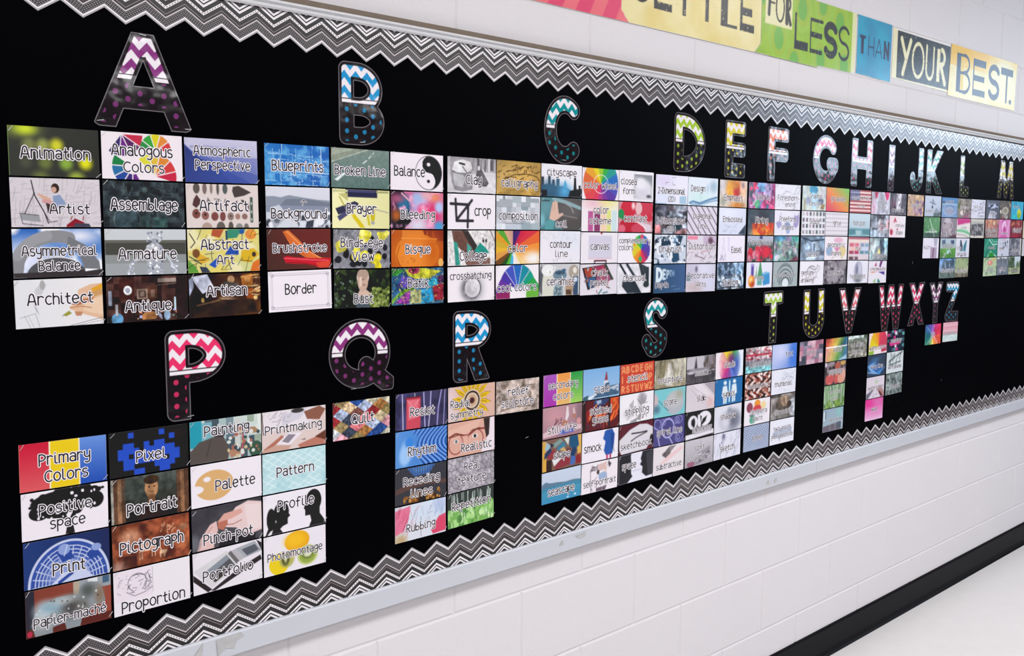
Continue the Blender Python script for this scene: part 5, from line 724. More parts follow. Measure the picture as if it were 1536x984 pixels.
S3|Sketchbook card with a white sketchbook and pencil on maroon|sketchbook@.05,.95,.75,.2|bg 5c2430;p d8d4dc .0,.5 .3,.2 .6,.06 .82,.1 1,.25 1,.6 .8,.98 .06,1 0,.8;l 2c282c .025 .36,.34 .6,.36 .82,.36;l 3c3438 .022 .82,.38 .5,.5 .34,.6;e .96 .7 .06 .2 2c2428
S3|Space card with black profile silhouettes around a white gap|space@.1,.5,.4,.22|bg e4e2f0;p 26262c 0,0 .36,0 .35,.1 .36,.3 .4,.4 .36,.5 .36,.7 .4,.8 .25,1 0,1;p 26262c 1,0 .7,0 .64,.25 .67,.35 .62,.45 .7,.55 .68,.75 .8,.92 1,.9;p 3c3c44 .8,.1 1,.0 1,.9 .86,.85;r .4 .6 .66 .64 c8c8dc
S4|Sculpture card with a pale stone statue by draped stone|sculpture@.1,.88,.72,.2|bg a09880;p b8b4a4 .55,0 1,0 1,.7 .7,.8;p 807860 .15,0 .35,0 .3,.6 .1,.8;p c8c4bc .42,.15 .5,.1 .54,.3 .6,.5 .56,.95 .34,.95 .3,.6 .4,.4;p d8d4cc .42,.2 .48,.18 .48,.5 .4,.6;k 4 20 88806c,b4b0a0,d0ccc0 .02 .2 82 8 0 0 1 .9;n .3 9 4
S4|Score card with a pale clay shape on turquoise|score@.3,.72,.5,.22|bg 7cc4cc;e .65 .55 .3 .42 b0b4bc;e .65 .45 .22 .3 bcbcc0 .08;e .02 .4 .1 .26 c4b4bc;l 5c98a8 .03 .14,.4 .3,.62 .45,.8;e .08 .7 .1 .14 587c90 .06;e .8 .25 .12 .16 a8a89c .08
S4|Spiral Line card with white scrolls on purple|spiral line@.1,.92,.52,.2|bg 4c4880;a b0aee0 .035 .45 .4 .2 .34 0 360;a 8886c0 .025 .75 .45 .14 .2 0 300;a 8886c0 .025 .8 .14 .12 .14 60 400;a 8886c0 .022 .82 .8 .12 .16 0 330;a 8886c0 .022 .12 .2 .1 .16 100 420;a 8886c0 .022 .3 .16 .07 .1 0 300;l b0aee0 .03 .12,.6 .2,1;l b0aee0 .03 .5,.74 .62,1;a 9896cc .02 .8 .8 .05 .08 0 300;a 9896cc .02 .78 .14 .05 .06 0 300;l 9896cc .025 0,.3 .25,.5
S4|Subtractive card with a charcoal smudge on pinkish paper|subtractive@.1,.92,.72,.2|bg e4dce0;p 6c6468 .28,.3 .5,.05 .6,.02 .55,.3 .4,.45;p 8c8488 .5,.05 .75,.02 .55,.25;p e8c8cc .1,.7 .5,.35 .9,.1 1,.2 .4,.6;e .35 .3 .05 .06 585054 .03
S5|grey photo card of an iron tower by a riverside, under letter S|season@.3,.74,.62,.2|bg 8c8890;r 0 0 .6 .45 c0bcc4;p 4c4850 .26,.45 .3,.1 .31,.02 .33,.1 .37,.45;r 0 .6 1 1 4c484e;k 4 20 5c5860,a8a4ac,38343a .02 .14 5 20 0 .5 1 .7;b 5 24 786c70,8c8088,5c5450 .04 .07 .6 .1 1 .5;k 6 30 38343a,68646c,5c5860 .02 .2 88 5 0 .7 1 1;e .15 .6 .12 .05 c4c0c8
S5|Slab card with pale rolled clay|slab@.38,.68,.54,.22|bg d4ccd4;p a8a0ac .6,.0 1,0 1,.5 .85,.3;p e0d8e0 .2,0 .5,0 1,.6 1,.8 .6,.6;l b8b0bc .014 .15,.15 .6,.75;e .85 .75 .12 .2 dcb8b8 .1;l b4acb8 .012 .2,.05 .9,.7
S5|Symmetry card with a black and white stylised figure|symmetry@.24,.92,.66,.19|bg 18181e;e .25 .38 .17 .26 e4e0e8;e .28 .4 .05 .18 18181e;e .22 .38 .03 .12 18181e;e .66 .3 .24 .28 e8e4ec;p 18181e .5,.6 .6,.3 .75,.2 .7,.4;p e8e4ec .42,.1 .55,.2 .52,.6 .42,.55;p 18181e .5,.16 .56,.2 .54,.5;p e4e0e8 0,.82 1,.75 1,.92 0,1;p b8b4c0 .3,.66 .5,.6 .9,.6 .9,.8 .3,.85
S5|Soft Sculpture card with a grey draped object|soft@.34,.68,.34,.2/sculpture@.14,.86,.7,.2|bg b8b4bc;gv c8c4cc a8a4ac;p 98949c .1,.85 .5,.5 .9,.35 .88,.55 .7,.85 .3,.98;p 706c78 .5,.8 .85,.5 .9,.62 .8,.8 .4,.95;e .2 .9 .13 .12 986078;l 888088 .01 .55,0 .55,.25;p d4d0d8 .2,.75 .6,.5 .5,.65
S6|Shade card with a soft colour wheel fading outward|shade@.3,.7,.5,.21|bg eae6f0;w .5 .5 .4 3c58b0,6878c8,8c4c98,b8408c,d8487c,e07080,e0a090,e8d040,d8cc30,48a050,2c8858,3c70a8 20;e .88 .5 .12 .5 dce8f8 .15;e .1 .6 .12 .5 f0e0e8 .15;e .55 .3 .12 .2 7c3c78 .1;e .75 .5 .1 .3 4c64b4 .1
S6|Symbol card with white restroom figures on blue|symbol@.28,.72,.6,.2|bg 2c6ca8;e .36 .15 .06 .08 dce8f0;p dce8f0 .28,.28 .42,.26 .48,.6 .44,.72 .42,.95 .3,.96 .3,.75 .24,.62;r .5 .08 .55 .92 c8ecf4;e .7 .14 .06 .08 dce8f0;p dce8f0 .62,.26 .77,.24 .8,.6 .74,.66 .74,.92 .62,.94 .62,.68 .58,.6;r .355 .7 .37 1 2c6ca8;r .675 .68 .69 1 2c6ca8
S6|Shadow card with a shaded grey ball on white|shadow@.22,.78,.42,.21|bg dcdce8;e .62 .62 .34 .36 9094a4 .12;e .55 .6 .27 .35 c0c0d0;e .68 .6 .2 .3 6c7080 .14;e .42 .65 .15 .25 d4d2e0 .1;e .55 .22 .06 .1 8890a0 .08
S6|Sketch card with pencil folds on pale paper|sketch@.24,.76,.62,.22|bg e0e0ee;l 585868 .02 .34,.05 .3,.4;l 68687c .014 .22,.4 .26,1;l 787890 .014 .42,.1 .3,.6;l 8888a0 .012 .5,.7 .46,.98;k 4 30 a8a8c4,b8b8d0,9090b0 .012 .2 70 30 .02 .02 1 1;e .36 .15 .05 .1 70708c .04
T1|Textiles card with red patterned fabric over turquoise weave|textiles@.14,.94,.68,.2|bg a8949c;r 0 0 1 .12 c8bcc0;k 4 50 a02c40,d8c8cc,602430,b84858,e8dce0 .03 .07 4 6 0 .05 1 .5;r 0 .28 1 .34 c03048;r 0 .52 1 .72 7c7c88;r 0 .72 1 1 7cbcc4;k 5 40 a8dce0,5c9ca8 .02 .05 10 10 0 .74 1 1;n .5 14 4
T1|Tessellation card of interlocking brown and white figures|tessellation@.08,.96,.5,.17|bg b8a4a4;H 4 3 e8d8d4,5c3430,a06858,2c2424,d8b0a8,84342c
T1|Tempera Paint card with red, orange and green paint blobs|tempera@.22,.88,.5,.17/paint@.34,.72,.78,.17|bg ece6ee;e .2 .3 .12 .2 8c4858;e .5 .2 .12 .18 e89840;e .5 .38 .17 .14 d04850;e .74 .28 .1 .16 ecd4a0;e .32 .8 .12 .16 60a890;e .3 .62 .1 .06 5c7068;e .55 .55 .2 .1 c8ccdc .06
T1|Tone card with a fine blue-grey metal mesh|tone@.32,.72,.52,.2|bg a8b4d0;O 3c485c .075 .55;gvm 1
T2|Tint card fading from white to cornflower blue|tint@.55,.84,.42,.2|gh b4c0ec 5c84d8;e .35 .3 .3 .35 d4d8f4 .25;e .9 .5 .2 .6 4c7cd8 .15
T2|Thumbnail card, white with faint pencil sketches|thumbnail@.13,.85,.6,.19|bg e6e6f2;k 4 24 b8bcd0,c8ccdc .012 .14 30 60 .4 .1 .98 .5;l a0a4b8 .014 .55,.4 .7,.3 .85,.4;k 5 10 ccd0e0 .01 .1 10 20 .2 .8 .8 .95
T2|Throwing card with brown hands on a wheel-thrown pot|throwing@.15,.86,.72,.18|bg 8c8484;e .55 .6 .52 .55 787470;p c8ccd8 .7,.3 1,.2 1,1 .8,.9;e .5 .4 .3 .3 544c44;p 98806c .38,.1 .6,.05 .8,.3 .7,.55 .5,.5 .4,.3;p c0a890 .55,.08 .64,.1 .68,.45 .6,.45;e .76 .45 .1 .14 3c3430;r 0 0 .4 .1 54504c;p a0a09c .05,.7 .3,.6 .2,1 .05,1;n .5 8 3
T2|Two-point Perspective card, white with a faint grey building sketch|two-point@.14,.86,.36,.17/perspective@.08,.95,.68,.17|bg e8e8f4;p b0b8cc .12,.5 .5,.35 .92,.4 .9,.65 .4,.8 .1,.66;k 4 20 9098b0,c0c8d8 .014 .1 10 70 .1 .35 .9 .75;l 8890a8 .014 .35,.75 .42,.9
U1|Unity card with a pink and grey checked pattern|unity@.32,.7,.5,.21|ch 6 5 7 b87c90,c890a0,d8b4c0,585868,a87088,e0d4dc,c8a8b8,8c8498;r .08 .62 .28 1 48505c;r .3 .3 .7 .7 c08498;n .2 9 3
V1|Value card with rainbow bands over a pale blue fan|value@.34,.74,.5,.2|w4 .36 b85048,d89850,c8b858,6c8c50,2c5c78,8cb0d0;gvq .4 d89090 e0c078 689c58 4878a0;p a8c8e0 .6,1 1,.75 1,.98;n .2 6 3
V1|Variety card with dark and red seashells|variety@.2,.82,.43,.2|bg 54484c;b 4 30 786c74,3c3438,988c94,2c282c .05 .08 0 0 1 .5;e .6 .2 .14 .16 b06050;e .85 .1 .12 .1 c8a460;b 5 8 c8605c,d88878,e0a898 .09 .14 .1 .65 .9 .9;e .3 .75 .12 .2 c85c60;e .75 .8 .14 .2 dc9c88;r .18 .34 .84 .56 a09498;e .02 .1 .08 .1 d8d0dc
V1|Vertical Line card with green bamboo stems|vertical@.2,.85,.3,.15/line@.35,.65,.6,.15|bg 8ca888;k 4 40 a8c4a0,6c9060,c4d8bc,54744c .03 .5 89 2 0 .1 1 .8;b 5 30 6c8c3c,88a858,486c34 .03 .06 0 .7 1 1;r .34 .05 .4 .3 4c6870
V1|blue-grey card with a tiled floor, bottom of the V column|vanishing@.25,.95,.52,.15|gv 98acbc a0b8c4;r 0 .1 .1 .5 d0dce4;r .1 .1 .14 .42 3c4c5c;p 6c6470 .0,.75 1,.62 .9,1 0,1;l b0acb8 .02 .36,.7 .36,1;l b0acb8 .02 .62,.68 .6,1;e .8 .2 .15 .2 90c0c0 .1;r .7 .66 .98 .9 54606c;r .92 .3 1 .9 b0c4d8
V2|Visual Texture card of grey rock layers|visual@.2,.85,.42,.17/texture@.2,.75,.74,.17|bg 8c8c84;r 0 0 .8 .14 ccd8d8;r .8 0 1 .4 4c584c;p 748074 0,.15 1,.1 1,.3 0,.32;b 4 50 a4a49c,6c6c64,84847c,54544c .03 .06 0 .3 1 1;k 5 20 ccccbc,48443c .02 .2 5 6 0 .55 1 1;n .5 12 3
W1|Warm Colors card with a red and yellow dome|warm colors@.05,.95,.7,.18|bg ecd8d8;w .55 .68 .5 e0c828,e0b030,e88c38,d84c58,d04060,c84860 180 - 180;p e0cc30 .0,.6 .3,.4 .3,.7 0,.8;p 8cb840 0,.85 .28,.82 .26,1 0,1;p b82c4c .68,.75 1,.7 1,.9 .7,.94;r .3 .8 .66 1 ece4ec
W1|dark blue wave card, second in the W column|wavy line@.16,.84,.55,.17|bg 38465c;e .4 .55 .4 .28 3c74bc .1;p 78a8dc 0,.5 .3,.35 .5,.28 .4,.45 .2,.6 .5,.85 1,.6 .6,.95 .2,.8;e .55 .25 .25 .12 5080c0 .06;p 4c88d0 .1,.8 .5,.85 .9,.65 .7,.95;l a8c8ec .02 0,.78 .3,.85 .5,.88;e .8 .3 .3 .2 3c4450 .15
W1|Watercolor card with a hand over pale painted paper|watercolor@.1,.95,.5,.17|bg dcd0dc;p 5c5c70 0,.8 .3,.6 .4,.62 .1,1 0,1;p b08484 .55,.55 .8,.45 1,.8 1,1 .9,1;p 6c3840 .65,.68 .8,.75 .95,.98 .8,.98;e .55 .25 .1 .08 b8ccb0 .04;k 4 14 787890,a898a8 .02 .1 50 30 .05 .5 .7 .95
W1|Wash card of pink fading to white|wash@.36,.65,.5,.17|gv e03c94 e8c8e4;e .25 .25 .25 .2 e8288c .15;e .7 .12 .3 .12 d878b4 .1;e .5 .6 .4 .2 e08cc4 .2
W2|black, teal and pink woven check card|weaving@.2,.8,.5,.18|ch 8 7 9 283040,242434,508890,2c3444,c03c80,485868,20202c,60a0a0;p c83c84 .15,.55 .8,.5 .7,.7 .2,.75;r .44 .06 .56 .22 e8dce8;r .44 .7 .54 .84 e8e0ec
W2|white card with thin black diagonal line work|wireframe@.1,.9,.72,.16|bg d4dce0;l 304044 .03 .15,.45 .5,.25 .95,.05;l 384848 .025 .2,.6 .85,.5;k 4 20 405054,607478 .02 .16 85 10 .1 .05 .95 .6;k 5 14 505c68 .02 .1 5 10 .1 .62 .9 .8
W2|mottled dark grey-green card, third in the second W column|woodcut@.2,.85,.62,.17|bg 707a7a;N 8c9898 5 4 .5 .1;N 505a5a 7 8 .6 .1;b 5 12 a0acac .03 .05 .2 .5 .85 .75;n .5 12 5
Y1|rainbow burst card, left one under letters Y and Z|yarn@.35,.6,.48,.14|w .45 .55 1.2 e06048,e88848,e8d078,88b068,388878,2c6c78,3c5c98,6858b0,a068b8,c83c78,d83c5c 0;e .5 .5 .1 .14 a890c0 .08;l e8d8f0 .02 .45,.6 .15,.95;l e8c0d8 .02 .55,.6 .8,.95;l 88c0b0 .02 .35,.4 .1,.1;n .25 7 3
Z1|Zigzag Line card with pink and mint zigzag rows|zigzag@.08,.85,.55,.15|bg e4dce0;s h 10 e8b4c0,e8e0e4,e0a0b4;Z e0a0b0 8cc0bc;r .0 .66 1 1 d4e0e0;k 5 20 90c4c0,b8d4d4 .02 .1 60 20 0 .68 1 1
'''
# ------------------------------------------------------------------ zigzag border strips
AMP, PER, NP = 0.158, 0.4935, 13
DARK, PALE = '1f191c', 'ece6ea'
STRIPES = [(0, .020, 'a5a1a4'), (.020, .043, PALE), (.043, .147, '231e21'), (.147, .163, 'd2c8cc'), (.163, .193, DARK), (.193, .199, 'a89a98'),
           (.199, .258, DARK), (.258, .294, PALE), (.294, .354, '120f11'), (.354, .386, PALE), (.386, .406, '120f11'), (.406, .435, PALE),
           (.435, .484, '120f11'), (.484, .506, PALE), (.506, .66, '120f11')]
def clip_le(poly, lim):
    out = []
    for i in range(len(poly)):
        p, q = poly[i], poly[(i + 1) % len(poly)]
        if p[1] <= lim: out.append(p)
        if (p[1] <= lim) != (q[1] <= lim):
            t = (lim - p[1]) / (q[1] - p[1]); out.append((p[0] + t * (q[0] - p[0]), lim))
    return out
def strip_mesh(name, height, flip, np_=13):
    """outer zigzag at the bottom (tips at z=0), straight edge at z=height, in card widths; flip mirrors it upside down"""
    vs, fs, cs = [], [], []
    def put(poly, y, c):
        poly = clip_le(poly, height)
        if len(poly) < 3: return
        k = len(vs)
        if flip: poly = [(x, -z) for x, z in poly][::-1]
        for x, z in poly: vs.append((x * W, y, z * W)); cs.append(c)
        fs.append(tuple(range(k, k + len(poly))))
    yf = -0.0013
    for h in range(2 * np_):
        x0, x1 = h * PER / 2, (h + 1) * PER / 2
        z0, z1 = (AMP, 0) if h % 2 == 0 else (0, AMP)
        for d0, d1, c in STRIPES:
            put([(x0, z0 + d0), (x1, z1 + d0), (x1, z1 + d1), (x0, z0 + d1)], yf, lin(srgb(c)) * PAPER)
        sl = (z1 - z0) / (x1 - x0)
        def chip(t, d, ln, th, c):
            xc = x0 + (x1 - x0) * t; a, b = max(xc - ln / 2, x0), min(xc + ln / 2, x1)
            za, zb = z0 + sl * (a - x0), z0 + sl * (b - x0)
            put([(a, za + d - th / 2), (b, zb + d - th / 2), (b, zb + d + th / 2), (a, za + d + th / 2)], yf - 0.0001, lin(srgb(c)) * PAPER)
        for r in range(4):
            for i in range(10): chip((i + 0.25 + 0.5 * (r % 2)) / 10, .058 + r * .0245, .0140, .0075, 'aaa4a8')
        for i in range(7): chip((i + 0.5) / 7, .276, .013, .014, '120f11')
        # cut edge
        k = len(vs); e = [(x0, z0), (x1, z1)]
        for (x, z), y in ((e[0], yf), (e[1], yf), (e[1], -0.0003), (e[0], -0.0003)):
            vs.append((x * W, y, (-z if flip else z) * W)); cs.append(lin(srgb('a5a1a4')) * PAPER)
        fs.append((k, k + 3, k + 2, k + 1))
    by = {}
    for f in fs: by.setdefault(len(f), []).append(f)
    return mesh_poly(name, vs, list(by.values()), np.array(cs))
TK = ([-14, 0, 8, 12, 16, 27, 37, 59, 70], [-3.72, 3.19, 7.16, 9.14, 11.12, 16.53, 21.52, 32.24, 37.6])
LK = ([-8, 0, 10, 14, 17, 26, 38, 54, 62, 80], [-0.94, 3.02, 7.97, 9.94, 11.41, 15.84, 21.77, 29.53, 33.34, 42.0])
ZT = ([3, 6, 9, 11, 22, 28, 33], [.41, .41, .385, .362, .366, .35, .33])
ZL = ([3, 9, 16, 22, 33], [-6.86, -6.845, -6.86, -6.872, -6.862])
tops = [(-12, 'in the upper left corner of the board'), (1, 'above the big letters A and B'), (14, 'above the big letters C and D'), (27, 'above the big letters E to H'), (40, 'above the big letters I to L'), (53, 'above the big letter M')]
lows = [(-3, 'under the columns of letter P cards'), (10, 'under the columns of letter R cards'), (23, 'under the right half of the S cards'), (36, 'under the V and W cards'), (49, 'under the empty black area right of W'), (62, 'in the lower right corner of the board', 5)]
mt, ml, ms = strip_mesh('border_top', 0.52, False), strip_mesh('border_low', 0.50, True), strip_mesh('border_low', 0.50, True, 5)
for k_, (lst, me, K, Z, edge) in enumerate(((tops, mt, TK, ZT, 'top'), (lows, ml, LK, ZL, 'bottom'))):
    for i, (k, where, *sh) in enumerate(lst):
        np_ = sh[0] if sh else NP
        xa = np.interp(k - 0.5, *K); xb = np.interp(k + np_ - 0.5, *K)
        za, zb = np.interp(xa, *Z), np.interp(xb, *Z)
        m1 = ms if sh else me
        o = link(bpy.data.objects.new('border_strip', m1))
        if not m1.materials: m1.materials.append(MAT['strip'])
        o.location = (wx(xa), 0, wz(za))
        o.scale = ((xb - xa) / (np_ * PER) * 0.9995, 1, 1)
        o.rotation_euler = (0, -math.atan2(zb - za, xb - xa), 0)
        tag(o, 'zigzag border strip along the %s edge, %s' % (edge, where), 'border', 'zigzag border strips around the board')

# ------------------------------------------------------------------ shapes cut from a signed distance grid
def cut_geo(xs, zs, S, C, rim, yf, yb, edge=True):
    """S, C on the grid [ix, iz]; sheet of paper where S < 0, with its cut edge"""
    nx, nz = S.shape
    ins = S < 0
    gi = np.arange(nx * nz).reshape(nx, nz)
    cnt = ins[:-1, :-1] * 1 + ins[1:, :-1] + ins[1:, 1:] + ins[:-1, 1:]
    full = np.argwhere(cnt == 4); part = np.argwhere((cnt > 0) & (cnt < 4))
    used = ins.ravel(); remap = -np.ones(nx * nz, int); remap[used] = np.arange(used.sum())
    X, Z = np.meshgrid(xs, zs, indexing='ij')
    V = np.stack([X.ravel()[used], np.full(used.sum(), yf), Z.ravel()[used]], 1).tolist()
    Cc = C.reshape(-1, 3)[used].tolist()
    q = np.stack([gi[full[:, 0], full[:, 1]], gi[full[:, 0] + 1, full[:, 1]], gi[full[:, 0] + 1, full[:, 1] + 1], gi[full[:, 0], full[:, 1] + 1]], 1)
    polys = {4: remap[q].tolist() if len(q) else []}
    ec = {}
    def cross(a, b):
        key = (min(a, b), max(a, b))
        if key in ec: return ec[key]
        (i, j), (k, l) = key
        t = S[i, j] / (S[i, j] - S[k, l])
        V.append([xs[i] + t * (xs[k] - xs[i]), yf, zs[j] + t * (zs[l] - zs[j])]); Cc.append(rim)
        ec[key] = len(V) - 1
        if edge: V.append([V[-1][0], yb, V[-1][2]]); Cc.append(rim)
        return ec[key]
    for i, j in part:
        cs = [(i, j), (i + 1, j), (i + 1, j + 1), (i, j + 1)]
        pl, kinds = [], []
        for n in range(4):
            a, b = cs[n], cs[(n + 1) % 4]
            if ins[a]: pl.append(int(remap[gi[a]])); kinds.append(0)
            if ins[a] != ins[b]: pl.append(cross(a, b)); kinds.append(1)
        if len(pl) >= 3: polys.setdefault(len(pl), []).append(pl)
        for n in range(len(pl) if edge else 0):
            m = (n + 1) % len(pl)
            if kinds[n] and kinds[m] and len(pl) > 2: polys[4].append([pl[m], pl[n], pl[n] + 1, pl[m] + 1])
    return V, {k: p for k, p in polys.items() if p}, Cc
def cut_mesh(name, *a):
    V, polys, Cc = cut_geo(*a)
    return mesh_poly(name, V, list(polys.values()), np.array(Cc))


def seg_dist(X, Z, strokes):
    D = np.full(X.shape, 9.0)
    for st in strokes:
        for (ax, ay), (bx, by) in zip(st[:-1], st[1:]):
            dx, dy = bx - ax, by - ay
            t = np.clip(((X - ax) * dx + (Z - ay) * dy) / (dx * dx + dy * dy + 1e-12), 0, 1)
            D = np.minimum(D, np.hypot(X - ax - t * dx, Z - ay - t * dy))
    return D

# ------------------------------------------------------------------ banner sheets above the board (x, 5 - z in card widths)
INK = '201a1c'
def thick(c, w, *pts): return 'l %s %g ' % (c, w) + ' '.join('%g,%g' % (x, 5 - z) for x, z in pts) + ';'
def slab(c, x0, z0, x1, z1): return 'r %g %g %g %g %s;' % (x0, 5 - z1, x1, 5 - z0, c)
def arc(c, w, cx, cz, rx, rz, a0, a1): return 'a %s %g %g %g %g %g %g %g;' % (c, w, cx, 5 - cz, rx, rz, -a0, -a1)
def ess(c, w, x0, x1, z0, z1):
    cx, rx = (x0 + x1) / 2, (x1 - x0) / 2 - w / 2; zm = (z0 + z1) / 2; r = ((z1 - z0) / 2 - w / 2) / 2
    return arc(c, w, cx, zm + r, rx, r, 25, 270) + arc(c, w, cx, zm - r, rx, r, 90, -155)
specks = lambda seed, n, c, x0, z0, x1, z1: 'b %d %d %s .006 .018 %g %g %g %g;' % (seed, n, c, x0, 5 - z1, x1, 5 - z0)
settle = (ess(INK, .2, 13.66, 14.24, 2.25, 3.1) + slab(INK, 14.34, 2.22, 14.44, 3.1) + slab(INK, 14.34, 2.2, 14.89, 2.34) + slab(INK, 14.34, 2.6, 14.78, 2.68) + slab(INK, 14.34, 3.0, 14.89, 3.1) +
          slab(INK, 15.23, 2.2, 15.34, 3.1) + slab(INK, 15.0, 3.0, 15.58, 3.1) + slab(INK, 15.98, 2.2, 16.09, 3.1) + slab(INK, 15.75, 2.96, 16.33, 3.1) +
          slab(INK, 16.51, 2.2, 16.75, 3.1) + slab(INK, 16.51, 2.2, 17.1, 2.26) + slab(INK, 17.2, 2.2, 17.29, 3.1) + slab(INK, 17.2, 2.2, 17.73, 2.36) + slab(INK, 17.2, 2.52, 17.64, 2.68) + slab(INK, 17.2, 2.92, 17.8, 3.05) +
          specks(5, 200, 'd8d098', 13.7, 2.2, 17.8, 3.1))
less = (slab(INK, 19.34, 2.11, 19.42, 2.89) + slab(INK, 19.34, 2.11, 19.92, 2.3) + slab(INK, 20.0, 2.11, 20.05, 2.88) + slab(INK, 20.0, 2.81, 20.58, 2.88) + slab(INK, 20.0, 2.46, 20.54, 2.58) + slab(INK, 20.0, 2.11, 20.55, 2.2) +
        ess(INK, .17, 20.62, 21.26, 2.08, 2.92) + ess(INK, .075, 21.3, 21.83, 2.1, 2.91) + specks(6, 50, '8cb030', 19.3, 2.1, 21.3, 2.9))
for_ = slab('e4dfae', 18.14, 2.49, 19.22, 3.27) + thick(INK, .1, (18.28, 2.7), (18.3, 3.2)) + thick(INK, .1, (18.28, 3.18), (18.55, 3.18)) + thick(INK, .04, (18.3, 2.95), (18.5, 2.95)) + arc(INK, .05, 18.72, 2.9, .16, .3, 0, 360) + \
    thick(INK, .13, (19.0, 2.62), (19.0, 3.16)) + arc(INK, .07, 19.03, 3.02, .1, .13, -90, 90) + thick(INK, .1, (19.02, 2.88), (19.15, 2.6))
rings = ''.join('e %g %g .42 .52 98c038;e %g %g .30 .38 9cb830;e %g %g .19 .25 6fb040;' % (x, 5 - z, x, 5 - z, x, 5 - z) for x, z in
                ((18.7, 2.25), (19.65, 3.0), (20.55, 3.25), (19.35, 1.8), (21.35, 2.95), (20.5, 2.0), (21.6, 2.0), (18.0, 3.1)))
than = slab('1c2448', 22.4, 2.39, 22.53, 2.81) + slab('1c2448', 22.32, 2.76, 22.62, 2.83) + thick('1c2448', .03, (22.78, 2.4), (22.78, 2.84)) + thick('1c2448', .03, (23.06, 2.4), (23.06, 2.84)) + thick('1c2448', .03, (22.78, 2.6), (23.06, 2.6)) + \
    thick('1c2448', .03, (23.15, 2.4), (23.32, 2.84), (23.48, 2.4)) + thick('1c2448', .03, (23.2, 2.53), (23.44, 2.53)) + slab('1c2448', 23.58, 2.39, 23.67, 2.84) + slab('1c2448', 23.78, 2.39, 23.87, 2.84) + thick('1c2448', .08, (23.63, 2.8), (23.83, 2.42))
CR = 'e6dfb4'
your = slab('1f1c1e', 24.32, 2.03, 27.6, 3.21) + thick(CR, .15, (24.56, 3.03), (24.82, 2.6)) + thick(CR, .15, (25.08, 3.04), (24.68, 2.17)) + arc(CR, .1, 25.55, 2.6, .33, .43, 0, 360) + \
    thick(CR, .1, (26.05, 3.04), (26.05, 2.45)) + arc(CR, .1, 26.27, 2.45, .22, .25, 180, 360) + thick(CR, .09, (26.49, 3.04), (26.49, 2.45)) + slab(CR, 26.7, 2.18, 26.9, 3.06) + arc(CR, .14, 26.98, 2.85, .2, .2, -90, 90) + thick(CR, .17, (26.95, 2.64), (27.24, 2.18)) + \
    specks(8, 160, 'b8b4a8,6c6860', 24.35, 2.05, 27.4, 3.2)
NB = '2c3c54'
best = slab('e8b830', 27.45, 2.75, 32.5, 3.33) + 'e 30 2.6 2.2 .42 e8dca8 .3;e 31.5 2.3 1.2 .7 e8dfb0 .3;e 28.6 3.0 1.0 .4 e8dca8 .2;' + \
    slab(NB, 27.98, 2.05, 28.25, 3.12) + slab('e0bc30', 28.27, 2.14, 28.44, 3.02) + arc(NB, .09, 28.5, 2.86, .34, .24, -90, 90) + arc(NB, .1, 28.5, 2.34, .4, .27, -90, 90) + slab(NB, 28.2, 3.05, 28.5, 3.12) + slab(NB, 28.2, 2.56, 28.5, 2.64) + slab(NB, 28.2, 2.04, 28.5, 2.12) + \
    slab(NB, 29.13, 2.05, 29.2, 3.1) + slab(NB, 29.13, 2.9, 30.04, 3.1) + slab(NB, 29.13, 2.48, 29.95, 2.64) + slab(NB, 29.13, 2.06, 30.03, 2.24) + ess(NB, .17, 30.25, 31.12, 2.05, 3.1) + slab(NB, 31.2, 2.88, 32.16, 3.09) + slab(NB, 31.62, 2.06, 31.74, 3.0) + 'e 32.02 2.88 .1 .07 2c3c54;'
PB = 'bg e8dca4;N e0cc80 1 3 .5 .2;'
SHEETS = [
    ([(8.2, 1.83), (13.62, 1.83), (13.405, 2.03), (13.405, 3.3), (8.2, 3.3)], 'bg dc4a70;' + 'f e8707c .62 62 .30;', 'pink striped banner sheet, cut off by the top edge of the photo', 1.5),
    ([(13.62, 1.83), (17.76, 1.83), (17.99, 2.04), (17.99, 3.3), (13.405, 3.3), (13.405, 2.03)], PB + settle, 'cream banner sheet with the bold black word SETTLE', 1.0),
    ([(17.77, 1.83), (20.39, 1.815), (20.39, 3.285), (17.995, 3.285), (17.995, 2.04)], 'bg 9abf2e;N 8cb428 1.5 3 .5 .2;' + rings + for_ + less, 'green ring-patterned banner sheet with FOR on a cream box', 1.0),
    ([(20.4, 1.86), (21.93, 1.87), (22.11, 1.92), (22.14, 3.29), (20.4, 3.285)], 'bg 9abf2e;N 8cb428 1.5 3 .5 .2;' + rings + less + slab('dfe0a8', 21.94, 1.8, 22.3, 3.4), 'green ring-patterned banner sheet ending in the double S of LESS', 1.0),
    ([(22.19, 1.89), (23.98, 1.87), (24.0, 3.29), (22.2, 3.29)], 'bg 109cc0;N 0a88b0 1.2 3 .5 .2;' + than, 'turquoise banner sheet with the small word THAN', 1.0),
    ([(24.06, 2.0), (27.5, 1.97), (27.55, 3.28), (24.07, 3.25)], 'bg e8e0b8;' + 'r 24.2 1.0 28 1.79 e8e4e0;' + your, 'black speckled banner sheet with the cream word YOUR', 1.0),
    ([(27.45, 1.885), (32.37, 1.89), (32.47, 3.33), (27.59, 3.31)], PB + best, 'yellow banner sheet with BEST and a full stop in dark blue', 1.0),
]
def inside_poly_sd(X, Z, pts):
    p = Paint(X, Z, 1.0, 0.01); return p.polyd(pts)
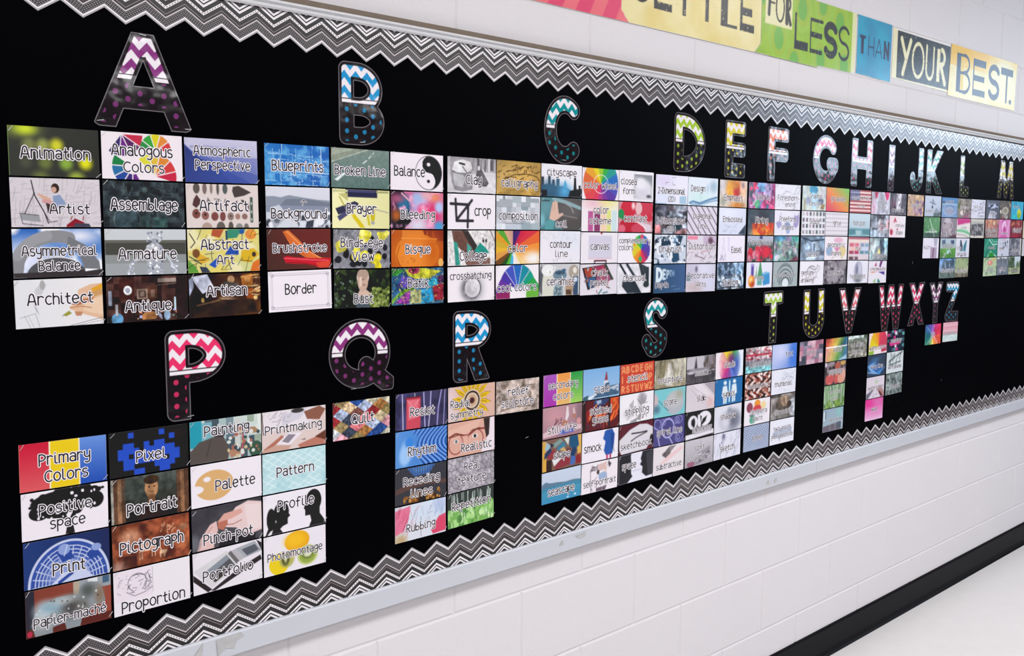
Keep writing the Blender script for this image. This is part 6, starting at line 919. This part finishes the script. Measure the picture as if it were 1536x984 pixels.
for i, (pts, art, label, q) in enumerate(SHEETS):
    a = np.array(pts); x0, z0 = a.min(0) - 0.02; x1, z1 = a.max(0) + 0.02
    res = 0.021 * q
    xs = np.linspace(x0, x1, int((x1 - x0) / res) + 2); zs = np.linspace(z0, z1, int((z1 - z0) / (0.016 * q)) + 2)
    X, Z = np.meshgrid(xs, zs, indexing='ij')
    P = Paint(X, 5 - Z, 1.0, 0.012); C = np.clip(lin(P.run(art)) * 1.03 - 0.02, 0.003, 1) * PAPER
    S = inside_poly_sd(X, Z, pts)
    cx, cz = (x0 + x1) / 2, (z0 + z1) / 2
    lift = 0.0012 if i == 6 else (0.0006 if i in (2, 4) else 0.0)
    me = cut_mesh('banner_sheet', (xs - cx) * W, (zs - cz) * W, S, C, (lin(srgb('d8d4c0')) * PAPER).tolist(), -0.0006 - lift, -0.0001)
    o = obj('banner_sheet', me, MAT['poster'])
    # the sheets hang on the wall itself, a little behind the board face
    k = 1 + YW / (11.949362 * W)
    o.location = (wx(cx), YW - 0.0004, wz(cz))
    tag(o, label + (' at its right end' if False else ''), 'banner', 'lettered banner sheets above the board')

# ------------------------------------------------------------------ big letters
def A_(cx, cy, rx, ry, a0, a1, n=22):
    return [(cx + rx * math.cos(math.radians(t)), cy + ry * math.sin(math.radians(t))) for t in np.linspace(a0, a1, n)]
def letter_strokes(ch, w, h, t):
    if ch == 'A': return [[(.14 - .1, -.24), (w / 2, h)], [(w / 2, h), (w - .14 + .1, -.24)], [(.3 * w, .35), (.7 * w, .35)], [(.3 * w, .375), (.7 * w, .375)], [(w / 2, h - t), (w / 2, .93)]]
    if ch == 'B':
        hm = .47 * h
        return [[(t, -.2), (t, h + .2)], [(t, h - t), (w * .42, h - t)] + A_(w * .42, (h - t + hm) / 2, w * .58 - t - .03, (h - t - hm) / 2, 90, -90) + [(t, hm)], [(t, hm), (w * .45, hm)] + A_(w * .45, (hm + t) / 2, w * .55 - t, (hm - t) / 2, 90, -90) + [(t, t)]]
    if ch == 'C': return [A_(w * .56, h / 2, w * .56 - t, h / 2 - t, 52, 308)]
    if ch == 'D': return [[(t, -.2), (t, h + .2)], [(t, h - t), (w * .3, h - t)] + A_(w * .3, h / 2, w * .7 - t, h / 2 - t, 90, -90) + [(t, t)]]
    if ch == 'E': return [[(t, -.2), (t, h + .2)], [(t, h - t), (w - t * .6, h - t)], [(t, h * .5), (w - t * .7, h * .5)], [(t, t), (w - t * .6, t)]]
    if ch == 'F': return [[(t, -.2), (t, h + .2)], [(t, h - t), (w - t * .6, h - t)], [(t, h * .5), (w - t * .9, h * .5)]]
    if ch == 'G': return [A_(w * .5, h / 2, w * .5 - t, h / 2 - t, 42, 345), [(w - t, h * .36), (w - t, h * .42), (w * .66, h * .42)]]
    if ch == 'H': return [[(t, -.2), (t, h + .2)], [(w - t, -.2), (w - t, h + .2)], [(t, h * .5), (w - t, h * .5)]]
    if ch == 'I': return [[(w / 2, -.2), (w / 2, h + .2)]]
    if ch == 'J': return [[(w - t, h + .2), (w - t, .38)] + A_(w / 2, .38, w / 2 - t, .38 - t, 0, -175)]
    if ch == 'K': return [[(t, -.2), (t, h + .2)], [(w - t * .9, h + .1), (t + .12, h * .48)], [(t + .12, h * .55), (w - t * .8, -.1)]]
    if ch == 'L': return [[(t, -.2), (t, h + .2)], [(t, t), (w - t * .6, t)]]
    if ch == 'M': return [[(t * .95, -.2), (.26 * w, h + .1)], [(.26 * w, h), (w / 2, .12 * h)], [(w / 2, .12 * h), (.74 * w, h)], [(.74 * w, h + .1), (w - t * .95, -.2)]]
    if ch in 'PR':                                                  # bowl strokes a little thinner than the stem
        hm = (.592 if ch == 'P' else .625); rw = .4; tb = .122
        bowl = [(t, h - tb), (w * rw, h - tb)] + A_(w * rw, (h - tb + hm) / 2, w * (1 - rw) - t - (.02 if ch == 'R' else 0), (h - tb - hm) / 2, 90, -90, 40) + [(t, hm)]
        s = [[(t, -.2), (t, h + .2)], (bowl, [tb] + [tb + (t - tb) * math.sin(math.pi * i / 40) ** 2 for i in range(41)] + [tb] * 2)]
        if ch == 'R': s.append([(w * .42, hm - .04), (w - t * .95, -.12)])
        return s
    if ch == 'Q': return [A_(w * .47, h * .53, w * .47 - t, h * .47 - t, 0, 360, 40), [(w * .56, h * .36), (w - t * .8, t * .7)]]
    if ch == 'S': return [[(w - t, h * .77)] + A_(w * .53, h - t - .2, w * .47 - t, .2, 20, 175, 14) + [(w * .32, h * .56), (w * .56, h * .44)] + [(w - t, h * .33)] + A_(w * .5, t + .2, w * .5 - t, .2, 10, -120, 14) + [(t, h * .28)]]
    if ch == 'T': return [[(t * .6, h - t), (w - t * .6, h - t)], [(w / 2 + .02, h - t), (w / 2 - .02, -.2)]]
    if ch == 'U': return [[(t, h + .2), (t, .42)] + A_(w / 2, .42, w / 2 - t, .42 - t, 180, 360) + [(w - t, h + .2)]]
    if ch == 'V': return [[(t * .9, h + .1), (w / 2 - .02, t * .8)], [(w / 2 + .02, t * .8), (w - t * .9, h + .1)]]
    if ch == 'W': return [[(t * .95, h + .1), (.28 * w, -.05)], [(.28 * w, 0), (.5 * w, h)], [(.5 * w, h), (.72 * w, 0)], [(.72 * w, -.05), (w - t * .95, h + .1)]]
    if ch == 'X': return [[(t * 1.1, h + .1), (w - t, -.1)], [(w - t * 1.1, h + .1), (t, -.1)]]
    if ch == 'Y': return [[(t, h + .1), (w / 2, h * .48)], [(w - t, h + .1), (w / 2, h * .48)], [(w / 2, h * .5), (w / 2 - .02, -.2)]]
    if ch == 'Z': return [[(t * .7, h - t), (w - t, h - t), (t, t), (w - t * .6, t)]]
PURP, BLUE, TEAL, LIME, YEL, COR, CRIM, ROSE = '8a3a80', '2a94cc', '1f9096', 'a6c83c', 'd8cc38', 'f08a70', 'e8386c', 'e04070'
LET = [('A', 4.38, -.235, 1.25, 1.13, .128, PURP, 'purple', 190), ('B', 7.57, -.21, .78, 1.15, .128, BLUE, 'bright blue', 140), ('C', 11.74, -.25, .91, 1.15, .150, TEAL, 'teal', 120),
       ('D', 15.38, -.24, 1.02, 1.13, .155, LIME, 'lime green', 110), ('E', 16.95, -.26, .74, 1.16, .150, YEL, 'yellow', 90), ('F', 18.6, -.27, .84, 1.16, .150, COR, 'coral', 90),
       ('G', 20.67, -.26, 1.17, 1.12, .150, 'e0487c', 'pink', 90), ('H', 22.42, -.25, 1.06, 1.15, .150, ROSE, 'rose pink', 90), ('I', 23.99, -.29, .40, 1.16, .165, '8c4a7c', 'plum', 70),
       ('J', 25.46, -.26, .77, 1.15, .150, '4ab8b8', 'pale teal', 70), ('K', 26.58, -.27, 1.04, 1.17, .150, '30a890', 'sea green', 70), ('L', 28.56, -.3, .64, 1.16, .150, 'a8cc70', 'pale green', 70),
       ('M', 31.71, -.27, 1.38, 1.14, .135, 'd8d048', 'lemon', 70), ('P', 4.98, -3.83, .82, 1.15, .158, CRIM, 'crimson', 150), ('Q', 7.55, -3.8, 1.15, 1.08, .140, '8c3a7c', 'purple', 150),
       ('R', 9.7, -3.81, .83, 1.14, .150, BLUE, 'blue', 130), ('S', 14.39, -3.8, .78, 1.15, .145, '28989c', 'teal', 110), ('T', 18.61, -3.82, .8, 1.15, .150, 'a8cc58', 'green', 90),
       ('U', 20.37, -3.83, .96, 1.14, .150, 'd4cc30', 'yellow', 90), ('V', 22.08, -3.84, 1.16, 1.12, .150, 'e87880', 'salmon pink', 90), ('W', 24.29, -3.86, 1.44, 1.18, .135, 'e03c64', 'red', 90),
       ('X', 25.8, -3.84, 1.07, 1.16, .145, 'e04070', 'pink', 70), ('Y', 27.03, -3.86, .95, 1.14, .145, '7c4470', 'plum', 70), ('Z', 28.13, -3.87, .9, 1.13, .145, '2c98c0', 'sky blue', 70)]
st_me = MB(); st_me.box(-.0006 * 10, .0006 * 10, -.0006, -.0002, -.0004, .0004); st_me.box(-.006, -.0052, -.0003, 0.0015, -.0004, .0004); st_me.box(.0052, .006, -.0003, 0.0015, -.0004, .0004)
ST = st_me.mesh('staple'); ST.materials.append(MAT['steel'])
def staple(parent, x, y, z, ang):
    o = link(bpy.data.objects.new('staple', ST), parent); o.location = (x, y, z); o.rotation_euler = (0, -math.radians(ang), 0)
    return o
Rl = random.Random(12)
for ch, cx, cz, w, h, t, colr, cname, n in LET:
    nx, nz = int(n * max(w, .5)) + 8, int(n * h) + 8
    xs = np.linspace(-.03, w + .03, nx); zs = np.linspace(-.03, h + .03, nz)
    X, Z = np.meshgrid(xs, zs, indexing='ij')
    D = np.full(X.shape, 9.0)
    for s_ in letter_strokes(ch, w, h, t):
        if isinstance(s_, tuple):
            for i in range(len(s_[0]) - 1): D = np.minimum(D, seg_dist(X, Z, [s_[0][i:i + 2]]) - s_[1][i])
        else: D = np.minimum(D, seg_dist(X, Z, [s_]) - t)
    rr_ = .11 if ch in 'APRBD' else .06
    bx = np.abs(X - w / 2) - w / 2 + rr_; bz = np.abs(Z - h / 2) - h / 2 + rr_
    Bd = np.hypot(np.maximum(bx, 0), np.maximum(bz, 0)) + np.minimum(np.maximum(bx, bz), 0) - rr_
    S = np.maximum(D, Bd)
    dep = -S; eps = (w + .06) / nx
    cl = srgb(colr); ink = srgb('231e21'); wht = srgb('efe8ee')
    sm = lambda v, e: np.clip(v / e + .5, 0, 1)[..., None]
    yy = Z - .53 * h
    tri = np.abs(((X / .193) % 1.0) - .5) * 2
    q = ((Z + .105 * tri) / .206) % 1.0
    ed = np.minimum(np.abs(q - .5), np.minimum(q, 1 - q)) * .206 / 1.45
    kq = np.clip(.5 + np.where(q < .5, ed, -ed) / eps, 0, 1)[..., None]
    C = wht * kq + cl * (1 - kq)
    low = np.ones_like(C) * ink
    dd = np.full(Z.shape, 9.0)
    for r in (-1, 0, 1):
        ro_ = np.floor(Z / .076) + r; sx = (X + .02 + (ro_ % 2) * .15) % .30 - .15; sz = Z - (ro_ + .5) * .076
        dd = np.minimum(dd, np.hypot(sx, sz))
    m = sm(.034 - dd, eps); low = low * (1 - m) + (cl * .8 + .03) * m
    m = sm(-yy, eps); C = C * (1 - m) + low * m
    m = sm(.036 - np.abs(yy), eps); C = C * (1 - m) + ink * m
    m = sm(.023 - np.abs(yy), eps); C = C * (1 - m) + wht * m
    m = sm(.05 - dep, eps); C = C * (1 - m) + ink * m
    m = sm(.012 - dep, eps); C = C * (1 - m) + srgb('6e696e') * m
    me = cut_mesh('big_letter', (xs - w / 2) * W, (zs - h / 2) * W, S, np.clip(lin(C) * 1.02 - 0.008, 0.003, 1) * PAPER, (lin(srgb('77727a')) * PAPER).tolist(), -0.0010, -0.0003)
    o = obj('big_letter', me, MAT['lam'])
    o.location = (wx(cx), 0, wz(cz))
    o.rotation_euler = (math.radians(Rl.uniform(-.4, .4)) * 0, math.radians(Rl.uniform(-.8, .8)), 0)
    where = {'A': 'above the Animation card', 'B': 'above the Broken Line card', 'C': 'above the Cityscape card'}.get(ch, 'with dotted black lower half on the board')
    tag(o, 'big cut-out letter %s, %s chevrons, %s' % (ch, cname, where), 'letter', 'chevron and polka dot letters on the board')
    if ch in 'A': staple(o, -.53 * W, -.001, -.5 * W, 10); staple(o, .56 * W, -.001, -.52 * W, 2); staple(o, .0, -.001, .55 * W, -8)
    elif ch in 'BDEPRSTU': staple(o, {'P': -.1, 'B': 0, 'R': -.25}.get(ch, 0) * W, -.001, -.53 * W if ch != 'U' else -.52 * W, 5)
    elif ch in 'CGQ': staple(o, (.05 if ch != 'Q' else -.15) * W, -.001, (-.51 if ch != 'Q' else -.47) * W, 0)

# ------------------------------------------------------------------ vocabulary cards
STRIP = {}
for ln in STRIPDATA.strip().split('\n'):
    t = ln.split(); STRIP[t[0]] = (int(t[1]), np.array([float(q) for q in t[2:]]).reshape(4, 2))
TEXTC, HALO = lin(srgb('242126')) * PAPER, lin(srgb('f4eef4')) * PAPER
camx, camy = -1.0, -11.949
rowno = {}
for ln in CARDDATA.strip().split('\n'):
    colk, label, text, art = ln.split('|')
    r = rowno.get(colk, 0); rowno[colk] = r + 1
    n, q4 = STRIP[colk]
    tl, tr, bl, br = q4
    hh = 0.55 / (0.55 * n + 0.0214 * (n - 1)); gp = 0.0214 / (0.55 * n + 0.0214 * (n - 1))
    a = r * (hh + gp); b = a + hh
    c00 = tl + (bl - tl) * a; c10 = tr + (br - tr) * a; c01 = tl + (bl - tl) * b; c11 = tr + (br - tr) * b
    cen = (c00 + c10 + c01 + c11) / 4
    w = (np.hypot(*(c10 - c00)) + np.hypot(*(c11 - c01))) / 2; h = (np.hypot(*(c01 - c00)) + np.hypot(*(c11 - c10))) / 2
    ang = math.atan2(c10[1] - c00[1] + c11[1] - c01[1], c10[0] - c00[0] + c11[0] - c01[0])
    # finer picture on the nearer cards
    dist = 0.72 * (cen[0] - camx) + 0.7 * 11.95
    pxw = 1512 / dist * (0.72 * 11.95 + 0.0) / dist * 1.38; pxh = 1512 / dist * h
    nx = int(np.clip(pxw * 1.15, 34, 170)); nz = int(np.clip(pxh * 1.15, 30, 100))
    us = np.linspace(0, 1, nx + 1); vsn = np.linspace(0, 1, nz + 1)
    U, V = np.meshgrid(us, vsn, indexing='ij')
    P = Paint(U, V, h / w, 0.6 / nx); C = P.run(art)  # art colours of the D to H cards include pale window haze
    C = np.clip(lin(C).reshape(-1, 3) * 1.025 - 0.014, 0.003, 1) * PAPER
    wm, hm_ = w * W, h * W
    yf, yb = -0.0008, -0.0003
    verts = np.stack([(U.ravel() - .5) * wm, np.full(U.size, yf), (.5 - V.ravel()) * hm_], 1)
    gi = np.arange((nx + 1) * (nz + 1)).reshape(nx + 1, nz + 1)
    quads = [np.stack([gi[:-1, :-1].ravel(), gi[:-1, 1:].ravel(), gi[1:, 1:].ravel(), gi[1:, :-1].ravel()], 1)]
    kb = len(verts)
    bk = np.array([(-.5 * wm, yb, .5 * hm_), (.5 * wm, yb, .5 * hm_), (.5 * wm, yb, -.5 * hm_), (-.5 * wm, yb, -.5 * hm_)])
    f4 = [gi[0, 0], gi[-1, 0], gi[-1, -1], gi[0, -1]]
    quads.append(np.array([[kb, kb + 1, kb + 2, kb + 3]] + [[f4[i], f4[(i + 1) % 4], kb + (i + 1) % 4, kb + i] for i in range(4)]))
    verts = np.vstack([verts, bk]); C = np.vstack([C, np.tile(lin(srgb('dcd6da')) * PAPER, (4, 1))])
    byk = {4: np.vstack(quads).tolist()}
    VV, CC = [verts], [C]; nv = len(verts)
    for part in text.split('/'):
        wd, nums = part.rsplit('@', 1)
        if not wd: continue
        x0, x1, yc, th = [float(q) for q in nums.split(',')][:4]
        th = th * hm_ * 1.04
        st, k = layout(wd, (x0 - .5) * wm, (x1 - .5) * wm, (.5 - yc) * hm_, th, 1)
        lw = min(th * 0.066, 0.0015); hl = lw * 2.05
        if colk[0] not in 'ABCPQRS': hl = lw * 2.0
        ap = np.array([p for q in st for p in q])
        gx = min(max(lw * 0.8, wm / pxw / 1.6), lw * 1.1); gz = min(max(lw * 0.8, hm_ / pxh / 1.6), lw * 1.1)
        xs = np.arange(ap[:, 0].min() - hl - gx, ap[:, 0].max() + hl + 2 * gx, gx); zs = np.arange(ap[:, 1].min() - hl - gz, ap[:, 1].max() + hl + 2 * gz, gz)
        D = np.full((len(xs), len(zs)), 9.0)
        for q in st:
            q = np.array(q); lo = q.min(0) - hl - 3 * gx; hi = q.max(0) + hl + 3 * gx
            i0, i1 = np.searchsorted(xs, lo[0]), np.searchsorted(xs, hi[0]); j0, j1 = np.searchsorted(zs, lo[1]), np.searchsorted(zs, hi[1])
            Xs, Zs = np.meshgrid(xs[i0:i1], zs[j0:j1], indexing='ij')
            D[i0:i1, j0:j1] = np.minimum(D[i0:i1, j0:j1], seg_dist(Xs, Zs, [q.tolist()]))
        for wd_, col, yy in ((hl, HALO, yf - .00012), (lw, TEXTC, yf - .00024)):
            S = D - wd_; S[0, :] = S[-1, :] = 1; S[:, 0] = S[:, -1] = 1
            if not (S < 0).any(): continue
            v2, p2, c2 = cut_geo(xs, zs, S, np.tile(col, S.shape + (1,)), col.tolist(), yy, yy, False)
            VV.append(np.array(v2)); CC.append(np.array(c2))
            for kk, pp in p2.items(): byk.setdefault(kk, []).extend((np.array(pp) + nv).tolist())
            nv += len(v2)
    verts = np.vstack(VV); C = np.vstack(CC); polys = list(byk.values())
    me = mesh_poly('vocabulary_card', verts, polys, C)
    o = obj('vocabulary_card', me, MAT['card'])
    o.location = (wx(cen[0]), 0, wz(cen[1])); o.rotation_euler = (0, -ang, 0)
    tag(o, label, 'card', 'vocabulary cards stapled to the board')
    if colk[0] in 'ABCDPQRS':
        Rs = random.Random(sum(map(ord, label)))
        staple(o, (-.5 * wm + .0045 + Rs.uniform(-.001, .002)), yf, .5 * hm_ - .003 - Rs.uniform(0, .003), Rs.uniform(38, 62)).scale = (.85, 1, 1)
        staple(o, (.5 * wm - .002 + Rs.uniform(-.001, .002)), yf, -.5 * hm_ + .005 + Rs.uniform(-.002, .003), Rs.uniform(38, 58)).scale = (.85, 1, 1)

# ------------------------------------------------------------------ small leftovers
def loose(x, z, ang, label):
    o = link(bpy.data.objects.new('loose_staple', ST)); o.location = (wx(x), 0.0, wz(z)); o.rotation_euler = (0, -math.radians(ang), 0); o.scale = (.8, 1, 1)
    tag(o, label, 'staple', 'loose staples left in the black paper')
loose(10.95, -5.47, 12, 'lone steel staple in black paper right of the Real Texture card')
loose(27.66, -6.10, -55, 'lone steel staple in black paper below the rainbow burst card')
loose(25.45, -2.72, 80, 'lone steel staple in black paper below the letter J card')
def tape(pts, label, z0=0.0):
    a = np.array(pts); c = a.mean(0); m = MB()
    m.profy([((x - c[0]) * W, (z - c[1]) * W) for x, z in pts], -0.0012, -0.0003)
    o = m.build('tape_scrap', MAT['tape']); o.location = (wx(c[0]), -0.009, wz(c[1]))
    tag(o, label, 'tape', 'torn tape scraps on the bottom rail')
tape([(4.83, -7.5), (4.9, -7.42), (4.96, -7.36), (4.95, -7.5), (4.88, -7.56)], 'small torn grey tape scrap on rail, nearest to lower left corner')
tape([(5.14, -7.38), (5.5, -7.36), (5.56, -7.42), (5.44, -7.46), (5.4, -7.55), (5.28, -7.52), (5.16, -7.6)], 'wide torn grey tape scrap on rail below the Pattern column')
tape([(12.14, -7.42), (12.42, -7.39), (12.42, -7.47), (12.3, -7.5), (12.2, -7.46)], 'torn tape scrap on rail below the Self-portrait card')
tape([(11.72, -7.5), (11.8, -7.42), (11.84, -7.5), (11.8, -7.53)], 'tiny tape scrap on rail below the Seascape card')
tape([(18.44, -7.55), (18.52, -7.47), (18.58, -7.5), (18.56, -7.58)], 'tiny torn tape scrap on rail below the Two-point Perspective card')
tape([(18.78, -7.5), (18.88, -7.47), (18.9, -7.56), (18.8, -7.58)], 'small tape scrap on rail, between T and U card columns')
